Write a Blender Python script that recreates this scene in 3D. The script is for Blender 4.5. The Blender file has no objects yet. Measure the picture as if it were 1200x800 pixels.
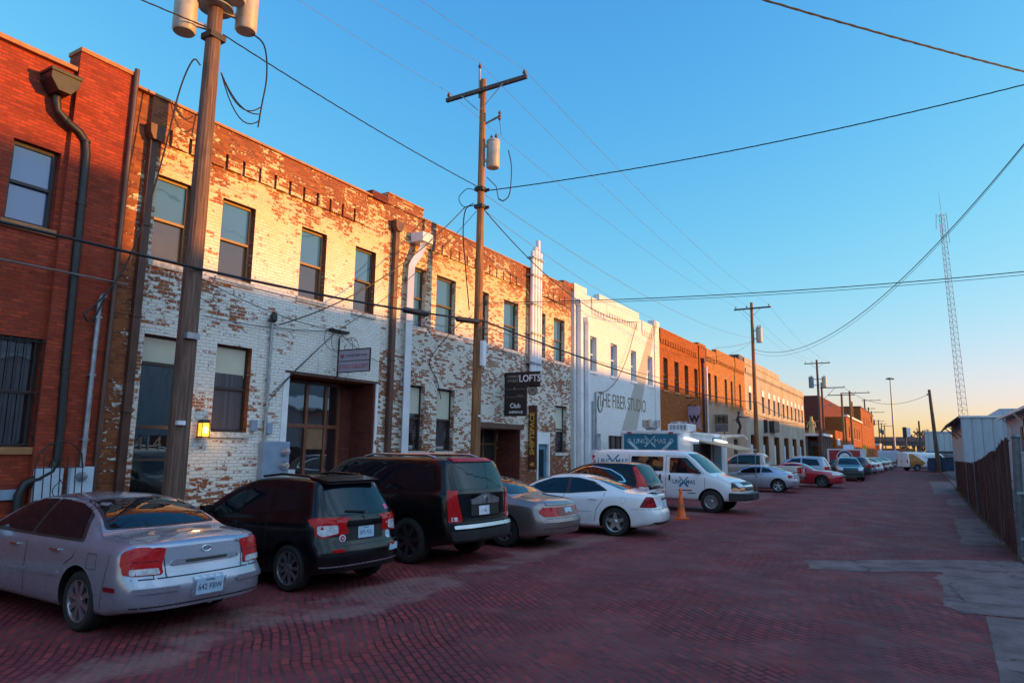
import bpy, bmesh, math, random
import numpy as np
from mathutils import Vector, Matrix
from mathutils.bvhtree import BVHTree
random.seed(7)
R = math.radians
S = bpy.context.scene
COL = S.collection
# ------------------------------------------------------------------ camera
cam_d = bpy.data.cameras.new('camera'); cam = bpy.data.objects.new('camera', cam_d); COL.objects.link(cam)
cam_d.sensor_width = 36; cam_d.lens = 24.0; cam_d.clip_start = .05; cam_d.clip_end = 6000
CAM_R = [[0.858911, -0.065633, -0.507902], [0.511925, 0.137785, 0.847908], [0.01433, -0.988285, 0.151945]]
cr, cd, cf = (Vector((CAM_R[0][k], CAM_R[1][k], CAM_R[2][k])) for k in range(3))
M = Matrix(((cr.x, -cd.x, -cf.x, 0), (cr.y, -cd.y, -cf.y, 0), (cr.z, -cd.z, -cf.z, 2.1), (0, 0, 0, 1)))
cam.matrix_world = M
S.camera = cam
# ------------------------------------------------------------------ sky and sun
SUN_EL, SUN_AZ = 4.6, 66.0          # degrees; azimuth clockwise from +Y
W = bpy.data.worlds.new('World'); S.world = W; W.use_nodes = True
wn = W.node_tree; wn.nodes.clear()
sky = wn.nodes.new('ShaderNodeTexSky'); sky.sky_type = 'NISHITA'; sky.sun_disc = False
sky.sun_elevation = R(SUN_EL); sky.sun_rotation = R(SUN_AZ); sky.altitude = 300; sky.air_density = 1.45; sky.dust_density = .4; sky.ozone_density = 4.6
bg = wn.nodes.new('ShaderNodeBackground'); bg.inputs[1].default_value = .15
wo = wn.nodes.new('ShaderNodeOutputWorld')
def wmath(op, a, b):
    nd = wn.nodes.new('ShaderNodeMath'); nd.operation = op
    for i, v in enumerate((a, b)):
        if isinstance(v, bpy.types.NodeSocket): wn.links.new(v, nd.inputs[i])
        else: nd.inputs[i].default_value = v
    return nd.outputs[0]
# soft highlight shoulder on the sky's radiance, so the glow near the sun keeps its colour
SKY_GAIN, SKY_MAX = (1.66, 1.44, 1.68), (1.88, 1.52, 1.70)
sp_ = wn.nodes.new('ShaderNodeSeparateColor'); cb_ = wn.nodes.new('ShaderNodeCombineColor'); wn.links.new(sky.outputs[0], sp_.inputs[0])
for i in range(3):
    x = wmath('MULTIPLY', sp_.outputs[i], SKY_GAIN[i]); x = wmath('MULTIPLY', wmath('POWER', wmath('MULTIPLY', x, .5), (1.3, 1.05, 1.0)[i]), 2.0); q = wmath('POWER', wmath('ADD', wmath('POWER', wmath('DIVIDE', x, SKY_MAX[i]), 3.0), 1.0), 1/3)
    wn.links.new(wmath('DIVIDE', x, q), cb_.inputs[i])
# added fill: bright sky patch out of frame to the right, lifting the shade
tc_ = wn.nodes.new('ShaderNodeTexCoord'); nrm_ = wn.nodes.new('ShaderNodeVectorMath'); nrm_.operation = 'DOT_PRODUCT'
wn.links.new(tc_.outputs['Generated'], nrm_.inputs[0]); nrm_.inputs[1].default_value = Vector((.86, -.22, .42)).normalized()
mr_ = wn.nodes.new('ShaderNodeMapRange'); mr_.interpolation_type = 'SMOOTHSTEP'; wn.links.new(nrm_.outputs['Value'], mr_.inputs[0]); mr_.inputs[1].default_value = .30; mr_.inputs[2].default_value = .75
cn_ = wn.nodes.new('ShaderNodeTexNoise'); cn_.inputs['Scale'].default_value = 3.5; cn_.inputs['Detail'].default_value = 5; wn.links.new(tc_.outputs['Generated'], cn_.inputs['Vector'])
cr_ = wn.nodes.new('ShaderNodeMapRange'); cr_.interpolation_type = 'SMOOTHSTEP'; wn.links.new(cn_.outputs[0], cr_.inputs[0]); cr_.inputs[1].default_value = .30; cr_.inputs[2].default_value = .62
cm_ = wn.nodes.new('ShaderNodeMix'); cm_.data_type = 'RGBA'; wn.links.new(wmath('MULTIPLY', mr_.outputs[0], cr_.outputs[0]), cm_.inputs[0])
wn.links.new(cb_.outputs[0], cm_.inputs[6]); cm_.inputs[7].default_value = (1.75, 2.4, 3.2, 1)
wn.links.new(cm_.outputs[2], bg.inputs[0]); wn.links.new(bg.outputs[0], wo.inputs[0])
sd = bpy.data.lights.new('sun', 'SUN'); sd.energy = 1.85; sd.angle = R(.9); sd.color = (1, .41, .03)
sun = bpy.data.objects.new('sun', sd); COL.objects.link(sun); sun.location = (60, 60, 40)
sv = Vector((math.cos(R(SUN_EL)) * math.sin(R(SUN_AZ)), math.cos(R(SUN_EL)) * math.cos(R(SUN_AZ)), math.sin(R(SUN_EL))))
sun.rotation_euler = sv.to_track_quat('Z', 'Y').to_euler()
S.view_settings.view_transform = 'Standard'; S.view_settings.look = 'None'
S.view_settings.exposure = 2.0; S.view_settings.gamma = 1
S.render.engine = 'CYCLES'
S.cycles.use_denoising = True; S.cycles.max_bounces = 6; S.cycles.diffuse_bounces = 3; S.cycles.glossy_bounces = 3
S.cycles.caustics_reflective = False; S.cycles.caustics_refractive = False

# ------------------------------------------------------------------ object helpers
def tag(o, label=None, cat=None, group=None, kind=None):
    if label: o['label'] = label
    if cat: o['category'] = cat
    if group: o['group'] = group
    if kind: o['kind'] = kind
    return o
def empty(name, loc=(0, 0, 0), rz=0, label=None, cat=None, group=None, parent=None):
    o = bpy.data.objects.new(name, None); COL.objects.link(o); o.location = loc; o.rotation_euler = (0, 0, rz)
    o.empty_display_size = .2
    if parent: o.parent = parent
    return tag(o, label, cat, group)
def link_mesh(name, me, parent=None):
    o = bpy.data.objects.new(name, me); COL.objects.link(o)
    if parent: o.parent = parent
    return o
class MB:
    def __init__(s): s.v = []; s.f = []; s.m = []; s.mi = 0
    def add(s, vs, fs):
        b = len(s.v); s.v += [tuple(v) for v in vs]
        for f in fs: s.f.append([i + b for i in f]); s.m.append(s.mi)
        return s
    def quad(s, *p): return s.add(p, [range(len(p))])
    def box(s, x0, x1, y0, y1, z0, z1):
        return s.add([(x0,y0,z0),(x1,y0,z0),(x1,y1,z0),(x0,y1,z0),(x0,y0,z1),(x1,y0,z1),(x1,y1,z1),(x0,y1,z1)],
                     [(0,3,2,1),(4,5,6,7),(0,1,5,4),(1,2,6,5),(2,3,7,6),(3,0,4,7)])
    def obox(s, c, ax, ay, az):          # oriented box: centre and three half-axis vectors
        c, ax, ay, az = map(Vector, (c, ax, ay, az))
        vs = [c + sx*ax + sy*ay + sz*az for sz in (-1,1) for sx, sy in ((-1,-1),(1,-1),(1,1),(-1,1))]
        return s.add(vs, [(0,3,2,1),(4,5,6,7),(0,1,5,4),(1,2,6,5),(2,3,7,6),(3,0,4,7)])
    def bar(s, p, q, w, h):
        p, q = Vector(p), Vector(q); d = (q-p); n = d.normalized()
        a = n.cross(Vector((0,0,1)));  a = a.normalized() if a.length > .01 else Vector((1,0,0))
        b = a.cross(n)
        return s.obox((p+q)/2, d/2, a*w/2, b*h/2)
    def tube(s, pts, r, n=8, cap=True):
        pts = [Vector(p) for p in pts]; rs = r if isinstance(r, (list, tuple)) else [r]*len(pts)
        vs = []; fs = []; prev = None
        for i, p in enumerate(pts):
            d = (pts[min(i+1, len(pts)-1)] - pts[max(i-1, 0)]).normalized()
            if prev is None:
                a = d.cross(Vector((0,0,1)))
                if a.length < .05: a = d.cross(Vector((1,0,0)))
            else: a = prev - d*prev.dot(d)
            a.normalize(); prev = a; b = d.cross(a)
            for k in range(n):
                t = 2*math.pi*k/n; vs.append(p + (a*math.cos(t) + b*math.sin(t))*rs[i])
        for i in range(len(pts)-1):
            for k in range(n):
                k2 = (k+1) % n; fs.append((i*n+k, i*n+k2, (i+1)*n+k2, (i+1)*n+k))
        if cap: fs.append(list(range(n))[::-1]); fs.append([(len(pts)-1)*n+k for k in range(n)])
        return s.add(vs, fs)
    def cyl(s, p, q, r, n=16, r2=None): return s.tube([p, q], [r, r if r2 is None else r2], n)
    def lathe(s, prof, c=(0,0,0), axis='z', n=24, closed=False):   # prof: (radius, height)
        vs = []; fs = []; c = Vector(c)
        for r_, h in prof:
            for k in range(n):
                t = 2*math.pi*k/n; a, b = r_*math.cos(t), r_*math.sin(t)
                vs.append(c + (Vector((a, b, h)) if axis == 'z' else Vector((a, h, b)) if axis == 'y' else Vector((h, a, b))))
        m = len(prof)
        for i in range(m if closed else m-1):
            i2 = (i+1) % m
            for k in range(n):
                k2 = (k+1) % n; fs.append((i*n+k, i*n+k2, i2*n+k2, i2*n+k))
        if not closed:
            if prof[0][0] > 1e-4: fs.append(list(range(n))[::-1])
            if prof[-1][0] > 1e-4: fs.append([(m-1)*n+k for k in range(n)])
        return s.add(vs, fs)
    def prism(s, poly, axis, a, b):       # extrude a 2D polygon along an axis from a to b
        def P(u, v, w): return {'x': (w, u, v), 'y': (u, w, v), 'z': (u, v, w)}[axis]
        n = len(poly); vs = [P(u, v, a) for u, v in poly] + [P(u, v, b) for u, v in poly]
        return s.add(vs, [list(range(n))[::-1], [n+i for i in range(n)]] + [(i, (i+1) % n, n+(i+1) % n, n+i) for i in range(n)])
    def build(s, name, mats, parent=None, smooth=None, bevel=0, fixn=True):
        me = bpy.data.meshes.new(name); me.from_pydata(s.v, [], s.f)
        mats = mats if isinstance(mats, (list, tuple)) else [mats]
        for m in mats: me.materials.append(m)
        me.polygons.foreach_set('material_index', s.m)
        if fixn or bevel:
            bm = bmesh.new(); bm.from_mesh(me)
            bmesh.ops.remove_doubles(bm, verts=bm.verts, dist=1e-5)
            if bevel:
                es = [e for e in bm.edges if e.is_manifold and e.calc_face_angle(0) > .6]
                bmesh.ops.bevel(bm, geom=es, offset=bevel, segments=2, profile=.6, affect='EDGES', clamp_overlap=True)
            if fixn: bmesh.ops.recalc_face_normals(bm, faces=bm.faces)
            bm.to_mesh(me); bm.free()
        if smooth:
            me.polygons.foreach_set('use_smooth', [True]*len(me.polygons)); me.set_sharp_from_angle(angle=R(smooth))
        me.update()
        return link_mesh(name, me, parent)
def text(name, s, size, mat, mw, parent=None, extrude=.003, align='CENTER', sx=1.0, weight=0):
    cu = bpy.data.curves.new('lettering', 'FONT'); cu.body = s; cu.size = size; cu.extrude = extrude
    cu.align_x = align; cu.align_y = 'CENTER'; cu.resolution_u = 3; cu.offset = weight
    to = bpy.data.objects.new('lettering_curve', cu); COL.objects.link(to)
    bpy.context.view_layer.update()
    me = bpy.data.meshes.new_from_object(to.evaluated_get(bpy.context.evaluated_depsgraph_get()))
    bpy.data.objects.remove(to); bpy.data.curves.remove(cu)
    me.transform(mw @ Matrix.Diagonal((sx, 1, 1, 1)))
    me.materials.clear(); me.materials.append(mat)
    return link_mesh(name, me, parent)
def frame(origin, xdir, ydir):            # matrix placing text: x along xdir, y along ydir, facing x cross y
    x = Vector(xdir).normalized(); y = Vector(ydir).normalized(); z = x.cross(y)
    m = Matrix((x, y, z)).transposed().to_4x4(); m.translation = Vector(origin); return m
def copy_tree(o, parent=None):
    c = o.copy(); COL.objects.link(c)
    if parent: c.parent = parent
    for ch in list(o.children): copy_tree(ch, c)
    return c
def curve(pts, n=6):
    P = [Vector(p) for p in pts]; P = [P[0]*2-P[1]] + P + [P[-1]*2-P[-2]]; out = []
    for i in range(1, len(P)-2):
        a, b, c, d = P[i-1:i+3]
        for k in range(n):
            t = k/n; out.append(.5*((2*b) + (c-a)*t + (2*a-5*b+4*c-d)*t*t + (3*b-a-3*c+d)*t**3))
    return out + [P[-2]]
def catenary(p, q, sag, n=24):
    p, q = Vector(p), Vector(q)
    return [p.lerp(q, i/n) - Vector((0, 0, 4*sag*(i/n)*(1-i/n))) for i in range(n+1)]

# ------------------------------------------------------------------ materials
def nodes(name):
    m = bpy.data.materials.new(name); m.use_nodes = True; nt = m.node_tree; nt.nodes.clear()
    out = nt.nodes.new('ShaderNodeOutputMaterial'); b = nt.nodes.new('ShaderNodeBsdfPrincipled')
    nt.links.new(b.outputs[0], out.inputs[0]); return m, nt, b
def col4(c): return (c[0], c[1], c[2], 1)
class G:                                   # tiny node-graph helper
    def __init__(s, nt): s.nt = nt
    def n(s, t, **kw):
        nd = s.nt.nodes.new(t)
        for k, v in kw.items(): setattr(nd, k, v)
        return nd
    def put(s, sock, v):
        if isinstance(v, bpy.types.NodeSocket): s.nt.links.new(v, sock)
        elif isinstance(v, (tuple, list)) and len(v) == 3 and sock.type == 'RGBA': sock.default_value = col4(v)
        else: sock.default_value = v
    def math(s, op, a, b=0.0, c=None, clamp=False):
        nd = s.n('ShaderNodeMath', operation=op, use_clamp=clamp); s.put(nd.inputs[0], a); s.put(nd.inputs[1], b)
        if c is not None: s.put(nd.inputs[2], c)
        return nd.outputs[0]
    def mix(s, f, a, b, blend='MIX'):
        nd = s.n('ShaderNodeMix', data_type='RGBA', blend_type=blend); s.put(nd.inputs[0], f); s.put(nd.inputs[6], a); s.put(nd.inputs[7], b)
        return nd.outputs[2]
    def rng(s, v, a, b, c=0.0, d=1.0, smooth=True):
        nd = s.n('ShaderNodeMapRange', interpolation_type='SMOOTHSTEP' if smooth else 'LINEAR')
        s.put(nd.inputs[0], v)
        for i, x in enumerate((a, b, c, d)): nd.inputs[i+1].default_value = x
        return nd.outputs[0]
    def noise(s, vec, scale, detail=4.0, rough=.6):
        nd = s.n('ShaderNodeTexNoise'); s.put(nd.inputs['Vector'], vec); nd.inputs['Scale'].default_value = scale
        nd.inputs['Detail'].default_value = detail; nd.inputs['Roughness'].default_value = rough; return nd.outputs[0]
    def comb(s, x, y, z=0.0):
        nd = s.n('ShaderNodeCombineXYZ'); s.put(nd.inputs[0], x); s.put(nd.inputs[1], y); s.put(nd.inputs[2], z); return nd.outputs[0]
    def sep(s, v):
        nd = s.n('ShaderNodeSeparateXYZ'); s.put(nd.inputs[0], v); return nd.outputs
    def pos(s): return s.n('ShaderNodeNewGeometry').outputs['Position']
    def obj(s): return s.n('ShaderNodeTexCoord').outputs['Object']
    def bump(s, h, dist, strength=1.0):
        nd = s.n('ShaderNodeBump'); nd.inputs['Strength'].default_value = strength; nd.inputs['Distance'].default_value = dist
        s.put(nd.inputs['Height'], h); return nd.outputs[0]
def simple(name, c, rough=.6, metal=0.0, var=.25, scale=3.0, bump=0.0, coat=0.0, spec=.5, world=True, stretch=(1,1,1), ior=None):
    m, nt, b = nodes(name); g = G(nt)
    p = g.pos() if world else g.obj()
    if stretch != (1,1,1):
        mp = g.n('ShaderNodeVectorMath', operation='MULTIPLY'); g.put(mp.inputs[0], p); mp.inputs[1].default_value = stretch; p = mp.outputs[0]
    nz = g.noise(p, scale, 5)
    f = g.rng(nz, .3, .7, 1-var, 1+var*.6)
    mul = g.n('ShaderNodeVectorMath', operation='SCALE'); mul.inputs[0].default_value = c; g.put(mul.inputs['Scale'], f)
    g.put(b.inputs['Base Color'], mul.outputs[0])
    g.put(b.inputs['Roughness'], g.rng(nz, .3, .7, max(.02, rough*.85), min(1, rough*1.15)))
    b.inputs['Metallic'].default_value = metal; b.inputs['Specular IOR Level'].default_value = spec
    if ior: b.inputs['IOR'].default_value = ior
    if coat: b.inputs['Coat Weight'].default_value = coat; b.inputs['Coat Roughness'].default_value = .04
    if bump: g.put(b.inputs['Normal'], g.bump(g.noise(p, scale*6, 4), bump))
    return m
def glow(name, c, strength):
    m, nt, b = nodes(name); b.inputs['Base Color'].default_value = col4(c)
    b.inputs['Emission Color'].default_value = col4(c); b.inputs['Emission Strength'].default_value = strength; return m
def wallvec(g):
    geo = g.n('ShaderNodeNewGeometry'); x, y, z = g.sep(geo.outputs['Position']); nx = g.sep(geo.outputs['True Normal'])[0]
    f = g.math('GREATER_THAN', g.math('ABSOLUTE', nx), .5)
    u = g.math('ADD', x, g.math('MULTIPLY', f, g.math('SUBTRACT', y, x)))
    return g.comb(u, z), u, z
def brick_tex(g, vec, c1, c2, mortar, bw, bh, ms, bias=0.0):
    nd = g.n('ShaderNodeTexBrick'); g.put(nd.inputs['Vector'], vec)
    g.put(nd.inputs['Color1'], c1); g.put(nd.inputs['Color2'], c2); g.put(nd.inputs['Mortar'], mortar)
    for k, v in (('Scale', 1.0), ('Mortar Size', ms), ('Mortar Smooth', .15), ('Bias', bias), ('Brick Width', bw), ('Row Height', bh)): nd.inputs[k].default_value = v
    return nd
def brick(name, c1, c2, mortar, paint=None, cover=.5, zwear=(), ywear=(), soft=.05, bw=.215, bh=.075, ms=.010, band=None, perbrick=.32, stain=.25, speckle=.35, sunlit_tint=None):
    m, nt, b = nodes(name); g = G(nt); vec, u, z = wallvec(g)
    wob = g.n('ShaderNodeVectorMath', operation='ADD'); g.put(wob.inputs[0], vec)
    sc = g.n('ShaderNodeVectorMath', operation='SCALE'); nn = g.n('ShaderNodeTexNoise'); nn.inputs['Scale'].default_value = 1.1; g.put(nn.inputs['Vector'], vec)
    g.put(sc.inputs[0], nn.outputs['Color']); sc.inputs['Scale'].default_value = .035; g.put(wob.inputs[1], sc.outputs[0]); v2 = wob.outputs[0]
    t = brick_tex(g, v2, c1, c2, mortar, bw, bh, ms)
    rnd = brick_tex(g, v2, (0,0,0), (1,1,1), (.5,.5,.5), bw, bh, ms)
    rv = g.sep(rnd.outputs['Color'])[0]
    big = g.noise(vec, .45, 5, .6); fine = g.noise(vec, 14, 4, .7); mid = g.noise(vec, 2.6, 5, .65)
    c = g.mix(g.rng(mid, .35, .7, 0, .55), t.outputs['Color'], tuple(x*.5 for x in c1)); c = g.mix(g.rng(rv, .55, 1, 0, .4), c, tuple(x*.5 for x in c2)); c = g.mix(g.rng(rv, .35, 0, 0, .25), c, tuple(min(1, x*1.35) for x in c1))
    c = g.mix(g.rng(fine, .45, .8, 0, .35), c, tuple(min(1, x*1.5) for x in c2))
    bh_ = g.math('SUBTRACT', 1.0, t.outputs['Fac'])
    h = g.math('ADD', g.math('MULTIPLY', bh_, 1.0), g.math('MULTIPLY', fine, .5))
    if paint:
        v = g.math('ADD', g.math('MULTIPLY', big, .9), g.math('MULTIPLY', mid, .75))
        v = g.math('ADD', v, g.math('MULTIPLY', g.math('SUBTRACT', rv, .5), perbrick))
        v = g.math('ADD', v, g.math('MULTIPLY', g.math('SUBTRACT', fine, .5), .55))
        v = g.math('ADD', v, g.math('MULTIPLY', t.outputs['Fac'], .06))
        for z0, z1, a in zwear: v = g.math('SUBTRACT', v, g.rng(z, z0, z1, 0, a))
        for y0, y1, a in ywear: v = g.math('SUBTRACT', v, g.rng(u, y0, y1, 0, a))
        speck = g.noise(g.comb(g.math('MULTIPLY', u, 9.0), g.math('MULTIPLY', z, 26.0)), 1.0, 3, .7)
        v = g.math('ADD', v, g.math('MULTIPLY', g.math('SUBTRACT', speck, .5), speckle))
        thr = 1.25 - cover
        mask = g.rng(v, thr - soft, thr + soft)
        pc = g.mix(g.rng(mid, .4, .75, 0, stain), paint, tuple(x*.62 for x in paint))
        pc = g.mix(g.math('MULTIPLY', t.outputs['Fac'], .55), pc, tuple(x*.48 for x in paint)); pc = g.mix(g.rng(rv, .3, 1, 0, .3), pc, tuple(x*y for x, y in zip(paint, (.86, .74, .58))))
        if sunlit_tint: pc = g.mix(g.math('MULTIPLY', g.rng(g.math('ADD', z, g.math('MULTIPLY', g.math('SUBTRACT', mid, .5), 2.5)), sunlit_tint[0], sunlit_tint[1], 0, 1), g.rng(fine, .3, .7, .45, .95)), pc, sunlit_tint[2])  # golden evening sunlight painted into the paint colour towards the wall top
        drip = g.noise(g.comb(g.math('MULTIPLY', u, 5.0), g.math('MULTIPLY', z, .35)), 1.0, 4, .65); pc = g.mix(g.rng(drip, .56, .74, 0, .4), pc, tuple(x*.5 for x in paint))
        c = g.mix(mask, c, pc)
        h = g.math('ADD', g.math('MULTIPLY', h, .8), g.math('MULTIPLY', mask, .3))
    if band:                                 # an old grey patch of undercoat running diagonally over the paint
        c = band(g, u, z, c, mid)
    g.put(b.inputs['Base Color'], c); b.inputs['Roughness'].default_value = .88; b.inputs['Specular IOR Level'].default_value = .25
    g.put(b.inputs['Normal'], g.bump(h, .012, .9))
    return m
def street_mat():
    m, nt, b = nodes('street_brick'); g = G(nt); p = g.pos(); x, y, z = g.sep(p)
    nn = g.n('ShaderNodeTexNoise'); nn.inputs['Scale'].default_value = .32; nn.inputs['Detail'].default_value = 2; g.put(nn.inputs['Vector'], p)
    nx, ny, _ = g.sep(nn.outputs['Color'])
    n2 = g.n('ShaderNodeTexNoise'); n2.inputs['Scale'].default_value = 1.6; g.put(n2.inputs['Vector'], p); ox, oy, _ = g.sep(n2.outputs['Color'])
    xx = g.math('ADD', x, g.math('ADD', g.math('MULTIPLY', nx, .45), g.math('MULTIPLY', ox, .07)))
    yy = g.math('ADD', y, g.math('ADD', g.math('MULTIPLY', ny, .45), g.math('MULTIPLY', oy, .07)))
    du, dv = (-.757, .653), (.653, .757)
    u = g.math('ADD', g.math('MULTIPLY', xx, du[0]), g.math('MULTIPLY', yy, du[1]))
    v = g.math('ADD', g.math('MULTIPLY', xx, dv[0]), g.math('MULTIPLY', yy, dv[1]))
    vec = g.comb(u, v)
    t = brick_tex(g, vec, (.27, .040, .042), (.185, .032, .040), (.032, .011, .013), .212, .096, .014)
    rnd = brick_tex(g, vec, (0,0,0), (1,1,1), (.5,.5,.5), .212, .096, .012)
    big = g.noise(p, .22, 5); mid = g.noise(p, 1.3, 5, .65); fine = g.noise(p, 22, 4, .7)
    c = g.mix(g.rng(big, .35, .7, 0, .6), t.outputs['Color'], (.17, .040, .050))
    c = g.mix(g.rng(mid, .5, .75, 0, .5), c, (.30, .05, .045))
    rv = g.sep(rnd.outputs['Color'])[0]
    c = g.mix(g.rng(rv, .7, 1, 0, .45), c, (.13, .028, .036)); c = g.mix(g.rng(rv, .25, 0, 0, .3), c, (.42, .068, .062))
    # pale sand in the joints, in patches
    joint = g.math('MULTIPLY', t.outputs['Fac'], g.rng(g.noise(p, .5, 3), .42, .6))
    c = g.mix(g.math('MULTIPLY', joint, .4), c, (.27, .15, .135))
    # dusty strip behind the parked cars
    bx = g.math('ADD', x, g.math('MULTIPLY', g.math('SUBTRACT', nx, .5), 2.4))
    d = g.math('ABSOLUTE', g.math('ADD', bx, 6.75))
    strip = g.rng(d, .25, 1.1, 1, 0)
    sm = g.rng(g.math('ADD', g.math('MULTIPLY', strip, .36), g.math('MULTIPLY', g.math('ADD', g.noise(p, .75, 4), g.math('MULTIPLY', mid, .6)), .75)), .86, 1.0, 0, .62)
    sm2 = g.rng(g.math('ADD', g.noise(p, .16, 6, .65), g.math('MULTIPLY', mid, .2)), .72, .82, 0, .7)
    dust = g.math('MAXIMUM', sm, sm2)
    dust = g.math('MULTIPLY', dust, g.rng(fine, .3, .6, .5, 1))
    c = g.mix(dust, c, (.29, .165, .145))
    # tyre-polished tracks along the street and oil drips in the parking bays
    for cx, hw in ((-4.2, .5), (-2.5, .45), (-.9, .4)):
        dd = g.math('ABSOLUTE', g.math('SUBTRACT', g.math('ADD', x, g.math('MULTIPLY', g.math('SUBTRACT', nx, .5), 1.6)), cx))
        c = g.mix(g.math('MULTIPLY', g.rng(dd, hw*.4, hw*1.6, .38, 0), g.rng(big, .3, .65, .3, 1)), c, (.070, .026, .034))
    oil = g.math('MULTIPLY', g.rng(g.noise(p, 1.9, 3, .5), .64, .74), g.rng(x, -7.5, -9.0, .15, .85))
    c = g.mix(oil, c, (.035, .018, .02))
    c = g.mix(g.rng(fine, .55, .8, 0, .35), c, (.085, .034, .040))
    g.put(b.inputs['Base Color'], c)
    g.put(b.inputs['Roughness'], g.rng(mid, .3, .7, .62, .85)); b.inputs['Specular IOR Level'].default_value = .18
    h = g.math('ADD', g.math('MULTIPLY', g.math('SUBTRACT', 1.0, t.outputs['Fac']), g.math('SUBTRACT', 1.0, g.math('MULTIPLY', dust, .8))), g.math('MULTIPLY', g.sep(rnd.outputs['Color'])[0], .35))
    h = g.math('ADD', h, g.math('MULTIPLY', fine, .3)); h = g.math('ADD', h, g.math('MULTIPLY', g.noise(p, 1.2, 2), 3.0))
    g.put(b.inputs['Normal'], g.bump(h, .014, 1.0))
    return m
def wood_mat(name, c):
    m, nt, b = nodes(name); g = G(nt); p = g.pos(); x, y, z = g.sep(p)
    v = g.comb(g.math('MULTIPLY', x, 22.0), g.math('MULTIPLY', y, 22.0), g.math('MULTIPLY', z, .9))
    n1 = g.noise(v, 1.0, 6, .65); n2 = g.noise(p, 1.2, 4)
    cc = g.mix(g.rng(n1, .35, .7), tuple(k*.45 for k in c), tuple(k*1.25 for k in c)); cc = g.mix(g.rng(n2, .4, .8, 0, .5), cc, tuple(k*.55 for k in c))
    g.put(b.inputs['Base Color'], cc); b.inputs['Roughness'].default_value = .85
    g.put(b.inputs['Normal'], g.bump(n1, .02)); return m
def ribbed(name, c, pitch, rough=.5):
    m, nt, b = nodes(name); g = G(nt); vec, u, z = wallvec(g)
    s = g.math('FRACT', g.math('DIVIDE', u, pitch)); rib = g.rng(g.math('ABSOLUTE', g.math('SUBTRACT', s, .5)), .36, .48)
    nz = g.noise(g.comb(g.math('MULTIPLY', u, 3), g.math('MULTIPLY', z, .4)), 1.0, 5)
    g.put(b.inputs['Base Color'], g.mix(g.rng(nz, .4, .75, 0, .3), c, tuple(k*.6 for k in c))); b.inputs['Roughness'].default_value = rough
    g.put(b.inputs['Normal'], g.bump(rib, .06)); return m
def glass_mat(name, c, rough=.03, ior=2.0, wav=.004):
    m, nt, b = nodes(name); g = G(nt); p = g.pos()
    b.inputs['Base Color'].default_value = col4(c); b.inputs['IOR'].default_value = ior; b.inputs['Roughness'].default_value = rough
    if wav: g.put(b.inputs['Normal'], g.bump(g.noise(p, 1.1, 2), wav))
    return m
def paint_mat(name, c, metal=0.0, rough=.35, coat=1.0, dirt=.25):
    m, nt, b = nodes(name); g = G(nt); p = g.obj(); z = g.sep(p)[2]
    n1 = g.noise(p, 5, 5); fl = g.noise(p, 900, 1)
    d = g.math('MULTIPLY', g.rng(n1, .35, .75), g.rng(z, .15, .7, dirt, .05))
    cc = g.mix(d, c, (.12, .10, .09)) if not metal else g.mix(d, g.mix(g.rng(fl, .3, .7), tuple(k*.85 for k in c), tuple(min(1, k*1.12) for k in c)), (.12, .10, .09))
    g.put(b.inputs['Base Color'], cc); b.inputs['Metallic'].default_value = metal
    g.put(b.inputs['Roughness'], g.math('ADD', rough, g.math('MULTIPLY', d, .4)))
    b.inputs['Coat Weight'].default_value = coat; b.inputs['Coat Roughness'].default_value = .03
    if coat < .6 and not metal: b.inputs['Specular IOR Level'].default_value = .25
    return m
def concrete_mat(name, c):
    m, nt, b = nodes(name); g = G(nt); p = g.pos()
    n1 = g.noise(p, 1.4, 6, .65); n2 = g.noise(p, 9, 5, .7); n3 = g.noise(p, 60, 3, .7)
    vo = g.n('ShaderNodeTexVoronoi', feature='DISTANCE_TO_EDGE'); vo.inputs['Scale'].default_value = .55
    wv = g.n('ShaderNodeVectorMath', operation='ADD'); g.put(wv.inputs[0], p); nn = g.n('ShaderNodeTexNoise'); nn.inputs['Scale'].default_value = 2.2; nn.inputs['Detail'].default_value = 4; g.put(nn.inputs['Vector'], p)
    sc = g.n('ShaderNodeVectorMath', operation='SCALE'); g.put(sc.inputs[0], nn.outputs['Color']); sc.inputs['Scale'].default_value = .5; g.put(wv.inputs[1], sc.outputs[0]); g.put(vo.inputs['Vector'], wv.outputs[0])
    crack = g.math('MULTIPLY', g.rng(vo.outputs['Distance'], .004, .016, 1, 0), g.rng(n1, .40, .55))
    cc = g.mix(g.rng(n1, .35, .7), tuple(k*1.15 for k in c), tuple(k*.62 for k in c)); cc = g.mix(g.rng(n2, .5, .75, 0, .5), cc, tuple(k*.55 for k in c))
    cc = g.mix(g.rng(n3, .55, .75, 0, .45), cc, tuple(k*1.6 for k in c)); cc = g.mix(g.math('MULTIPLY', crack, .5), cc, (.02, .014, .014))
    st = g.noise(p, 2.3, 2, .4); cc = g.mix(g.rng(st, .70, .76, 0, .7), cc, (.04, .026, .026))
    g.put(b.inputs['Base Color'], cc); b.inputs['Roughness'].default_value = .93; b.inputs['Specular IOR Level'].default_value = .15
    g.put(b.inputs['Normal'], g.bump(g.math('SUBTRACT', g.math('MULTIPLY', n3, .5), crack), .012)); return m
MT = {}
MT['street'] = street_mat()
MT['concrete'] = concrete_mat('concrete', (.215, .138, .135))
MT['concrete_pale'] = concrete_mat('concrete_pale', (.25, .150, .13))
MT['soil'] = simple('soil', (.24, .19, .16), .95, var=.4, scale=.8, bump=.02)
MT['roof'] = simple('roof_felt', (.09, .085, .08), .9, var=.3, scale=.8)
MT['red_brick'] = brick('red_brick', (.40, .056, .022), (.29, .042, .020), (.19, .05, .035), bw=.205, bh=.067)
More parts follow.
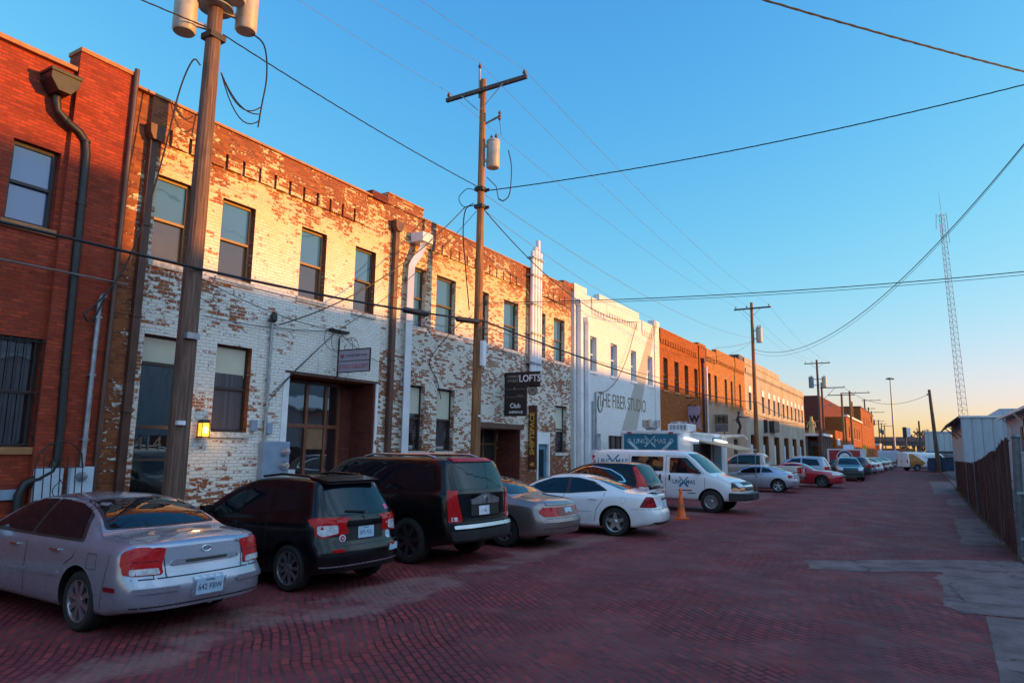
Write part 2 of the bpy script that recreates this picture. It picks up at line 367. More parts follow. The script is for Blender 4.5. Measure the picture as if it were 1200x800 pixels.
MT['orange_brick'] = brick('orange_brick', (.44, .125, .020), (.35, .095, .018), (.24, .075, .03))
MT['tan_brick'] = brick('tan_brick', (.52, .23, .06), (.40, .155, .045), (.32, .17, .10), paint=(.50, .34, .26), cover=.62, zwear=((4.8, 7.0, .9),))
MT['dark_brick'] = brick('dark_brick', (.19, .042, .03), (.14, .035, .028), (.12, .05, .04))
MT['far_brick'] = brick('far_brick', (.42, .135, .03), (.32, .095, .025), (.22, .09, .05))
MT['whitewash_a'] = brick('whitewashed_brick', (.37, .115, .040), (.21, .052, .026), (.26, .12, .07), paint=(.86, .82, .76), cover=.63, speckle=.6, sunlit_tint=(5.6, 8.2, (.74, .50, .20)),
    zwear=((7.2, 9.4, .38), (2.0, 1.0, .16), (5.85, 5.6, .10), (5.1, 4.7, -.06)), ywear=((8.3, 7.2, .40), (13.6, 14.4, -.1), (10.6, 9.0, .05)))
MT['whitewash_b'] = brick('peeling_brick', (.35, .112, .045), (.20, .056, .035), (.24, .13, .09), paint=(.82, .77, .69), cover=.545, speckle=.95, sunlit_tint=(5.6, 8.2, (.70, .47, .19)), soft=.07,
    zwear=((7.2, 9.4, .33), (5.4, 4.7, .10), (2.2, 1.6, .25)), ywear=((24.5, 26.5, .06),), perbrick=.5, stain=.4)
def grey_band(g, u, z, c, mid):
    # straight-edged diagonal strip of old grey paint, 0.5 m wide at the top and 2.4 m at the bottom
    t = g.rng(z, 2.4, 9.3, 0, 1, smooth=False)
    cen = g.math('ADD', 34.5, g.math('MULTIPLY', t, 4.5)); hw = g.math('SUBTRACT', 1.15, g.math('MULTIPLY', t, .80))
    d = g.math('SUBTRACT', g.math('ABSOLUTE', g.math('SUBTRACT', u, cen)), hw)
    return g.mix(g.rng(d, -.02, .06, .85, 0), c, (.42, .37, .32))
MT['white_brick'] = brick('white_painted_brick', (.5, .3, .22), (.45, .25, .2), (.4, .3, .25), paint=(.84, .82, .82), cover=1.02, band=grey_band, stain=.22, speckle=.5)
MT['stucco'] = simple('grey_stucco', (.41, .335, .26), .9, var=.25, scale=.5, bump=.01)
MT['cap'] = simple('clay_coping', (.42, .18, .07), .8, var=.3, scale=4)
MT['cap_dark'] = simple('dark_coping', (.06, .045, .045), .7)
MT['stone'] = simple('painted_sill', (.62, .57, .52), .85, var=.35, scale=9, bump=.01)
MT['brown_metal'] = simple('brown_sheet_metal', (.105, .048, .036), .45, metal=.2, var=.25)
MT['brown_frame'] = simple('brown_window_frame', (.085, .036, .022), .5, var=.2)
MT['dark_frame'] = simple('dark_window_frame', (.04, .026, .024), .5, var=.2)
MT['tan_frame'] = simple('tan_window_frame', (.24, .13, .06), .5)
MT['white_paint'] = simple('white_paint', (.78, .76, .77), .5, var=.12, scale=2)
MT['white_metal'] = simple('white_sheet_metal', (.72, .72, .76), .4, var=.12, scale=1.5)
MT['galv'] = simple('galvanised_steel', (.34, .36, .40), .45, metal=.6, var=.25, scale=6)
MT['steel'] = simple('stainless_steel', (.55, .52, .52), .3, metal=.9, var=.15)
MT['grey_paint'] = simple('grey_cabinet', (.24, .31, .42), .45, var=.12)
MT['pale_blue_panel'] = simple('pale_panel', (.50, .60, .70), .5, var=.1)
MT['black'] = simple('black_paint', (.014, .013, .014), .5, var=.2)
MT['iron'] = simple('wrought_iron', (.02, .015, .015), .6)
MT['rubber'] = simple('tyre_rubber', (.018, .017, .017), .8, var=.3, scale=9, world=False)
MT['plastic'] = simple('black_plastic', (.02, .02, .022), .5, world=False)
MT['chrome'] = simple('chrome', (.75, .75, .77), .12, metal=1.0, var=.05, world=False)
MT['alloy'] = simple('alloy_wheel', (.50, .51, .55), .28, metal=.9, var=.1, world=False)
MT['dark_alloy'] = simple('dark_alloy', (.16, .16, .18), .35, metal=.9, var=.1, world=False)
MT['red_lens'] = simple('red_lens', (.50, .006, .010), .25, coat=.25, spec=.25, var=.15, scale=14, world=False)
MT['dark_red_lens'] = simple('dark_red_lens', (.20, .008, .014), .25, coat=.3, spec=.25, var=.15, world=False)
MT['clear_lens'] = simple('clear_lens', (.62, .62, .66), .12, coat=1, var=.3, scale=18, world=False)
MT['amber_lens'] = simple('amber_lens', (.75, .22, .02), .15, coat=1, var=.2, world=False)
MT['plate'] = simple('plate_blue', (.42, .58, .74), .4, var=.1, world=False)
MT['plate_ink'] = simple('plate_ink', (.02, .035, .10), .5, world=False)
MT['car_glass'] = glass_mat('car_glass', (.004, .007, .012), .015, 1.55, 0)
MT['glass_sky'] = glass_mat('window_glass', (.035, .12, .27), .02, 1.9)  # blue base colour stands in for a bluer reflected sky
MT['glass_screen'] = glass_mat('screened_glass', (.022, .024, .034), .10, 2.0, .01)
MT['glass_low'] = glass_mat('ground_floor_glass', (.012, .012, .014), .02, 2.6)
MT['sky_glare'] = simple('blind_glare_sheet', (.58, .56, .44), .8, var=.05)  # cream of the evening sky reflected in the glass, painted as a surface
MT['curtain'] = simple('grey_curtain', (.10, .09, .105), .9, var=.5, scale=1.0, stretch=(1, 26, .2))
MT['door_wood'] = simple('door_wood', (.20, .062, .026), .4, var=.35, scale=3, stretch=(6, 6, .7), coat=.3)
MT['teal_door'] = simple('blue_door', (.10, .26, .38), .5)
MT['dark_inside'] = simple('dark_interior', (.03, .024, .02), .9)
MT['pole'] = wood_mat('pole_wood', (.34, .15, .062))
MT['pole_old'] = wood_mat('old_pole_wood', (.20, .11, .080))
MT['pole_far'] = wood_mat('pole_wood_grey', (.15, .085, .060))
MT['arm'] = wood_mat('crossarm_wood', (.13, .085, .075))
MT['can'] = simple('transformer_paint', (.42, .37, .32), .45, var=.15, scale=5)
MT['can_dark'] = simple('transformer_dark', (.15, .17, .21), .5)
MT['porcelain'] = simple('porcelain', (.16, .10, .09), .25)
MT['cable'] = simple('black_cable', (.012, .011, .012), .6)
MT['cable_grey'] = simple('grey_cable', (.17, .15, .15), .5)
MT['sign_face'] = simple('sign_face', (.31, .31, .40), .5, var=.08)
MT['sign_red'] = simple('sign_red', (.36, .05, .055), .5)
MT['sign_ink'] = simple('sign_ink', (.05, .045, .06), .5)
MT['sign_black'] = simple('sign_black', (.022, .012, .014), .45)
MT['sign_white'] = simple('sign_white', (.80, .78, .85), .5)
MT['sign_grey'] = simple('sign_grey', (.30, .25, .22), .5)
MT['rust_sign'] = simple('rust_sign', (.12, .035, .018), .7, var=.4, scale=7)
MT['gold'] = simple('gold_letters', (.80, .44, .06), .4, var=.1)
MT['teal'] = simple('teal_wrap', (.015, .155, .25), .4, var=.08)
MT['teal_ink'] = simple('teal_ink', (.02, .16, .27), .45, world=False)
MT['pale_ink'] = simple('pale_teal_ink', (.42, .58, .66), .45)
MT['olive_ink'] = simple('painted_letters', (.20, .165, .09), .7, var=.4, scale=8)
MT['orange'] = simple('cone_orange', (.95, .13, .012), .5, world=False)
MT['galv_dark'] = simple('weathered_steel', (.16, .165, .18), .55, metal=.4, var=.3, scale=6)
MT['slat'] = simple('rusty_slat', (.095, .028, .022), .8, var=.5, scale=2.5, stretch=(3, 3, .5), bump=.01)
MT['shed_a'] = simple('shed_siding', (.50, .43, .48), .7, var=.15, scale=.9)
MT['shed_b'] = ribbed('ribbed_siding', (.42, .46, .52), .65)
MT['shed_c'] = ribbed('ribbed_siding_far', (.46, .50, .55), .6)
MT['dumpster'] = simple('dumpster_blue', (.03, .06, .13), .6, var=.35, scale=2)
MT['girder'] = simple('bridge_girder', (.10, .08, .075), .7)
MT['mast'] = simple('mast_steel', (.30, .34, .40), .5, metal=.3)
MT['bark'] = simple('bark', (.11, .07, .045), .9)
MT['twig'] = simple('dry_twigs', (.22, .11, .05), .9)
# street level structure -------------------------------------------------
mb = MB(); mb.quad((-400, -200, 0), (400, -200, 0), (400, 1500, 0), (-400, 1500, 0)); tag(mb.build('ground', MT['soil'], fixn=False), kind='structure')
mb = MB(); mb.quad((-13.6, -30, .004), (1.9, -30, .004), (1.9, 420, .004), (-13.6, 420, .004)); tag(mb.build('street', MT['street'], fixn=False), kind='structure')
def sheet(name, pts, z, mat, ragged=1.0):
    rnd = random.Random(len(pts)+int(abs(pts[0][1])*7)); out = []
    for (a, b), (c, d) in zip(pts, pts[1:]+pts[:1]):          # broken, crumbling edges
        n = max(1, int(math.hypot(c-a, d-b)/.11)); w = .0
        for i in range(n):
            w = w*.6 + rnd.gauss(0, .022)*ragged; t = i/n
            out.append((a+(c-a)*t + (w if i else 0) + (rnd.choice((0, 0, 0, 0, .08))*rnd.uniform(-1, 1))*ragged, b+(d-b)*t + (w if i else 0)))
    mb = MB(); mb.quad(*[(x, y, z) for x, y in out]); return tag(mb.build(name, mat, fixn=False), kind='structure')
sheet('concrete_apron', [(-2.15,14.65),(-1.95,13.75),(-1.0,13.95),(-.55,14.4),(.13,14.75),(.05,13.4),(.14,12.6),(.08,11.6),(.27,11.2),(.5,11.25),(1.9,11.3),(1.9,17.2),(1.0,16.9),(.1,16.4),(-1.1,15.5)], .009, MT['concrete'])
sheet('concrete_apron', [(.55,11.2),(.42,6.0),(.30,-6),(1.9,-6),(1.9,11.2)], .009, MT['concrete'], .2)
sheet('concrete_apron', [(.70,26.9),(.64,22.8),(.62,19.3),(1.15,19.6),(1.5,20.1),(1.52,27.3),(1.1,27.0)], .009, MT['concrete_pale'])
sheet('concrete_apron', [(.72,37.5),(.70,33.4),(1.45,33.6),(1.48,39.4),(.9,38.2)], .009, MT['concrete_pale'])
sheet('concrete_apron', [(.2,60),(.3,42),(1.5,42),(1.5,60)], .009, MT['concrete'])
mb = MB(); mb.box(1.52, 1.9, 12, 90, 0, .06); tag(mb.build('kerb', MT['concrete_pale']), kind='structure')
mb = MB(); mb.box(-13.5, -12.1, -6, 62, .0, .12); tag(mb.build('sidewalk', MT['concrete'], bevel=.01), kind='structure')
# ------------------------------------------------------------------ buildings along the left of the street
WORLD_ROOTS = set()
_link0 = link_mesh
def link_mesh(name, me, parent=None):
    o = _link0(name, me, parent)
    if parent is not None and parent.name in WORLD_ROOTS: o.matrix_parent_inverse = Matrix.Translation(-Vector(parent.location))
    return o
def world_root(name, loc, label, cat, group=None):
    o = empty(name, loc, 0, label, cat, group); WORLD_ROOTS.add(o.name); return o
FX = -13.5
def facade(mb, X, y0, y1, z0, z1, ops, depth=.24):
    """front wall facing +X with rectangular openings and their reveals"""
    ys = sorted({y0, y1, *[a for o in ops for a in o[:2]]}); zs = sorted({z0, z1, *[a for o in ops for a in o[2:4]]})
    for i in range(len(ys)-1):
        for k in range(len(zs)-1):
            cy, cz = (ys[i]+ys[i+1])/2, (zs[k]+zs[k+1])/2
            if any(o[0] < cy < o[1] and o[2] < cz < o[3] for o in ops): continue
            mb.quad((X, ys[i], zs[k]), (X, ys[i+1], zs[k]), (X, ys[i+1], zs[k+1]), (X, ys[i], zs[k+1]))
    for o in ops:
        a, b, c, d = o[:4]; e = X - (o[4] if len(o) > 4 else depth)
        mb.quad((X,a,c),(e,a,c),(e,a,d),(X,a,d)); mb.quad((X,b,c),(X,b,d),(e,b,d),(e,b,c))
        mb.quad((X,a,d),(e,a,d),(e,b,d),(X,b,d)); mb.quad((X,a,c),(X,b,c),(e,b,c),(e,a,c))
def shell(name, label, X, y0, y1, z1, ops, mat, back=-34, roofdrop=.45, extra=None, group='brick buildings along the left side of the street', z1b=None):
    root = world_root(name, (X, (y0+y1)/2, 0), label, 'building', group)
    mb = MB(); facade(mb, X, y0, y1, 0, z1, ops)
    t = .3; zr = z1 - roofdrop
    mb.quad((X,y0,0),(X,y0,z1),(back,y0,z1),(back,y0,0)); mb.quad((X,y1,0),(back,y1,0),(back,y1,z1),(X,y1,z1))
    mb.quad((back,y0,0),(back,y0,z1),(back,y1,z1),(back,y1,0))
    mb.quad((X,y0,z1),(X,y1,z1),(X-t,y1,z1),(X-t,y0,z1)); mb.quad((X-t,y0,z1),(X-t,y1,z1),(X-t,y1,zr),(X-t,y0,zr))
    if extra: extra(mb)
    w = mb.build('wall', mat, root, fixn=False)
    rb = MB(); rb.quad((X-t,y0,zr),(X-t,y1,zr),(back,y1,zr),(back,y0,zr)); rb.build('roof', MT['roof'], root, fixn=False)
    return root
def window(root, X, a, b, c, d, frame='brown_frame', top='glass_sky', bot='glass_screen', inset=.13, fw=.055, rail=.5, sky_glare=0, sill=True, mull=0, bars=False, sill_mat='stone'):
    mb = MB(); x0, x1 = X-inset-.06, X-inset
    g = .003
    mb.box(x0, x1, a+g, a+fw, c+g, d-g); mb.box(x0, x1, b-fw, b-g, c+g, d-g); mb.box(x0, x1, a+fw, b-fw, d-fw, d-g); mb.box(x0, x1+.02, a+fw, b-fw, c+g, c+fw)
    zm = c + (d-c)*rail
    if rail: mb.box(x0, x1+.012, a+fw, b-fw, zm-.03, zm+.03)
    for k in range(mull):
        ym = a + (b-a)*(k+1)/(mull+1); mb.box(x0, x1+.005, ym-.02, ym+.02, c+fw, d-fw)
    w = mb.build('window', MT[frame], root, bevel=.006)
    xg = X-inset-.035
    def pane(z0, z1, m, x=xg):
        p = MB(); p.box(x-.012, x, a+fw-.01, b-fw+.01, z0, z1); return p.build('pane', MT[m], w)
    if rail:
        pane(zm+.02, d-fw+.01, top); pane(c+fw-.01, zm-.02, bot, xg-.02)
    else: pane(c+fw-.01, d-fw+.01, top)
    if sky_glare:
        p = MB(); p.box(xg-.002, xg+.004, a+fw, b-fw, d-fw-(d-c)*sky_glare, d-fw); p.build('blind_glare_sheet', MT['sky_glare'], w)  # cream sheet over the upper pane paints in the reflected sky
    if sill:
        s = MB(); s.box(X-inset, X+.05, a-.06, b+.06, c-.13, c-.002); s.build('sill', MT[sill_mat], w, bevel=.008)
    if bars:
        s = MB(); n = max(3, int((b-a)/.13))
        for k in range(n+1):
            yy = a+.02+(b-a-.04)*k/n; s.cyl((X+.04, yy, c-.02), (X+.04, yy, d+.02), .009, 6)
        for zz in (c+.05, zm, d-.05): s.cyl((X+.04, a-.08, zz), (X+.04, b+.08, zz), .011, 6)
        s.build('window_bars', MT['iron'], w)
    return w
def corbels(root, mat, X, y0, y1, z0, z1, pitch=.46, gap=.075, d=.07, top=None):
    mb = MB(); y = y0; n = max(1, round((y1-y0)/pitch)); p = (y1-y0)/n
    for k in range(n): mb.box(X+.002, X+d, y0+k*p+gap/2, y0+(k+1)*p-gap/2, z0, z1)
    mb.box(X+.003, X+d+.012, y0, y1, z1-.003, top)
    mb.build('cornice', mat, root)
def coping(root, X, y0, y1, z, mat='cap', d=.10, h=.09):
    mb = MB(); mb.box(X-.34, X+d, y0, y1, z+.002, z+h); mb.build('coping', MT[mat], root, bevel=.012)
def pier(root, mat, X, y0, y1, z0, z1, d=.09):
    mb = MB(); mb.box(X+.002, X+d, y0, y1, z0, z1); mb.build('pilaster', mat, root)
def spout(root, X, y, ztop, zbot, mat, w=.12, d=.1, hopper=True, hw=.2):
    mb = MB(); mb.box(X+.03, X+.03+d, y-w/2, y+w/2, zbot, ztop-.25)
    z = zbot+.6
    while z < ztop-.5: mb.box(X+.004, X+.05+d, y-w/2-.012, y+w/2+.012, z, z+.04); z += 1.9
    p = mb.build('downspout', MT[mat], root, bevel=.012)
    if hopper:
        h = MB(); pts = [(-hw/2-.02, ztop), (hw/2+.02, ztop), (hw/2, ztop-.2), (w/2, ztop-.33), (-w/2, ztop-.33), (-hw/2, ztop-.2)]
        h.prism([(y+u, v) for u, v in pts], 'x', X+.012, X+.24); h.build('hopper', MT[mat], p, bevel=.01)
    return p
def bent_spout(root, X, pts, ztop, hw, mat, r=.075, n=10):
    mb = MB(); mb.tube([(X+.13, y, z) for y, z in pts], r, n)
    for (y, z) in pts[3:-3:2]: mb.cyl((X+.13, y, z-.02), (X+.13, y, z+.02), r+.014, n)
    p = mb.build('downspout', MT[mat], root, smooth=40)
    y = pts[0][0]; h = MB(); h.prism([(y-hw/2, ztop), (y+hw/2, ztop), (y+hw/2, ztop-.16), (y+hw*.22, ztop-.36), (y-hw*.22, ztop-.36), (y-hw/2, ztop-.16)], 'x', X+.01, X+.42)
    h.prism([(y-hw/2-.02, ztop+.03), (y+hw/2+.02, ztop+.03), (y+hw/2+.02, ztop-.03), (y-hw/2-.02, ztop-.03)], 'x', X+.008, X+.45)
    h.build('hopper', MT[mat], p, bevel=.01); return p

# --- red brick building at the left edge
m = MT['red_brick']
rb = shell('brick_building', 'red brick building at the left edge with a barred window and black drainpipe', FX, -6.0, 7.22, 9.05, [(5.25,6.03,5.9,7.39),(4.9,6.12,1.97,3.88),(2.6,3.45,5.9,7.39),(0.5,1.35,5.9,7.39)], m)
pier(rb, m, FX, 6.12, 7.21, 0.13, 9.05, .10)
mb = MB(); mb.box(FX-.3, FX+.10, 6.12, 7.21, 9.052, 9.47); mb.build('parapet', m, rb)
coping(rb, FX, -6, 6.1, 9.05); coping(rb, FX, 6.1, 7.22, 9.47, 'cap', .14)
window(rb, FX, 5.25, 6.03, 5.9, 7.39, 'dark_frame', 'glass_sky', 'glass_sky', sill_mat='cap', fw=.07)
window(rb, FX, 4.9, 6.12, 1.97, 3.88, 'dark_frame', 'glass_low', 'glass_low', bars=True, sill_mat='cap')
for y in (2.6, .5): window(rb, FX, y, y+.85, 5.9, 7.39, 'dark_frame', 'glass_sky', 'glass_sky', sill_mat='cap', fw=.07)
bent_spout(rb, FX, [(5.78,8.5),(5.78,8.3),(5.82,8.12),(6.0,7.98),(6.22,7.88),(6.36,7.74),(6.40,7.5),(6.41,6.5),(6.43,5.0),(6.46,3.4),(6.5,2.2),(6.5,1.75),(6.42,1.55),(6.2,1.42),(6.02,1.34),(5.95,1.15),(5.95,.2)], 8.75, .5, 'black')
p = MB(); p.tube([(FX+.16, 7.17, .15), (FX+.16, 7.17, 9.62)], .05, 10); p.build('corner_pipe', MT['brown_metal'], rb, smooth=40)
p = MB(); p.tube([(FX+.17,6.92,1.6),(FX+.17,6.92,4.72),(FX+.2,6.95,4.85),(FX+.27,6.95,4.83)], .045, 10)
for z in (2.1, 3.3, 4.4): p.box(FX+.102, FX+.2, 6.86, 6.98, z, z+.035)
p.build('conduit', MT['galv'], rb, smooth=40)
b = MB(); b.box(FX+.102, FX+.26, 6.7, 7.1, .95, 1.62); q = b.build('meter_box', MT['pale_blue_panel'], rb, bevel=.012)
b = MB(); b.lathe([(0,.13),(.06,.12),(.085,.05),(.09,0)], (FX+.26, 6.87, 1.45), 'x', 20); b.box(FX+.38, FX+.395, 6.83, 6.91, 1.44, 1.48); b.build('meter', MT['galv'], q, smooth=40)
b = MB(); b.box(FX+.102, FX+.2, 6.15, 6.6, .7, 1.62); b.build('utility_cabinet', MT['pale_blue_panel'], rb, bevel=.01)
b = MB(); b.box(FX+.004, FX+.06, 5.7, 6.0, 1.08, 1.25); b.build('vent_panel', MT['grey_paint'], rb)
# --- whitewashed building with the gallery
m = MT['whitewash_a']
A_UP = [(7.91,8.73),(9.49,10.40),(11.84,12.72),(13.82,14.67)]
ops = [(a, b, 5.82, 7.68) for a, b in A_UP] + [(7.95,8.95,.13,4.28),(9.64,10.58,2.33,4.30),(11.75,14.9,.13,3.83,1.5)]
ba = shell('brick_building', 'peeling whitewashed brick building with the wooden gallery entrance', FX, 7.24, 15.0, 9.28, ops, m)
corbels(ba, m, FX, 7.6, 14.1, 8.36, 8.70, top=9.27); coping(ba, FX, 7.24, 14.3, 9.28, 'cap', .12, .06)
mb = MB(); mb.box(FX-.28, FX+.09, 14.3, 15.0, 9.283, 9.5); mb.build('parapet', MT['dark_brick'], ba)
for a, b in A_UP: window(ba, FX, a, b, 5.82, 7.68, 'tan_frame' if a < 13 else 'brown_frame', fw=.06)
w = window(ba, FX, 7.95, 8.95, .13, 4.28, 'dark_frame', 'glass_low', 'glass_low', rail=0, sill=False)
for z0_, z1_ in ((3.66, 3.72), (2.35, 2.43), (1.7, 1.75)):
    b = MB(); b.box(FX-.16, FX-.10, 8.0, 8.9, z0_, z1_); b.build('door_rail', MT['dark_frame'], w)
b = MB(); b.box(FX-.158, FX-.152, 8.02, 8.88, 3.73, 4.21); b.build('blind_glare_sheet', MT['sky_glare'], w)  # reflected sky painted as a sheet over the transom
text('house_number', '414', .40, simple('faint_numerals', (.075,.07,.068), .5), frame((FX-.15, 8.33, 2.05), (0,1,0), (0,0,1)), w)
w = window(ba, FX, 9.64, 10.58, 2.33, 4.30, 'dark_frame', 'glass_low', 'glass_low', sky_glare=.33)
b = MB(); b.box(FX-.166, FX-.160, 9.71, 10.51, 2.4, 3.66); b.build('curtain', MT['curtain'], w)
# gallery entrance recess: timber screen 0.85 m back
b = MB(); X = FX-.85
for y in (11.78, 12.30, 13.10, 13.80, 14.30): b.box(X-.08, X, y, y+.10, .13, 3.8)
for z in (.13, 2.52, 3.70): b.box(X-.06, X-.012, 11.8, 14.38, z, z+.10)
b.box(X-.06, X-.012, 11.8, 14.38, 1.0, 1.12)
scr = b.build('entrance_screen', MT['door_wood'], ba, bevel=.008)
b = MB(); b.box(X-.055, X-.045, 11.8, 14.38, .15, 3.78); b.build('pane', MT['glass_low'], scr)
b = MB(); b.box(X-.03, X-.02, 13.9-.68, 13.78, 1.95, 2.5); b.build('blind_glare_sheet', MT['tan_frame'], scr)  # plain tan blind, no sky tone
for y in (11.98, 12.62): 
    b = MB(); b.box(X-.02, X-.014, y, y+.26, 1.28, 1.42); b.build('notice', MT['sign_white'], scr)
b = MB(); b.box(X-.02, X-.014, 11.95, 12.2, 2.2, 2.33); b.build('notice', MT['sign_white'], scr)
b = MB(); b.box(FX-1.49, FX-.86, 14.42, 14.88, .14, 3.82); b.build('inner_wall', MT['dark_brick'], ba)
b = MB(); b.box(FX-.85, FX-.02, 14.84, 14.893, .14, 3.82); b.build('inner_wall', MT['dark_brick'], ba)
b = MB(); b.box(FX-.2, FX+.03, 11.6, 15.0, 3.84, 3.90); b.build('entrance_lintel', MT['brown_frame'], ba)
for a, c in ((11.55, 11.73), (14.905, 15.0)):
    b = MB(); b.box(FX-.02, FX+.028, a, c, .13, 3.83); b.build('entrance_jamb', MT['white_paint'], ba)
text('house_number', '4', .25, MT['sign_black'], frame((FX+.032, 14.95, 2.15), (0,1,0), (0,0,1)), ba)
spout(ba, FX, 7.68, 8.62, .15, 'brown_metal', .16, .12, True, .3)
b = MB(); b.cyl((FX+.07,11.05,2.1),(FX+.07,11.05,5.0),.035,10)
for z in (2.6,3.6,4.6): b.box(FX+.004,FX+.1,11.0,11.1,z,z+.03)
c = b.build('conduit', MT['galv'], ba, smooth=40)
b = MB(); b.lathe([(.03,0),(.08,.04),(.09,.16),(.05,.24),(0,.26)], (FX+.11,11.05,5.0), 'z', 12); b.cyl((FX+.1,10.98,5.1),(FX+.2,10.86,5.0),.03,8); b.build('weatherhead', MT['black'], c, smooth=40)
b = MB(); b.box(FX+.01, FX+.2, 10.95, 11.72, 1.1, 2.14); c = b.build('meter_cabinet', MT['grey_paint'], ba, bevel=.012)
for z in (1.25, 1.57, 1.9):
    b = MB(); b.lathe([(0,.15),(.07,.14),(.1,.05),(.11,0)], (FX+.2, 11.55, z), 'x', 20); b.build('meter', MT['steel'], c, smooth=40)
for y, z in ((10.72, 2.5), (11.16, 2.45)):
    b = MB(); b.box(FX+.01, FX+.11, y-.08, y+.08, z-.13, z+.13); b.build('junction_box', MT['grey_paint'], ba, bevel=.01)
# coach lamp, lit
b = MB(); y, z = 9.36, 2.36
b.prism([(-.10,.15),(.10,.15),(.05,.22),(-.05,.22)], 'y', y-.09, y+.09); b.v = [(v[0]+FX+.15, v[1], v[2]+z) for v in b.v]
b.box(FX+.05, FX+.25, y-.10, y+.10, z-.17, z-.14); b.box(FX+.004, FX+.06, y-.05, y+.05, z-.1, z+.12)
for dx in (.06, .23):
    for dy in (-.09, .075): b.box(FX+dx, FX+dx+.015, y+dy, y+dy+.015, z-.14, z+.15)
lamp = b.build('wall_lamp', MT['black'], ba)
b = MB(); b.box(FX+.075, FX+.225, y-.075, y+.075, z-.135, z+.145); b.build('lamp_glass', glow('lamp_amber', (1, .36, .03), .5), lamp)
b = MB(); b.lathe([(0,-.06),(.03,-.03),(.04,.02),(.02,.06),(0,.07)], (FX+.235, y, z-.01), 'z', 12); b.build('bulb', glow('lamp_bulb', (1, .72, .25), 9), lamp, smooth=60)
ld = bpy.data.lights.new('wall_lamp_light', 'POINT'); ld.energy = 3.5; ld.color = (1, .5, .1); ld.shadow_soft_size = .06
lo = bpy.data.objects.new('wall_lamp_light', ld); COL.objects.link(lo); lo.location = (FX+.36, y, z)
# --- lofts building
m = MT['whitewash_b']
B_UP = [(16.16,17.08),(17.63,18.72),(20.0,20.82),(21.9,23.0),(24.4,25.3),(26.05,27.12)]
ops = [(a, b, 5.8, 7.7) for a, b in B_UP] + [(16.28,17.2,1.92,3.95),(17.84,18.82,1.92,3.95),(20.4,23.3,.13,2.75,1.4),(24.7,25.62,.13,2.72),(26.27,27.34,1.87,3.88)]
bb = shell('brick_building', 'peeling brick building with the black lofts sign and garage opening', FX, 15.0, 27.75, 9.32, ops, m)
mb = MB(); mb.box(FX-.28, FX+.06, 15.0, 16.74, 9.322, 9.62); mb.build('parapet', m, bb)
mb = MB(); mb.box(FX-.28, FX+.06, 26.9, 28.0, 9.322, 9.55); mb.build('parapet', m, bb)
corbels(bb, m, FX, 16.8, 23.2, 8.42, 8.75, top=9.31, pitch=.5); corbels(bb, m, FX, 24.3, 27.5, 8.42, 8.75, top=9.31, pitch=.5)
coping(bb, FX, 16.75, 26.9, 9.32, 'cap', .1, .05); coping(bb, FX, 15.0, 16.74, 9.62, 'cap', .1, .05)
for a, b in B_UP: window(bb, FX, a, b, 5.8, 7.7, 'brown_frame', 'glass_sky', 'glass_sky', inset=.16, fw=.07)
for a, b in ((16.28,17.2),(17.84,18.82)): window(bb, FX, a, b, 1.92, 3.95, 'dark_frame', 'glass_low', 'glass_low', inset=.16, sky_glare=.40 if a < 17 else .46)
window(bb, FX, 26.27, 27.34, 1.87, 3.88, 'dark_frame', 'glass_low', 'glass_screen', inset=.18, sky_glare=.52)
b = MB(); b.box(FX-.1, FX+.035, 20.2, 23.5, 2.76, 2.95); b.build('entrance_lintel', MT['brown_frame'], bb)
b = MB(); X = FX-1.1
for y in (20.42, 21.35, 22.3, 23.2): b.box(X-.06, X, y, y+.07, .13, 2.74)
for z in (.9, 2.15): b.box(X-.05, X-.01, 20.42, 23.27, z, z+.07)
scr = b.build('garage_screen', MT['tan_frame'], bb)
b = MB(); b.box(X-.08, X-.065, 20.42, 23.28, .14, 2.74); b.build('pane', MT['dark_inside'], scr)
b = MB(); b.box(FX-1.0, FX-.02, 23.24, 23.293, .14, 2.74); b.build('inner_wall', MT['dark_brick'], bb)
b = MB(); b.box(FX-.2, FX-.1, 24.71, 25.61, .14, 2.2); d = b.build('door', MT['teal_door'], bb, bevel=.006)
b = MB(); b.box(FX-.105, FX-.095, 24.95, 25.45, .5, 2.0); b.build('pane', MT['glass_low'], d)
b = MB()
b.box(FX-.08, FX+.03, 24.60, 24.72, .13, 2.72); b.box(FX-.08, FX+.03, 25.60, 25.72, .13, 2.72); b.box(FX-.09, FX+.02, 24.72, 25.6, 2.22, 2.71); b.build('door_frame', MT['white_paint'], d)
spout(bb, FX, 15.42, 8.85, .15, 'brown_metal', .17, .13, True, .34)
b = MB(); b.tube([(FX+.30,16.45,8.6),(FX+.30,16.45,8.25),(FX+.26,16.35,8.0),(FX+.2,16.2,7.78),(FX+.17,16.1,7.6),(FX+.17,16.08,7.2),(FX+.17,16.08,.16)], .14, 4)
dp = b.build('downspout', MT['white_metal'], bb)
b = MB(); b.box(FX+.01, FX+.5, 16.2, 16.72, 8.42, 8.72); b.build('hopper', MT['white_metal'], dp, bevel=.012)
vents = world_root('vent_pipes', (FX+.2, 24.0, 5.0), 'bundle of tall white vent pipes rising above the roof beside the lofts sign', 'vent pipe')
for k, (dy, zt, r) in enumerate(((0, 10.05, .085), (.22, 10.25, .10), (.46, 10.6, .10), (.68, 10.1, .085))):
    b = MB(); b.cyl((FX+.2, 23.75+dy, 5.08), (FX+.2, 23.75+dy, zt), r, 14); b.build('pipe', MT['white_metal'], vents, smooth=40)
for z in (5.4, 6.6, 7.8, 9.0, 9.75):
    b = MB(); b.box(FX+.004, FX+.33, 23.62, 24.56, z, z+.06); b.build('strap', MT['galv'], vents)
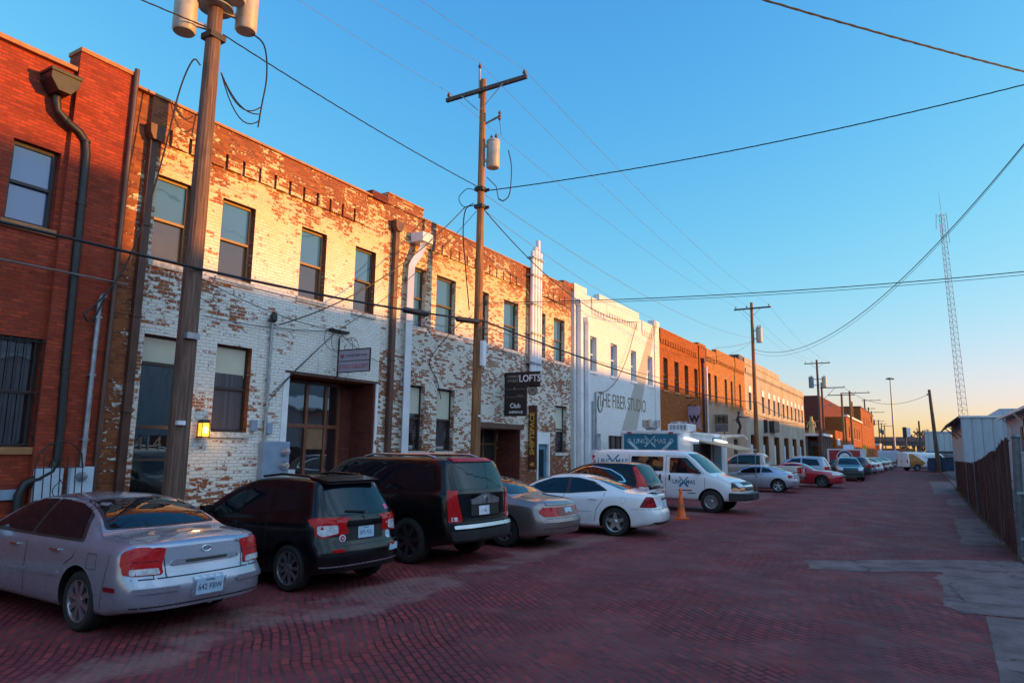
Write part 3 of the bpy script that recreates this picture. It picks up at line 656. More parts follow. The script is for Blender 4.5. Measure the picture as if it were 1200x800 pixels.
# --- white studio building
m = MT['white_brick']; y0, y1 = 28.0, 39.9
F_UP = [(29.5,30.65),(32.4,33.3),(35.26,36.1),(37.95,38.8)]
ops = [(a, b, 5.75, 7.45) for a, b in F_UP] + [(30.38,31.1,1.2,2.77),(32.05,34.1,.13,2.72),(35.6,36.6,.13,2.72)]
bf = shell('brick_building', 'white painted brick building with painted studio lettering', FX, y0, y1, 9.38, ops, m)
def blk(y0, y1, z0, z1, d=.05):
    mb = MB(); mb.box(FX-.3, FX+d, y0, y1, z0+.002, z1); mb.build('parapet', m, bf)
blk(28.0, 29.4, 9.38, 9.66); blk(30.9, 36.5, 9.38, 9.70); blk(38.95, 39.9, 9.38, 9.72, .09)
corbels(bf, m, FX, 30.0, 31.8, 8.55, 8.8, .36, .12, .05, 9.36); corbels(bf, m, FX, 31.85, 36.4, 8.72, 8.95, .36, .12, .05, 9.36); corbels(bf, m, FX, 37.0, 38.9, 8.55, 8.8, .36, .12, .05, 9.36)
pier(bf, m, FX, 28.0, 29.3, .13, 9.38, .06); pier(bf, m, FX, 39.1, 39.9, .13, 9.38, .06)
for a, b in F_UP:
    window(bf, FX, a, b, 5.75, 7.45, 'white_paint', 'glass_sky', 'glass_sky', inset=.19, sill_mat='white_paint')
window(bf, FX, 30.38, 31.1, 1.2, 2.77, 'white_paint', 'glass_low', 'glass_low', rail=0)
window(bf, FX, 32.05, 34.1, .13, 2.72, 'brown_frame', 'glass_low', 'glass_low', rail=0, mull=2, sill=False)
window(bf, FX, 35.6, 36.6, .13, 2.72, 'brown_frame', 'glass_low', 'glass_low', rail=0, sill=False)
for y, zt, w in ((28.35, 8.9, .34), (29.15, 8.2, .26)):
    spout(bf, FX+.06, y, zt, .15, 'white_metal', w*.7, .2, True, w+.1)
for y, zt in ((30.05, 4.3), (30.35, 4.75)):
    b = MB(); b.cyl((FX+.08, y, 1.9), (FX+.08, y, zt), .05, 8); b.build('conduit', MT['galv'], bf, smooth=40)
b = MB(); b.box(FX+.01, FX+.2, 29.75, 30.5, 1.2, 2.0); b.build('meter_cabinet', MT['white_metal'], bf, bevel=.01)
text('painted_sign', 'THE FIBER STUDIO', 1.0, MT['olive_ink'], frame((FX+.006, 34.2, 4.42), (0,1,0), (0,0,1)), bf, .002, sx=.80, weight=.004)
b = MB(); b.tube([(FX+.02, 31.0+.28*math.cos(t), 4.25+.42*math.sin(t)) for t in [2.2+i*.45 for i in range(11)]], [.05-.003*i for i in range(11)], 6); b.build('painted_flourish', MT['olive_ink'], bf)
# --- orange brick building
m = MT['orange_brick']
D_UP = [(40.76,41.65),(42.97,43.9),(45.2,46.05),(47.5,48.3)]
bd = shell('brick_building', 'bright orange brick building next to the white studio', FX, 39.92, 50.3, 9.42, [(a, b, 5.7, 7.7) for a, b in D_UP] + [(41.2,42.5,.13,2.8),(44.5,46.5,.9,2.8)], m)
corbels(bd, m, FX, 40.1, 48.2, 8.55, 8.82, .5, .16, .07, 9.41); coping(bd, FX, 39.92, 48.3, 9.42, 'cap', .1, .05)
mb = MB(); mb.box(FX-.3, FX+.1, 48.32, 50.3, 9.422, 9.68); mb.build('parapet', m, bd); pier(bd, m, FX, 48.6, 50.3, .13, 9.4, .08)
for a, b in D_UP: window(bd, FX, a, b, 5.7, 7.7, 'tan_frame', 'glass_sky', 'glass_screen', inset=.2, sill_mat='cap')
window(bd, FX, 41.2, 42.5, .13, 2.8, 'dark_frame', 'glass_low', 'glass_low', rail=0, sill=False); window(bd, FX, 44.5, 46.5, .9, 2.8, 'dark_frame', 'glass_low', 'glass_low', rail=0, mull=1)
spout(bd, FX+.08, 49.2, 8.6, .15, 'brown_metal', .2, .14, True, .4)
b = MB(); b.cyl((FX+.2, 50.0, 3.2), (FX+.2, 50.0, 8.1), .06, 8); b.build('conduit', MT['white_metal'], bd, smooth=40)
# --- tan-orange building
m = MT['tan_brick']
E_UP = [(51.08,51.85),(52.92,53.7),(56.11,56.85),(58.12,58.8),(61.2,61.9)]
be = shell('brick_building', 'tan and orange brick building with patterned cornice behind the dancer sculpture', FX, 50.32, 63.5, 9.55, [(a, b, 5.68, 7.75) for a, b in E_UP] + [(54.5,55.6,.13,3.0),(58.6,60.2,.13,3.0),(51.2,53.4,.9,2.9)], m)
mb = MB(); mb.box(FX-.3, FX+.06, 53.5, 59.8, 9.552, 9.85); mb.build('parapet', m, be)
mb = MB(); mb.box(FX-.3, FX+.06, 59.82, 63.5, 9.552, 9.95); mb.build('parapet', m, be)
corbels(be, m, FX, 50.5, 53.3, 8.6, 8.95, .4, .2, .07, 9.54); corbels(be, m, FX, 53.5, 63.3, 8.75, 9.0, .4, .2, .07, 9.54)
for a, b in E_UP: window(be, FX, a, b, 5.68, 7.75, 'dark_frame', 'glass_low', 'glass_low', inset=.2, sill_mat='cap')
for a, b in ((54.5,55.6),(58.6,60.2)): window(be, FX, a, b, .13, 3.0, 'dark_frame', 'glass_low', 'glass_low', rail=0, sill=False, mull=1)
window(be, FX, 51.2, 53.4, .9, 2.9, 'dark_frame', 'glass_low', 'glass_low', rail=0, mull=1)
b = MB(); b.box(FX-.9, FX-.02, 61.6, 63.2, 9.96, 10.45); b.build('roof_box', MT['brown_metal'], be)
# --- long grey stucco building
m = MT['stucco']
ycs = [64.98,71.0,74.1,77.0,79.6,82.7,85.4,88.3,91.2,94.0,96.8]
ops = [(y, y+1.0, 5.7, 7.35) for y in ycs]
low = [(65.2,67.0),(70.8,73.4),(76.6,79.4),(82.6,85.4),(88.4,91.2),(94.2,97.0)]
ops += [(a, b, .2, 3.5) for a, b in low]
bg_ = shell('stucco_building', 'long grey stucco building with rows of small upper windows', FX, 63.52, 99.0, 9.85, ops, m)
mb = MB(); mb.box(FX-.3, FX+.05, 63.52, 81.0, 9.852, 10.42); mb.build('parapet', m, bg_)
corbels(bg_, m, FX, 63.8, 98.8, 8.95, 9.15, .55, .25, .08, 9.5)
mb = MB(); mb.box(FX+.002, FX+.06, 63.6, 98.9, 5.35, 5.5); mb.build('string_course', m, bg_)
for y in ycs:
    w = window(bg_, FX, y, y+1.0, 5.7, 7.35, 'brown_frame', 'glass_low', 'glass_low', inset=.2, rail=0)
    b = MB(); b.box(FX-.03, FX+.05, y-.1, y+1.1, 7.352, 7.95); b.build('lintel', MT['white_paint'], w)
for a, b_ in low:
    w = window(bg_, FX, a, b_, .2, 3.5, 'door_wood', 'glass_low', 'glass_low', inset=.22, fw=.14, rail=0, sill=False, mull=1)
    q = MB(); q.box(FX-.2, FX+.06, b_-.30, b_-.003, .21, 3.49); q.build('door_post', MT['door_wood'], w)
    q = MB(); q.box(FX-.06, FX-.02, a+.05, a+.9, .25, 2.6); q.build('shutter', MT['pale_blue_panel'], w)
b = MB(); b.box(FX+.01, FX+.5, 74.2, 77.2, 4.0, 5.1); b.build('wall_unit', MT['plastic'], bg_, bevel=.03)
b = MB(); b.box(FX+.01, FX+.35, 71.4, 71.8, 3.8, 5.1); b.build('wall_unit', MT['plastic'], bg_, bevel=.02)
# --- far group beyond the stucco building
pr = world_root('porch_building', (-13.6, 107, 0), 'dark porch with flat white edged roof beyond the stucco building', 'building')
b = MB(); b.box(-18, -13.3, 103, 112, 0, 3.5); b.build('wall', MT['dark_inside'], pr)
b = MB(); b.box(-18, -11.6, 102.6, 113, 4.15, 4.5); b.build('roof', MT['white_metal'], pr)
for k in range(5):
    b = MB(); b.box(-11.9, -11.65, 102.8+k*2.4, 103.05+k*2.4, 0, 4.15); b.build('post', MT['concrete'], pr)
for k in range(4):
    b = MB(); b.box(-17.2+k*1.6, -16.95+k*1.6, 102.75, 102.95, 0, 4.15); b.build('post', MT['concrete'], pr)
b = MB(); b.box(-13.29, -13.2, 103.5, 111, .3, 2.8); b.build('window', MT['glass_low'], pr)
st = world_root('rooftop_statue', (-13.3, 104, 4.5), 'pale yellow standing figure on the porch roof edge', 'statue')
b = MB(); b.lathe([(0,0),(.42,.02),(.40,.5),(.30,1.2),(.38,1.6),(.16,1.95),(.2,2.1),(.2,2.3),(0,2.42)], (-13.3,104.2,4.5), 'z', 14); b.cyl((-13.65,104.2,6.1),(-13.9,104.0,5.3),.1,8,.07); b.cyl((-12.95,104.2,6.1),(-12.75,104.0,5.3),.1,8,.07); b.build('figure', simple('pale_statue', (.55,.40,.16), .7), st, smooth=50)
lo_ = shell('brick_building', 'low orange brick shop with a white sign between far poles', -11.2, 105+8, 124, 5.2, [(114.5,116.5,.5,2.6),(119,121,.2,2.6)], MT['orange_brick'], back=-30)
for a, b in ((114.5,116.5),(119,121)): window(lo_, -11.2, a, b, .5 if a < 118 else .2, 2.6, 'dark_frame', 'glass_low', 'glass_low', rail=0)
b = MB(); b.box(-11.19, -11.1, 115.0, 118.6, 3.0, 4.0); b.build('sign_panel', MT['sign_white'], lo_)
wv = [(y, y+1.4, 4.4, 6.4) for y in (133, 138.5, 144, 149.5, 155)] + [(y, y+2.0, .4, 2.9) for y in (132.5, 139.5, 146.5, 153.5)]
lw = shell('brick_building', 'orange brick warehouse with white edged roof behind the far poles', -11.0, 128.6, 161.5, 7.9, wv, MT['far_brick'], back=-34)
for a, b, c, d in wv: window(lw, -11.0, a, b, c, d, 'dark_frame', 'glass_low', 'glass_low', rail=0)
b = MB(); b.box(-11.3, -10.7, 128.4, 161.6, 7.92, 8.25); b.build('coping', MT['white_metal'], lw)
wg = [(y, y+1.4, 7.6, 9.6) for y in (170, 178, 186)] + [(y, y+1.6, 1, 3.4) for y in (168, 176, 184, 192)]
gr = shell('brick_building', 'tall dark red brick warehouse with faded wall painting, end wall facing the camera', -11.0, 162.5, 205, 11.4, wg, MT['far_brick'], back=-40)
for a, b, c, d in wg: window(gr, -11.0, a, b, c, d, 'dark_frame', 'glass_low', 'glass_low', rail=0)
b = MB(); b.box(-40.2, -10.9, 162.3, 205.2, 11.42, 11.62); b.build('coping', MT['cap_dark'], gr)
b = MB(); b.box(-22, -14.5, 162.40, 162.49, 6.3, 9.3); b.build('faded_mural', brick('faded_mural', (.3,.13,.1), (.24,.1,.08), (.2,.1,.08), paint=(.5,.36,.32), cover=.45), gr)
b = MB(); b.box(-26, -25, 170, 171, 11.6, 13.6); b.build('chimney', MT['far_brick'], gr)
dk = shell('brick_building', 'dark brick building rising between the stucco building and the tall warehouse', -14.5, 124.5, 160, 11.3, [], MT['dark_brick'], back=-44)
# right-hand side of the street beyond the fence
def shed(name, label, x0, x1, y0, y1, h, mat, ridge=0, over=.3, face='X', group='metal sheds beyond the fence'):
    root = world_root(name, ((x0+x1)/2, (y0+y1)/2, 0), label, 'shed', group)
    mb = MB()
    if ridge:
        xm = (x0+x1)/2
        for y in (y0, y1): mb.quad((x0,y,0),(x1,y,0),(x1,y,h),(xm,y,h+ridge),(x0,y,h))
        mb.quad((x0,y0,0),(x0,y1,0),(x0,y1,h),(x0,y0,h)); mb.quad((x1,y0,0),(x1,y1,0),(x1,y1,h),(x1,y0,h))
        mb.build('wall', mat, root)
        rb = MB(); o = over
        for sx, xa in ((-1, x0-o), (1, x1+o)):
            zz = h - ridge*o/(xm-x0)
            rb.prism([(xa, zz), (xm, h+ridge), (xm, h+ridge+.12), (xa, zz+.12)], 'y', y0-o, y1+o)
        rb.build('roof', MT['white_metal'], root)
    else:
        mb.box(x0, x1, y0, y1, 0, h); mb.build('wall', mat, root)
        rb = MB(); rb.box(x0-.12, x1+.12, y0-.12, y1+.12, h+.002, h+.14); rb.build('roof', MT['white_metal'], root)
    return root
s1 = shed('shed', 'nearest pale shed with overhanging eave behind the gate', 4.45, 13, 30, 52, 4.25, MT['shed_a'], ridge=1.1, over=.5)
for y, z0, z1 in ((43.8, 2.2, 3.5), (38.5, 1.0, 3.0), (35.5, 1.8, 3.0)):
    b = MB(); b.box(4.40, 4.47, y, y+.9, z0, z1); b.build('window', MT['brown_frame'], s1)
for y in (48.6, 42.4):
    b = MB(); b.tube([(3.97, y, 4.1), (4.3, y, 3.7), (4.36, y, 3.5), (4.36, y, .1)], .05, 8); b.build('downspout', MT['white_metal'], s1)
b = MB(); b.box(4.2, 4.44, 41.0, 41.3, 3.4, 3.8); b.build('flood_light', MT['plastic'], s1)
s2 = shed('shed', 'tall white ribbed metal shed with flat parapet beside the leaning pole', 2.55, 12, 62, 84, 4.75, MT['shed_b'])
b = MB(); b.box(5.0, 12, 62.3, 84, 4.9, 5.4); b.build('parapet', MT['shed_b'], s2)
b = MB(); b.prism([(1.55, 4.1), (2.54, 4.9), (2.54, 5.0), (1.55, 4.22)], 'y', 63, 84); b.build('canopy', MT['brown_metal'], s2)
for y in (63.1, 70): 
    b = MB(); b.bar((1.7, y, 4.15), (2.55, y, 3.3), .08, .08); b.build('bracket', MT['brown_metal'], s2)
s3 = shed('shed', 'grey ribbed shed behind the white van and dumpster', .25, 16, 106, 140, 4.75, MT['shed_c'])
b = MB(); b.box(.1, 9, 104.2, 105.6, 2.05, 2.3); b.build('canopy', MT['dark_frame'], s3)
# warehouses on the far side of the yard: just outside the picture, they shade the street in the evening
w1 = shed('warehouse', 'tall pale metal warehouse across the yard on the right', 21.0, 60, 6, 22.6, 10.3, MT['shed_a'], group='warehouses across the yard')
w2 = shed('warehouse', 'long ribbed metal warehouse across the yard on the right', 21.0, 60, 22.7, 78, 8.75, MT['shed_b'], group='warehouses across the yard')
w5 = shed('warehouse', 'lower metal warehouse across the yard further down on the right', 21.0, 60, 78.1, 125, 8.05, MT['shed_a'], group='warehouses across the yard')
w3 = shed('warehouse', 'low metal warehouse at the far end of the yard', 21.0, 60, 125.1, 330, 5.6, MT['shed_c'], group='warehouses across the yard')
w4 = shed('warehouse', 'low pale warehouse behind the photographer on the right', 10.0, 40, -40, 20, 6.0, MT['shed_a'], group='warehouses across the yard')
# bridge, billboard, wall, masts
br = world_root('overpass', (-8, 262, 0), 'highway overpass with dark girders crossing the street in the distance', 'bridge')
b = MB(); b.box(-40, 40, 258, 268, 5.5, 6.2); b.build('deck', MT['concrete'], br)
b = MB(); b.box(-40, 40, 258.3, 258.7, 4.2, 5.5); b.box(-40, 40, 267, 267.4, 4.2, 5.5); b.build('girder', MT['girder'], br)
b = MB(); b.box(-40, 40, 257.9, 258.1, 6.21, 7.0); b.build('parapet', MT['concrete'], br)
for x in (-15.5, -8.5, -1.5, 9, 20):
    b = MB(); b.box(x-.5, x+.5, 260, 266, 0, 4.2); b.build('pier', MT['concrete'], br)
fw = world_root('boundary_wall', (-6, 240, 0), 'low red brick wall under the overpass', 'wall')
b = MB(); b.box(-11, -2.2, 240, 240.5, 0, 3.2); b.build('wall', MT['far_brick'], fw)
bw = world_root('far_building', (-13, 250, 0), 'small pale building with an orange door under the overpass', 'building')
b = MB(); b.box(-16, -11.2, 232, 246, 0, 4.6); b.build('wall', MT['shed_c'], bw)
b = MB(); b.box(-12.4, -11.3, 231.9, 232.0, .6, 4.0); b.build('door', MT['orange'], bw)
b = MB(); b.box(-14.4, -13.2, 231.9, 232.0, .3, 4.2); b.build('door', MT['white_paint'], bw)
bi = world_root('billboard', (-4.6, 230, 0), 'distant black and white billboard on a single post', 'billboard')
b = MB(); b.cyl((-4.3,230,0),(-4.3,230,6.3),.22,10); b.build('post', MT['girder'], bi)
b = MB(); b.box(-5.0,-3.95,229.8,230.2,6.2,9.3); b.build('panel', MT['sign_black'], bi)
b = MB(); b.box(-3.93,-3.0,229.8,230.2,6.6,9.1); b.build('panel', MT['sign_white'], bi)
ma = world_root('light_mast', (-6.3, 200, 0), 'tall slender highway light mast on the horizon', 'mast')
b = MB(); b.cyl((-6.3,200,0),(-6.3,200,20.8),.28,10,.14); b.build('shaft', MT['mast'], ma, smooth=40)
b = MB(); b.lathe([(.1,20.7),(.75,20.75),(.75,20.95),(.1,21.0)], (-6.3,200,0), 'z', 12)
for k in range(6): b.box(-6.3+.8*math.cos(k)-.18, -6.3+.8*math.cos(k)+.18, 200+.8*math.sin(k)-.18, 200+.8*math.sin(k)+.18, 20.5, 20.8)
b.build('luminaire', MT['mast'], ma)
# lattice radio tower
tw = world_root('radio_tower', (13.4, 300, 0), 'tall lattice radio mast standing on the horizon', 'radio tower')
b = MB(); cx, cy = 13.5, 300.0
def tp(k, z): 
    r = 1.75*(1 - z/100*.50); t = 2*math.pi*k/3 + .4; lean = -.020*z
    return Vector((cx + lean + r*math.cos(t), cy + r*math.sin(t), z))
zs = [i*2.2 for i in range(43)]
for k in range(3):
    b.tube([tp(k, z) for z in zs], .10, 5)
    for i in range(len(zs)-1):
        b.cyl(tp(k, zs[i]), tp((k+1) % 3, zs[i+1]), .05, 4); b.cyl(tp(k, zs[i+1]), tp((k+1) % 3, zs[i+1]), .04, 4)
b.build('lattice', MT['mast'], tw, fixn=False)
b = MB(); top = Vector((cx-1.9, cy, 94)); b.cyl(top, top+Vector((-.25, 0, 8)), .10, 6, .04)
for k in range(4):
    t = k*1.57; b.cyl(top+Vector((2.0*math.cos(t), 2*math.sin(t), -13+k*3)), top+Vector((1.6*math.cos(t), 1.6*math.sin(t), -1)), .12, 6); b.cyl(top+Vector((0,0,-2)), top+Vector((1.6*math.cos(t), 1.6*math.sin(t), -2)), .06, 5)
b.build('antenna', MT['mast'], tw, fixn=False)
# bare trees by the overpass
def bare_tree(x, y, h, seed, label):
    rnd = random.Random(seed); root = world_root('bare_tree', (x, y, 0), label, 'tree', 'bare trees by the overpass')
    tb = MB(); cb = MB()
    def grow(p, d, L, r, lv):
        q = p + d*L; mid = p.lerp(q, .5) + Vector((rnd.uniform(-1,1), rnd.uniform(-1,1), 0))*L*.06
        (tb if lv < 2 else cb).tube([p, mid, q], [max(r, .075), max(r*.85, .07), max(r*.65, .06)], 5 if lv < 2 else 3, cap=False)
        if lv == 5: return
        for k in range(rnd.choice((3, 3, 4)) if lv < 4 else 4):
            a = rnd.uniform(0, 6.28); s = rnd.uniform(.35, .85)
            nd = (d + Vector((math.cos(a)*s, math.sin(a)*s, rnd.uniform(-.1, .4)))).normalized()
            grow(p.lerp(q, rnd.uniform(.55, 1)), nd, L*rnd.uniform(.58, .78), r*.55, lv+1)
    grow(Vector((x, y, 0)), Vector((0, 0, 1)), h*.30, h*.035, 0)
    tb.build('trunk', MT['bark'], root, fixn=False); cb.build('crown', MT['twig'], root, fixn=False)
bare_tree(-3.0, 285, 13.5, 3, 'dry brown bare tree to the right of the billboard')
bare_tree(-.4, 290, 12.0, 5, 'smaller bare tree just left of the grey shed')
bare_tree(-5.6, 275, 6.0, 8, 'low bare tree under the overpass left of the billboard post')

for root, x, y, w, d, h, z in ((bb, -19, 21, 1.4, 1.2, 1.9, 8.87), (bf, -17, 33.5, .9, .9, 1.25, 8.93), (bd, -18, 45.2, 1.2, 1.0, 1.5, 8.97), (bg_, -16.5, 72, 1.5, 2.0, 1.6, 9.4), (bg_, -17, 88, 1.4, 1.8, 1.5, 9.4)):
    b = MB(); b.box(x-w/2, x+w/2, y-d/2, y+d/2, z, z+h); b.box(x-w/2-.05, x+w/2+.05, y-d/2-.05, y+d/2+.05, z+h+.002, z+h+.08); b.build('roof_unit', MT['galv'], root, bevel=.02)
for root, x, y, h, z in ((bf, -15.2, 29.0, 1.1, 8.93), (bd, -14.6, 43.0, .8, 8.97), (be, -15.0, 56.5, 1.1, 9.1), (ba, -16.5, 12.5, 1.0, 8.83)):
    b = MB(); b.cyl((x, y, z), (x, y, z+h), .06, 10); b.lathe([(.06,0),(.13,.04),(.10,.12),(0,.16)], (x, y, z+h), 'z', 12); b.build('roof_vent', MT['galv'], root, smooth=40)
# ------------------------------------------------------------------ vehicles
def pch(pts):
    """monotone cubic interpolation through (x, v) points"""
    x = np.array([p[0] for p in pts], float); y = np.array([p[1] for p in pts], float)
    if len(x) == 1: return lambda t: float(y[0])
    h = np.diff(x); d = np.diff(y)/h; m = np.zeros(len(x))
    m[0], m[-1] = d[0], d[-1]
    for i in range(1, len(x)-1):
        if d[i-1]*d[i] > 0:
            w1, w2 = 2*h[i]+h[i-1], h[i]+2*h[i-1]; m[i] = (w1+w2)/(w1/d[i-1]+w2/d[i])
    def f(t):
        t = min(max(t, x[0]), x[-1]); i = min(int(np.searchsorted(x, t, 'right'))-1, len(x)-2)
        s = (t-x[i])/h[i]; s2, s3 = s*s, s*s*s
        return float((2*s3-3*s2+1)*y[i] + (s3-2*s2+s)*h[i]*m[i] + (-2*s3+3*s2)*y[i+1] + (s3-s2)*h[i]*m[i+1])
    return f
def lin(pts):
    xs = [p[0] for p in pts]; ys = [p[1] for p in pts]; return lambda t: float(np.interp(t, xs, ys))
class Car:
    def __init__(c, name, label, sp, paint, loc, fwd, cat='car', group='vehicles parked along the street', trim=None):
        c.sp = sp; L, Wd = sp['L'], sp['W']; c.L, c.W = L, Wd
        ang = math.atan2(fwd[1], fwd[0])
        c.root = empty(name, (loc[0], loc[1], 0.006), ang, label, cat, group)
        c.paint = paint
        top, belt, bot = pch(sp['top']), pch(sp['belt']), lin(sp.get('bot', [(0,.30),(.5,.22),(L-.6,.20),(L,.26)]))
        plan = pch(sp.get('plan', [(0,.84),(.03,.885),(.08,.925),(.18,.958),(.4,.98),(1.2,1),(L-1.3,1),(L-.5,.95),(L-.15,.88),(L,.78)]))
        roofw = sp['roofw']; hroof = max(v for _, v in sp['top']) - sp['belt'][len(sp['belt'])//2][1]
        N = 72; xs = sorted(set([0, .02, .05, .09, L-.09, L-.05, L-.02, L] + [L*i/N for i in range(N+1)]))
        nc = 9; cols = [1-2*i/(nc-1) for i in range(nc)]
        vs = []; ring = None; sh_r, sh_f = lin(sp.get('shift_r', [(0,0),(1,0)])), lin(sp.get('shift_f', [(0,0),(1,0)]))
        pr, pf = sp.get('plan_r', .14), sp.get('plan_f', .28)
        def warp(x, y, z):
            yy = (y/(Wd/2))**2
            wr = max(0, 1-x/.9)**1.5; wf = max(0, 1-(L-x)/1.1)**1.5
            wr2 = max(0, 1-x/sp.get('shift_len', 1.0)); wf2 = max(0, 1-(L-x)/.9)
            return (x + (pr*yy*yy + pr*.35*yy)*wr + sh_r(z)*wr2 - (pf*yy*yy + pf*.4*yy)*wf - sh_f(z)*wf2, y, z)
        def half(x):
            zt, zb = top(x), bot(x); zbl = min(belt(x), zt-.025); w = Wd/2*plan(x)
            h = zt - zbl; f = min(1, max(0, h/hroof)); wb = w*.955
            yr = wb + (roofw - wb)*f**.9; cr = min(sp.get('crown', .07), .4*h+.008)
            zr = zt - cr; zm = zb + (zbl-zb)*.52
            bul = sp.get('bulge', 1.0)
            pts = [(w*.86, zb), (w*.95, zb+.02), (w*.975, zb+.07), (w*(1-.012*bul), zb+(zm-zb)*.45), (w*(1-.002*bul), zm-.06), (w, zm+.03), (w*(1-.006*bul), zm+(zbl-zm)*.55), (w*.985, zbl-.06), (w*.972, zbl-.02), (wb, zbl)]
            for t in (.12, .35, .6, .82): pts.append((wb+(yr-wb)*t + .012*f*math.sin(math.pi*t), zbl+(zr-zbl)*t))
            pts += [(yr-.004*f, zr - .02*f), (yr-.03*f-.004, zr + cr*.28)]
            return pts, yr-.03*f-.004, zr+cr*.28, zt
        for x in xs:
            pts, yr, zr, zt = half(x); m = len(pts)
            rg = [(x, y, z) for y, z in pts]
            rg += [(x, yr*cc, zt-(zt-zr)*abs(cc)**2.2) for cc in cols[1:-1]]
            rg += [(x, -y, z) for y, z in reversed(pts)]
            rg += [(x, -pts[0][0]*cc, pts[0][1]) for cc in cols[1:-1]]
            vs += rg; ring = len(rg)
        fs = []; ns = len(xs)
        for i in range(ns-1):
            for k in range(ring):
                k2 = (k+1) % ring; fs.append((i*ring+k, (i+1)*ring+k, (i+1)*ring+k2, i*ring+k2))
        for i, rev in ((0, False), (ns-1, True)):       # end caps as grids
            base = i*ring; L_ = list(range(m)); Rr = [m+nc-2+(m-1-k) for k in range(m)]
            bottom = [base+0] + [base+2*m+nc-2+(nc-3-k) for k in range(nc-2)][::1]
            def rowv(k):
                if k == 0: return [base] + [base + 2*m+nc-2 + (nc-3-q) for q in range(nc-2)] + [base+Rr[0]]
                if k == m-1: return [base+m-1] + [base+m+q for q in range(nc-2)] + [base+Rr[m-1]]
                yl = vs[base+k]; idx = [base+k]
                for q in range(1, nc-1):
                    vs.append((yl[0], yl[1]*cols[q], yl[2])); idx.append(len(vs)-1)
                return idx + [base+Rr[k]]
            rows = [rowv(k) for k in range(m)]
            for k in range(m-1):
                for q in range(nc-1):
                    f = (rows[k][q], rows[k][q+1], rows[k+1][q+1], rows[k+1][q]); fs.append(f[::-1] if rev else f)
        ro = sp['ro']; c.ro = ro
        vs = [warp(*v) for v in vs]; vs = [(x-ro, y, z) for x, y, z in vs]
        me = bpy.data.meshes.new('body'); me.from_pydata(vs, [], fs)
        for mm in (paint, MT['plastic'], MT['black']): me.materials.append(mm)
        bm = bmesh.new(); bm.from_mesh(me); bmesh.ops.recalc_face_normals(bm, faces=bm.faces); bm.to_mesh(me); bm.free()
        # wheel arches cut with a boolean
        cut = MB(); r, wb = sp['r'], sp['wb']; ra = r + sp.get('arch', .055)
        for ax in (0, wb):
            for s in (1, -1): cut.cyl((ax, s*(Wd/2+.2), r+.01), (ax, s*(Wd/2-.36), r+.01), ra, 40)
        for bx in sp.get('cut', []): cut.box(*bx)
        co = cut.build('cutter', MT['black']); co.data.materials.clear()
        for mm in (paint, MT['plastic'], MT['black']): co.data.materials.append(mm)
        for p in co.data.polygons: p.material_index = 2
        bo = _link0('body', me)
        md = bo.modifiers.new('arch', 'BOOLEAN'); md.object = co; md.operation = 'DIFFERENCE'; md.solver = 'EXACT'
        bpy.context.view_layer.update()
        me2 = bpy.data.meshes.new_from_object(bo.evaluated_get(bpy.context.evaluated_depsgraph_get()))
        bpy.data.objects.remove(bo); bpy.data.objects.remove(co)
        if len(me2.polygons) < 100: me2 = me
        c.me = me2; me2.name = 'body'
        bm = bmesh.new(); bm.from_mesh(me2); c.bvh = BVHTree.FromBMesh(bm); bm.free()
        c.seams = MB()
    # ---- projection of 2D shapes on the body ----
    def hit(c, view, u, v):
        o, d = {'L': ((u, 4, v), (0,-1,0)), 'R': ((u, -4, v), (0,1,0)), 'B': ((-9, u, v), (1,0,0)), 'F': ((12, u, v), (-1,0,0)), 'T': ((u, v, 5), (0,0,-1))}[view]
        h = c.bvh.ray_cast(Vector(o), Vector(d))
        if h[0] is None: h = c.bvh.find_nearest(Vector(o) + Vector(d)*(3.1 if view in 'LR' else 8.0 if view in 'BF' else 3.5))
        n = h[1]
        if n.dot(Vector(d)) > 0: n = -n
        return h[0], n
    def patch(c, mb, view, poly, off=.006, rnd=0.0, maxe=.09, mirror=False):
        """a thin shell following the body inside a 2D outline seen from one side"""
        if rnd: poly = roundpoly(poly, rnd)
        bm = bmesh.new(); vv = [bm.verts.new((p[0], p[1], 0)) for p in poly]; bm.faces.new(vv)
        bmesh.ops.triangulate(bm, faces=bm.faces)
        for _ in range(7):
            es = [e for e in bm.edges if e.calc_length() > maxe]
            if not es: break
            bmesh.ops.subdivide_edges(bm, edges=es, cuts=1); bmesh.ops.triangulate(bm, faces=[f for f in bm.faces if len(f.verts) > 3])
        bmesh.ops.beautify_fill(bm, faces=bm.faces, edges=[e for e in bm.edges if not e.is_boundary])
        bm.verts.ensure_lookup_table(); bm.verts.index_update()
        P = []; Q = []
        for v in bm.verts:
            h, n = c.hit(view, v.co.x, v.co.y); P.append(h+n*off); Q.append(h-n*.004)
        n0 = len(P); fs = [tuple(v.index for v in f.verts) for f in bm.faces]
        for e in bm.edges:
            if e.is_boundary:
                a, b = e.verts[0].index, e.verts[1].index; fs.append((a, b, b+n0, a+n0))
        bm.free()
        for s in ((1, -1) if mirror else (1,)):
            mb.add([(p.x, p.y*s, p.z) for p in P] + [(p.x, p.y*s, p.z) for p in Q], fs)
        return mb
    def part(c, name, shapes, mat, off=.006, rnd=0.0, maxe=.09, parent=None, smooth=35):
        if len(shapes) > 1 and name in ('side_window', 'door_window', 'window_trim', 'side_moulding', 'sill', 'bumper', 'rear_window'):
            return [c.part(name, [sh], mat, off, rnd, maxe, parent, smooth) for sh in shapes][0]
        mb = MB()
        for sh in shapes: c.patch(mb, sh[0], sh[1], off, rnd, maxe)
        o = mb.build(name, mat, None, smooth=smooth); o.parent = parent or c.root; return o
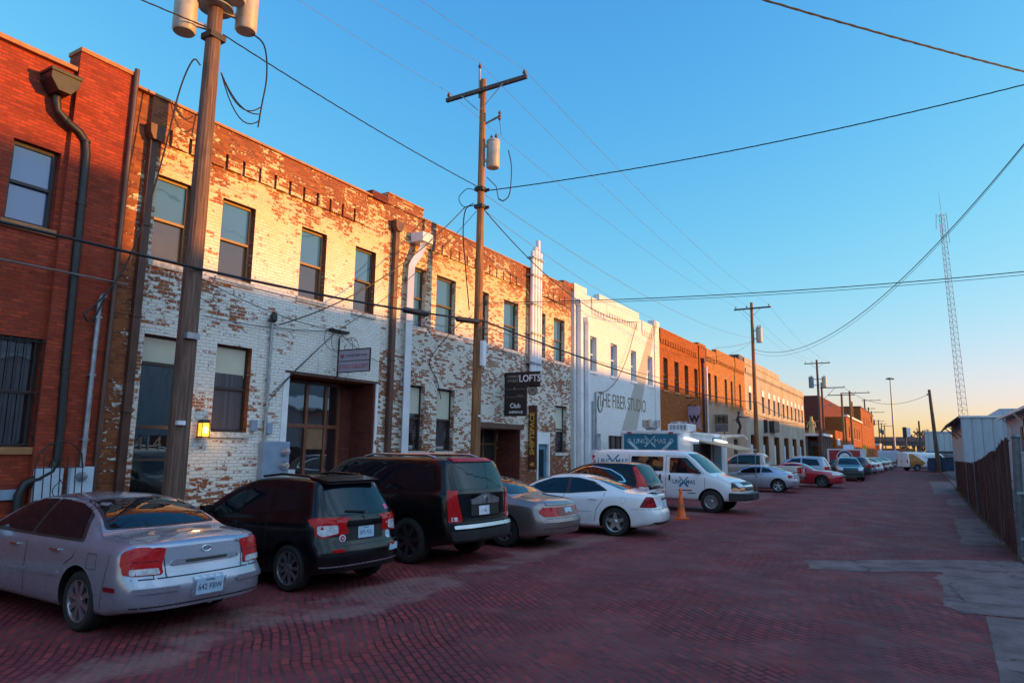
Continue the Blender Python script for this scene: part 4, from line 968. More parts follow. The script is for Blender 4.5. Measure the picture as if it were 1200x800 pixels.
    def seam(c, view, pts, w=.012):
        for (a, b) in zip(pts[:-1], pts[1:]):
            a, b = Vector(a), Vector(b); d = (b-a); n = Vector((-d.y, d.x)).normalized()*w/2; k = max(1, int(d.length/.06))
            for i in range(k):
                p, q = a+d*(i/k), a+d*((i+1)/k); vs = []
                for pt in (p+n, p-n, q-n, q+n):
                    h, nn = c.hit(view, pt.x, pt.y); vs.append(h+nn*.0016)
                c.seams.mi = 1; c.seams.add(vs, [(0,1,2,3)])
    def finish(c):
        bm = bmesh.new(); bm.from_mesh(c.me)
        if c.seams.v:
            vv = [bm.verts.new(v) for v in c.seams.v]
            for f in c.seams.f:
                ff = bm.faces.new([vv[i] for i in f]); ff.material_index = 1
        bm.to_mesh(c.me); bm.free()
        c.me.polygons.foreach_set('use_smooth', [True]*len(c.me.polygons)); c.me.set_sharp_from_angle(angle=R(52))
        _link0('body', c.me).parent = c.root
        return c
    def wheels(c, style='five', mat='alloy', rw=.215, rim=.68):
        r = c.sp['r']; y0 = c.W/2 - .035
        t = MB(); w2 = rw
        prof = [(r*rim, -w2+.01), (r*.90, -w2), (r*.975, -w2+.02), (r, -w2+.05), (r, -.05), (r*.975, -.02), (r*.90, 0), (r*rim+.01, -.008), (r*rim, -.02)]
        t.lathe(prof, (0,0,0), 'y', 40, closed=True)
        rm = MB(); R0 = r*rim
        rm.lathe([(R0, -w2+.02), (R0-.02, -w2+.04), (R0-.03, -.06), (R0-.014, -.012), (R0, -.008), (R0+.004, -.02)], (0,0,0), 'y', 40, closed=True)
        rm.mi = 1; rm.lathe([(0,-.075), (R0-.025,-.075), (R0-.025,-.085), (0,-.085)], (0,0,0), 'y', 32); rm.mi = 0
        rm.lathe([(0,-.012), (.03,-.012), (.065,-.02), (.075,-.06), (0,-.065)], (0,0,0), 'y', 20)
        n = {'five': 5, 'eight': 8, 'nine': 9, 'seven': 7, 'six': 6, 'steel': 8, 'star': 5}[style]
        for k in range(n):
            a = 2*math.pi*k/n + .3
            u = Vector((math.cos(a), 0, math.sin(a))); tn = Vector((-math.sin(a), 0, math.cos(a)))
            wi, wo = {'five': (.045,.038), 'eight': (.022,.034), 'nine': (.020,.024), 'seven': (.03,.034), 'six': (.04,.05), 'steel': (.05,.07), 'star': (.06,.03)}[style]
            p0, p1 = u*.045 + Vector((0,-.022,0)), u*(R0-.016) + Vector((0,-.018,0))
            dd = Vector((0,-.03,0))
            vs = [p0+tn*wi, p0-tn*wi, p1-tn*wo, p1+tn*wo]; vs += [v+dd for v in vs]
            rm.add(vs, [(0,1,2,3),(7,6,5,4),(0,4,5,1),(1,5,6,2),(2,6,7,3),(3,7,4,0)])
        first = None
        for ax in (0, c.sp['wb']):
            for s in (1, -1):
                if first is None:
                    w = t.build('wheel', MT['rubber'], None, smooth=40); ri = rm.build('rim', [MT[mat], MT['black']], None, smooth=30); ri.parent = w; first = (w, ri)
                else:
                    w = first[0].copy(); COL.objects.link(w); ri = first[1].copy(); COL.objects.link(ri); ri.parent = w
                w.parent = c.root; w.location = (ax, s*y0, r); w.rotation_euler = (0, 0, 0 if s > 0 else math.pi)
    def plate(c, view, u, v, txt, w=.31, h=.155, mat='plate', state='KANSAS'):
        p, n = c.hit(view, u, v); s = 1 if view == 'F' else -1
        n = Vector((n.x, 0, n.z)).normalized(); x = Vector((0, s, 0)); y = n.cross(x).normalized(); x = y.cross(n)
        b = MB(); b.obox(p+n*.012, x*w/2, y*h/2, n*.006); o = b.build('license_plate', MT[mat], None, bevel=.003); o.parent = c.root
        if txt:
            t = text('plate_number', txt, h*.52, MT['plate_ink'], frame(p+n*.019-y*h*.07, x, y), None, .001, sx=.86); t.parent = o
            if state: t = text('plate_state', state, h*.17, MT['plate_ink'], frame(p+n*.019+y*h*.36, x, y), None, .001); t.parent = o
        return o
    def words(c, name, txt, size, mat, view, u, v, sx=1.0, weight=0):
        p, n = c.hit(view, u, v)
        x = {'L': Vector((-1,0,0)), 'R': Vector((1,0,0)), 'B': Vector((0,-1,0)), 'F': Vector((0,1,0))}[view]
        y = n.cross(x).normalized(); x = y.cross(n)
        t = text(name, txt, size, MT[mat], frame(p+n*.004, x, y), None, .002, sx=sx, weight=weight); t.parent = c.root; return t
    def handle(c, pts, mat, sides='L', w=.17):
        for s in sides:
            for (x, z) in pts:
                h, n = c.hit(s, x, z); b = MB(); sg = 1 if s == 'L' else -1
                b.obox(h+Vector((0,.022*sg,0)), (w/2,0,0), (0,.010,0), (0,0,.014)); b.obox(h+Vector((w*.4,.008*sg,0)), (.014,0,0), (0,.02,0), (0,0,.012)); b.obox(h+Vector((-w*.4,.008*sg,0)), (.014,0,0), (0,.02,0), (0,0,.012))
                o = b.build('door_handle', mat, None, bevel=.006); o.parent = c.root
    def mirror(c, x, z, mat, sides='LR'):
        for s in sides:
            h, n = c.hit(s, x, z); sg = 1 if s == 'L' else -1; b = MB()
            b.obox(h+Vector((0,.13*sg,.03)), (.045,.012*sg,0), (0,.10,0), (0,0,.07)); b.obox(h+Vector((.02,.03*sg,-.01)), (.03,0,0), (0,.05,0), (0,0,.02))
            o = b.build('side_mirror', mat, None, bevel=.022, smooth=50); o.parent = c.root
    def bar(c, name, p, q, w, h, mat, bevel=.006):
        b = MB(); b.bar(p, q, w, h); o = b.build(name, mat, None, bevel=bevel); o.parent = c.root; return o
def roundpoly(poly, r, n=5):
    out = []; k = len(poly)
    for i in range(k):
        p, a, b = Vector(poly[i]), Vector(poly[i-1]), Vector(poly[(i+1) % k]); da, db = (a-p), (b-p)
        rr = min(r, da.length*.45, db.length*.45); p0, p1 = p+da.normalized()*rr, p+db.normalized()*rr
        for j in range(n+1):
            t = j/n; out.append(tuple((p0*(1-t)**2 + p*2*t*(1-t) + p1*t*t)))
    return out
def ell(cx, cz, rx, rz, n=24): return [(cx+rx*math.cos(2*math.pi*i/n), cz+rz*math.sin(2*math.pi*i/n)) for i in range(n)]
def mir(poly): return [(-u, v) for u, v in poly][::-1]
def both(view, poly): return [(view, poly), (view, mir(poly))]
def lr(poly): return [('L', poly), ('R', poly)]
GL = MT['car_glass']
P_silver = paint_mat('silver_paint', (.36,.38,.47), .55, .26); P_black = paint_mat('black_paint_car', (.003,.0025,.004), 0, .2, .45, .02)
P_taupe = paint_mat('taupe_paint', (.27,.215,.21), .7, .34); P_white = paint_mat('white_paint_car', (.78,.77,.80), 0, .3)
P_blue_silver = paint_mat('blue_silver_paint', (.46,.48,.58), .7, .32); P_tan = paint_mat('tan_paint', (.42,.33,.29), .6, .36)
P_red = paint_mat('red_paint', (.42,.012,.03), .1, .28); P_green = paint_mat('green_grey_paint', (.10,.14,.15), .5, .35); P_grey = paint_mat('grey_paint_car', (.33,.36,.42), .6, .34)
P_trailer = paint_mat('trailer_red', (.36,.012,.022), 0, .4, .6); P_navy = paint_mat('navy_paint', (.03,.035,.05), .3, .3)
def sx(c, x): return x - c.ro

SEDAN_TOP = [(0,.955),(.05,1.0),(.32,1.04),(.70,1.055),(.82,1.065),(1.22,1.245),(1.62,1.375),(2.05,1.42),(2.55,1.415),(2.95,1.36),(3.35,1.18),(3.68,1.0),(3.80,.965),(4.4,.87),(4.72,.76),(4.86,.62)]
def sedan_common(c, X, sidewin, rearwin, front=None, doors=(), sill=True):
    o = c.ro
    c.part('side_window', lr(sidewin), GL, .004, .05)
    c.part('rear_window', [('B', rearwin)], GL, .005, .06)
    if front: c.part('windshield', [('F', front)], GL, .005, .06)

# ---- silver sedan, nearest on the left
sp = dict(L=4.87, W=1.83, ro=1.10, wb=2.75, r=.325, roofw=.575, top=SEDAN_TOP, belt=[(0,.92),(1.5,.93),(3.4,.90),(4.86,.60)],
          shift_r=[(.2,.07),(.34,.015),(.48,0),(.60,.0),(.635,.07),(.95,.13)], plan_r=.17, shift_f=[(.2,0),(.6,.0),(.9,.1)])
c = Car('sedan', 'silver sedan nearest the camera with chrome trunk strip and pale blue plate', sp, P_silver, (-8.20, 5.24), (-1, .02))
o = c.ro
c.part('side_window', lr([(1.20-o,.985),(1.46-o,1.27),(1.75-o,1.335),(2.2-o,1.36),(2.30-o,1.36),(2.30-o,.975)]) + lr([(2.36-o,.975),(2.36-o,1.358),(2.75-o,1.34),(3.0-o,1.26),(3.45-o,.99)]), GL, .006, .04)
c.part('window_trim', lr([(1.14-o,.955),(1.14-o,.985),(1.40-o,1.28),(1.72-o,1.362),(2.2-o,1.388),(2.8-o,1.362),(3.06-o,1.27),(3.53-o,.99),(3.55-o,.945)]), MT['dark_frame'], .003, .03)
c.part('rear_window', [('B', [(-.655,1.095),(.655,1.095),(.50,1.352),(.25,1.368),(-.25,1.368),(-.50,1.352)])], GL, .006, .05)
c.part('window_trim', [('B', [(-.70,1.082),(.70,1.082),(.53,1.362),(.26,1.38),(-.26,1.38),(-.53,1.362)])], MT['plastic'], .003, .05)
c.part('windshield', [('F', [(-.68,1.03),(.68,1.03),(.52,1.355),(-.52,1.355)])], GL, .006, .06)
tl = [(.50,.665),(.80,.665),(.855,.76),(.84,.90),(.74,.955),(.60,.945),(.535,.86)]
for s in (1, -1):
    q = [(u*s, v) for u, v in tl][::s]
    c.part('taillight', [('B', q), ('L' if s > 0 else 'R', [(.12-o,.665),(.30-o,.675),(.33-o,.78),(.29-o,.90),(.16-o,.955)])], MT['red_lens'], .012, .035)
    q2 = [(u*s, v) for u, v in [(.535,.672),(.80,.672),(.80,.735),(.55,.735)]][::s]
    c.part('reversing_light', [('B', q2)], MT['clear_lens'], .016, .02)
    c.part('tail_stripe', [('B', [(u*s, v) for u, v in [(.55,.80),(.82,.80),(.82,.812),(.55,.812)]][::s])], MT['dark_red_lens'], .015)
for s in (1, -1):
    c.part('side_marker', [('L' if s > 0 else 'R', [(.36-o,.50),(.54-o,.50),(.54-o,.545),(.36-o,.545)])], MT['dark_red_lens'], .012, .01)
    c.part('bumper_strip', both('B', [(.36,.49),(.80,.49),(.80,.545),(.36,.545)])[:1] if s > 0 else both('B', [(.36,.49),(.80,.49),(.80,.545),(.36,.545)])[1:], P_silver, .022, .02)
c.part('bumper_line', [('B', [(-.80,.335),(.80,.335),(.80,.35),(-.80,.35)])], MT['plastic'], .004)
c.part('trunk_strip', [('B', [(-.40,.742),(.40,.742),(.43,.765),(.40,.80),(-.40,.80),(-.43,.765)])], MT['chrome'], .016, .02)
c.part('trunk_strip_inset', [('B', [(-.26,.757),(.26,.757),(.26,.788),(-.26,.788)])], MT['plastic'], .019)
p, n = c.hit('B', 0, .885); b = MB()
b.tube([p+n*.008+Vector((0, .058*math.cos(t), .034*math.sin(t))) for t in [i*math.pi/12 for i in range(25)]], .006, 6); b.bar(p+n*.008+Vector((0,.034,-.02)), p+n*.008+Vector((0,.020,.022)), .010, .008); b.bar(p+n*.008+Vector((0,-.020,-.022)), p+n*.008+Vector((0,-.034,.02)), .010, .008); b.bar(p+n*.008+Vector((0,.027,0)), p+n*.008+Vector((0,-.027,.004)), .008, .008)
q = b.build('emblem', MT['chrome'], None, smooth=50); q.parent = c.root
c.words('badge', 'XG350', .055, 'chrome', 'B', -.47, .925)
b = MB(); c.patch(b, 'B', [(-.22,.385),(.22,.385),(.20,.60),(-.20,.60)], .014, .03); q = b.build('plate_recess', P_silver, None); q.parent = c.root
c.plate('B', 0, .492, '642 FBW', .34, .175)
for x in (2.33, 3.38): c.seam('L', [(x-o, .30), (x-o, .93)])
c.seam('L', [(1.18-o,.96),(1.22-o,.80),(1.40-o,.70)]); c.seam('L', [(.62-o,.30),(.55-o,.62),(.50-o,.93)], .006)
c.seam('B', [(-.47,.62),(-.50,.94)]); c.seam('B', [(.47,.62),(.50,.94)]); c.seam('B', [(-.80,.628),(.80,.628)], .014)
c.seam('L', [(.74-o,.70),(.93-o,.70),(.92-o,.86),(.75-o,.86),(.74-o,.70)], .006)
c.seam('T', [(.12-o,.60),(.84-o,.68)], .007); c.seam('T', [(.12-o,-.60),(.84-o,-.68)], .007)
c.part('side_moulding', lr([(1.52-o,.56),(3.5-o,.53),(3.5-o,.575),(1.52-o,.605)]), P_silver, .014, .01)
c.handle([(1.62-o,.845),(2.62-o,.83)], MT['chrome'], 'LR', .20); c.mirror(3.33-o, .98, P_silver)
b = MB(); h, n = c.hit('B', -.3, .24); b.cyl(h+Vector((-.02,0,-.02)), h+Vector((.3,0,-.02)), .03, 10); q = b.build('exhaust', MT['steel'], None); q.parent = c.root
c.wheels('eight', 'alloy', .215, .70); c.finish()

# ---- black hatchback
sp = dict(L=4.14, W=1.76, ro=.78, wb=2.50, r=.325, roofw=.56, top=[(0,1.535),(.05,1.56),(.4,1.595),(1.2,1.61),(1.8,1.585),(2.25,1.46),(2.75,1.18),(3.02,1.03),(3.15,.99),(3.7,.90),(4.0,.78),(4.14,.64)], belt=[(0,1.03),(2.4,.96),(3.0,.92),(4.14,.62)],
          shift_r=[(.2,.10),(.30,.02),(.42,0),(.62,.0),(.66,.08),(1.0,.10),(1.06,.13),(1.60,.52)], shift_len=.9, plan_r=.16)
c = Car('hatchback', 'black hatchback with clear and red tail lamps and round stickers on the tailgate', sp, P_black, (-7.93, 7.93), (-1, .03))
o = c.ro
c.part('side_window', lr([(1.30-o,1.06),(1.36-o,1.44),(1.92-o,1.46),(1.92-o,1.03)]) + lr([(1.99-o,1.03),(1.99-o,1.455),(2.2-o,1.40),(2.70-o,1.10),(2.82-o,1.0)]) + lr([(.72-o,1.14),(.84-o,1.40),(1.22-o,1.44),(1.22-o,1.08)]), GL, .006, .04)
c.part('rear_window', [('B', [(-.64,1.075),(.64,1.075),(.525,1.475),(-.525,1.475)])], GL, .007, .06)
c.part('windshield', [('F', [(-.64,1.03),(.64,1.03),(.50,1.50),(-.50,1.50)])], GL, .006, .06)
for s in (1, -1):
    V = 'L' if s > 0 else 'R'
    c.part('taillight', [('B', [(u*s, v) for u, v in [(.47,.82),(.74,.77),(.80,.82),(.80,1.03),(.54,1.02)]][::s]), (V, [(.10-o,.80),(.22-o,.84),(.42-o,1.02),(.30-o,1.05),(.12-o,1.04)])], MT['red_lens'], .012, .03)
    c.part('lamp_lens', [('B', [(u*s, v) for u, v in [(.51,.83),(.73,.79),(.78,.83),(.78,.945),(.52,.945)]][::s])], MT['clear_lens'], .017, .03)
    c.part('reflector', [('B', [(u*s, v) for u, v in [(.46,.575),(.64,.575),(.64,.615),(.46,.615)]][::s])], MT['red_lens'], .012, .01)
c.part('plate_recess', [('B', [(-.38,.71),(.38,.71),(.34,.93),(-.34,.93)])], MT['plastic'], .004, .04)
c.part('tailgate_bar', [('B', [(-.34,.915),(.34,.915),(.34,.955),(-.34,.955)])], P_black, .03, .015)
c.plate('B', 0, .815, '075 FUL', .32, .165)
p, n = c.hit('B', 0, 1.02); b = MB()
for a, bb_ in (((.04,.028),(-.03,.012)),((-.03,.012),(.03,-.012)),((.03,-.012),(-.04,-.028)),((.04,.028),(.0,.042)),((-.04,-.028),(0,-.042))):
    b.bar(p+n*.01+Vector((0,a[0],a[1])), p+n*.01+Vector((0,bb_[0],bb_[1])), .012, .012)
q = b.build('emblem', MT['chrome'], None); q.parent = c.root
def disc(c, name, y, z, r, mat, off=.010): return c.part(name, [('B', ell(y, z, r, r))], MT[mat], off)
disc(c, 'sticker', .44, .755, .052, 'sign_white'); disc(c, 'sticker_center', .44, .755, .036, 'red_lens', .013); disc(c, 'sticker_center', .44, .755, .012, 'sign_white', .016)
disc(c, 'sticker', -.50, .865, .058, 'sign_white'); disc(c, 'sticker_center', -.50, .865, .048, 'red_lens', .013)
disc(c, 'sticker', -.50, .735, .058, 'sign_white'); disc(c, 'sticker_center', -.50, .735, .047, 'plate', .013)
c.words('badge', 'SX4', .07, 'chrome', 'B', .44, .865); c.words('badge', 'AWD', .04, 'chrome', 'B', -.50, .955)
c.part('bumper_sticker', [('B', [(-.72,.50),(-.47,.50),(-.47,.60),(-.72,.60)])], MT['plate'], .012)
c.part('window_sticker', [('B', [(-.60,1.10),(-.50,1.10),(-.49,1.17),(-.59,1.17)])], simple('pink_sticker', (.7,.12,.25), .5), .012)
p, n = c.hit('B', -.02, 1.09); p2, n2 = c.hit('B', .34, 1.12); b = MB(); b.bar(p+n*.025, p2+n2*.02, .022, .02); q = b.build('rear_wiper', MT['plastic'], None); q.parent = c.root
b = MB(); h, n = c.hit('B', 0, 1.53); b.prism([(h.x-.12, 1.555), (h.x+.30, 1.612), (h.x+.30, 1.57), (h.x-.06, 1.50), (h.x-.11, 1.52)], 'y', -.53, .53); q = b.build('spoiler', P_black, None, bevel=.008); q.parent = c.root
c.part('bumper_line', [('B', [(-.78,.375),(.78,.375),(.78,.39),(-.78,.39)])], MT['alloy'], .006)
for s in (1, -1):
    b = MB(); b.tube([(.62-o, s*.50, 1.565), (.8-o, s*.505, 1.61), (1.4-o, s*.505, 1.625), (1.85-o, s*.50, 1.575)], .018, 8); q = b.build('roof_rail', P_black, None, smooth=50); q.parent = c.root
c.seam('L', [(1.26-o,.32),(1.26-o,1.05)]); c.seam('L', [(1.96-o,.32),(1.96-o,1.02)]); c.seam('L', [(2.86-o,.34),(2.9-o,.95)])
c.seam('B', [(-.80,.655),(.80,.655)], .012); c.handle([(1.42-o,.92),(2.14-o,.90)], P_black, 'LR'); c.mirror(2.62-o, 1.02, P_black)
c.wheels('nine', 'alloy', .205, .72); c.finish()

# ---- large black SUV
sp = dict(L=5.15, W=2.0, ro=1.12, wb=2.95, r=.405, roofw=.735, crown=.06, top=[(0,1.83),(.06,1.855),(.4,1.885),(1.6,1.90),(2.7,1.885),(3.0,1.83),(3.45,1.55),(3.85,1.28),(4.0,1.235),(4.6,1.18),(5.0,1.08),(5.15,.92)], belt=[(0,1.27),(3.2,1.22),(3.9,1.18),(5.15,.90)],
          bot=[(0,.42),(.6,.32),(4.4,.30),(5.15,.36)], shift_r=[(.3,.10),(.42,.01),(.5,0),(.74,.0),(.78,.07),(1.26,.10),(1.30,.12),(1.9,.42)], shift_len=.85, plan_r=.13, bulge=.6)
c = Car('suv', 'large black sport utility vehicle with tall red tail lamps and chrome tailgate bar', sp, P_black, (-8.02, 10.86), (-.998, .055))
o = c.ro
c.part('side_window', lr([(.55-o,1.31),(.70-o,1.73),(1.50-o,1.765),(1.50-o,1.30)]) + lr([(1.60-o,1.30),(1.60-o,1.765),(2.35-o,1.765),(2.42-o,1.28)]) + lr([(2.50-o,1.28),(2.45-o,1.76),(2.85-o,1.74),(3.3-o,1.48),(3.62-o,1.27)]), GL, .006, .05)
c.part('rear_window', [('B', [(-.74,1.325),(.74,1.325),(.655,1.765),(-.655,1.765)])], GL, .007, .06)
c.part('windshield', [('F', [(-.76,1.30),(.76,1.30),(.62,1.80),(-.62,1.80)])], GL, .006, .06)
for s in (1, -1):
    V = 'L' if s > 0 else 'R'
    c.part('taillight', [('B', [(u*s, v) for u, v in [(.74,.77),(.90,.77),(.885,1.31),(.75,1.31)]][::s]), (V, [(.11-o,.77),(.22-o,.78),(.28-o,1.29),(.18-o,1.31)])], MT['red_lens'], .014, .02)
    c.part('reversing_light', [('B', [(u*s, v) for u, v in [(.755,.79),(.86,.79),(.86,.86),(.755,.86)]][::s])], MT['clear_lens'], .018, .01)
c.part('tailgate_bar', [('B', [(-.42,1.06),(.42,1.06),(.42,1.15),(.16,1.16),(.10,1.235),(-.10,1.235),(-.16,1.16),(-.42,1.15)])], MT['alloy'], .022, .015)
c.part('emblem', [('B', [(-.06,1.09),(0,1.06),(.06,1.09),(.06,1.17),(0,1.205),(-.06,1.17)])], MT['alloy'], .034, .015); c.part('emblem_center', [('B', [(-.035,1.10),(0,1.08),(.035,1.10),(.035,1.155),(0,1.18),(-.035,1.155)])], MT['dark_alloy'], .040, .01)
c.part('plate_recess', [('B', [(-.42,.86),(.42,.86),(.42,1.05),(-.42,1.05)])], MT['plastic'], .006, .01)
c.plate('B', .06, .945, '1 58', .31, .16, 'sign_white', None)
c.part('bumper_strip', [('B', [(-.84,.655),(.84,.655),(.84,.715),(-.84,.715)])], MT['alloy'], .02, .01); c.part('chrome_line', [('B', [(-.70,.835),(-.43,.835),(-.43,.855),(-.70,.855)])], MT['chrome'], .012)
c.part('brake_light', [('B', [(-.60,1.80),(.60,1.80),(.58,1.855),(-.58,1.855)])], MT['red_lens'], .02, .02)
c.part('bumper', [('B', [(-.86,.46),(.86,.46),(.90,.62),(-.90,.62)])], MT['plastic'], .012, .03)
for s in (1, -1):
    b = MB(); b.tube([(.75-o, s*.64, 1.86), (.95-o, s*.65, 1.915), (2.3-o, s*.65, 1.92), (2.6-o, s*.63, 1.86)], .022, 8); q = b.build('roof_rail', MT['chrome'], None, smooth=50); q.parent = c.root
for x in (1.15, 2.0):
    c.bar('roof_rack', (x-o, -.63, 1.915), (x-o, .63, 1.915), .05, .025, P_black)
for x in (1.55, 2.46, 3.62): c.seam('L', [(x-o, .36), (x-o, 1.26)])
c.seam('B', [(-.90,.755),(.90,.755)], .012); c.handle([(1.7-o,1.08),(2.62-o,1.06)], P_black, 'LR', .22); c.mirror(3.42-o, 1.28, P_black)
c.part('side_moulding', lr([(1.65-o,.62),(3.5-o,.60),(3.5-o,.66),(1.65-o,.68)]), P_black, .016, .01)
c.wheels('seven', 'dark_alloy', .26, .70); c.finish()

# ---- taupe sedan
sp = dict(L=5.08, W=1.87, ro=1.16, wb=2.85, r=.33, roofw=.60, top=[(0,.90),(.06,.955),(.35,1.01),(.80,1.045),(.98,1.06),(1.4,1.25),(1.8,1.39),(2.25,1.45),(2.75,1.445),(3.2,1.36),(3.6,1.17),(3.95,1.0),(4.6,.89),(4.95,.78),(5.08,.62)], belt=[(0,.86),(1.0,.91),(3.6,.90),(5.08,.6)],
          shift_r=[(.2,.09),(.36,.015),(.50,0),(.60,.0),(.64,.06),(.95,.16)], plan_r=.24)
c = Car('sedan', 'taupe sedan with a full width red tail lamp strip, right of the big black vehicle', sp, P_taupe, (-7.75, 13.60), (-1, .0))
o = c.ro
c.part('rear_window', [('B', [(-.70,1.085),(.70,1.085),(.53,1.385),(-.53,1.385)])], GL, .006, .07)
c.part('side_window', lr([(1.5-o,1.0),(1.75-o,1.32),(2.3-o,1.39),(2.3-o,.97)]) + lr([(2.4-o,.97),(2.4-o,1.39),(2.9-o,1.37),(3.2-o,1.28),(3.7-o,.98)]), GL, .006, .04)
c.part('windshield', [('F', [(-.70,1.05),(.70,1.05),(.54,1.38),(-.54,1.38)])], GL, .006, .06)
c.part('taillight', [('B', [(-.80,.66),(.80,.66),(.84,.74),(.78,.845),(-.78,.845),(-.84,.74)])] + lr([(.14-o,.67),(.34-o,.72),(.36-o,.79),(.22-o,.845),(.14-o,.845)]), MT['red_lens'], .012, .03)
c.part('tail_panel', [('B', [(-.44,.67),(.44,.67),(.44,.835),(-.44,.835)])], MT['dark_red_lens'], .016, .02)
c.plate('B', 0, .745, '', .31, .155)
c.part('bumper_strip', [('B', [(-.84,.545),(.84,.545),(.84,.57),(-.84,.57)])], P_taupe, .02, .008); c.part('bumper_line', [('B', [(-.82,.42),(.82,.42),(.82,.432),(-.82,.432)])], MT['plastic'], .004)
c.seam('B', [(-.80,.625),(.80,.625)], .014); c.seam('B', [(-.5,.875),(.5,.875)], .006); c.seam('L', [(2.35-o,.3),(2.35-o,.95)]); c.seam('L', [(.55-o,.65),(.45-o,.92)], .006)
c.part('trunk_lip', [('B', [(-.70,.885),(.70,.885),(.68,.925),(-.68,.925)])], P_taupe, .02, .015)
c.handle([(1.75-o,.84),(2.6-o,.83)], P_taupe, 'LR'); c.wheels('eight', 'alloy', .215, .62); c.finish()

# ---- white sedan
sp = dict(L=5.03, W=1.86, ro=1.10, wb=2.81, r=.335, roofw=.56, top=[(0,.97),(.05,1.015),(.25,1.045),(.55,1.05),(.80,1.075),(1.3,1.235),(1.75,1.36),(2.2,1.42),(2.65,1.415),(3.1,1.32),(3.5,1.15),(3.9,.99),(4.5,.88),(4.85,.75),(5.03,.58)], belt=[(0,.94),(.8,.96),(2.2,.93),(3.6,.88),(5.03,.55)],
          shift_r=[(.2,.12),(.34,.02),(.46,0),(.62,.02),(.66,.07),(1.0,.13)], plan_r=.22)
c = Car('sedan', 'white sedan with five spoke wheels and dark red angular tail lamps', sp, P_white, (-6.62, 16.70), (-.992, -.125))
o = c.ro
c.part('side_window', lr([(1.38-o,1.065),(1.42-o,1.10),(1.72-o,1.25),(2.1-o,1.325),(2.28-o,1.335),(2.28-o,.99)]) + lr([(2.36-o,.985),(2.36-o,1.335),(2.8-o,1.30),(3.2-o,1.16),(3.62-o,.95)]), GL, .007, .05)
c.part('window_trim', lr([(1.30-o,1.06),(1.40-o,1.12),(1.70-o,1.27),(2.1-o,1.345),(2.36-o,1.355),(2.82-o,1.32),(3.24-o,1.17),(3.72-o,.935),(2.3-o,.965)]), MT['plastic'], .004, .03)
c.part('rear_window', [('B', [(-.66,1.085),(.66,1.085),(.49,1.36),(-.49,1.36)])], GL, .006, .06)
c.part('windshield', [('F', [(-.68,1.02),(.68,1.02),(.50,1.35),(-.50,1.35)])], GL, .006, .06)
for s in (1, -1):
    V = 'L' if s > 0 else 'R'
    c.part('taillight', [('B', [(u*s, v) for u, v in [(.60,.70),(.82,.70),(.80,.93),(.66,.93)]][::s]), (V, [(.17-o,.70),(.50-o,.705),(.36-o,.95),(.24-o,.945)])], MT['dark_red_lens'], .012, .025)
    c.part('lamp_lens', [(V, [(.20-o,.72),(.36-o,.72),(.32-o,.80),(.21-o,.80)])], MT['red_lens'], .016, .02)
c.part('plate_recess', [('B', [(-.30,.66),(.30,.66),(.27,.90),(-.27,.90)])], P_white, .008, .03); c.part('tail_badge', [('B', [(-.25,.85),(.25,.85),(.25,.90),(-.25,.90)])], MT['plastic'], .02)
c.plate('B', 0, .755, '', .31, .155)
b = MB(); h, n = c.hit('B', 0, .99); b.prism([(h.x-.03,1.075),(h.x+.22,1.085),(h.x+.24,1.06),(h.x+.0,1.045)], 'y', -.60, .60); q = b.build('spoiler', P_white, None, bevel=.01); q.parent = c.root
c.part('bumper_valance', [('B', [(-.80,.28),(.80,.28),(.78,.36),(-.78,.36)])], MT['plastic'], .008, .03)
c.seam('L', [(1.36-o,1.02),(1.40-o,.85),(1.56-o,.62),(1.62-o,.34)]); c.seam('L', [(2.44-o,.30),(2.40-o,.96)]); c.seam('L', [(.18-o,.655),(.72-o,.655)], .007); c.seam('L', [(.90-o+.07*math.cos(t), .85+.07*math.sin(t)) for t in [i*.4 for i in range(17)]], .004)
c.seam('B', [(-.80,.655),(.80,.655)], .010); c.part('sill', lr([(1.50-o,.23),(3.55-o,.23),(3.55-o,.29),(1.50-o,.29)]), P_white, .012, .01); c.seam('L', [(1.66-o,.56),(3.4-o,.53)], .006)
c.handle([(1.66-o,.865),(2.66-o,.84)], P_white, 'LR', .20); c.mirror(3.45-o, .96, P_white); c.wheels('star', 'alloy', .225, .68); c.finish()

# ---- black crossover
sp = dict(L=4.57, W=1.82, ro=.98, wb=2.62, r=.345, roofw=.58, top=[(0,1.60),(.06,1.625),(.4,1.66),(1.2,1.685),(1.9,1.67),(2.4,1.56),(2.9,1.28),(3.2,1.08),(3.4,1.04),(4.0,.96),(4.4,.84),(4.57,.68)], belt=[(0,1.08),(2.8,1.0),(4.57,.66)],
          bot=[(0,.34),(.5,.25),(4.57,.28)], shift_r=[(.25,.06),(.40,0),(.60,.0),(.64,.05),(1.05,.10),(1.12,.14),(1.65,.55)], shift_len=.9, plan_r=.17)
c = Car('crossover', 'black crossover with a pale outlined side window, between white sedan and white van', sp, P_black, (-7.72, 19.95), (-.999, .03))
o = c.ro
wn_ = [(.80-o,1.15),(.92-o,1.28),(1.3-o,1.45),(1.9-o,1.53),(2.2-o,1.49),(2.6-o,1.32),(3.0-o,1.08)]
c.part('window_trim', lr([(.74-o,1.12),(.76-o,1.17),(.90-o,1.305),(1.28-o,1.475),(1.9-o,1.558),(2.22-o,1.515),(2.64-o,1.335),(3.08-o,1.055)]), MT['chrome'], .004, .03)
c.part('side_window', lr(wn_), GL, .008, .04)
c.part('rear_window', [('B', [(-.62,1.14),(.62,1.14),(.53,1.54),(-.53,1.54)])], GL, .007, .06); c.part('windshield', [('F', [(-.66,1.1),(.66,1.1),(.52,1.58),(-.52,1.58)])], GL, .006, .06)
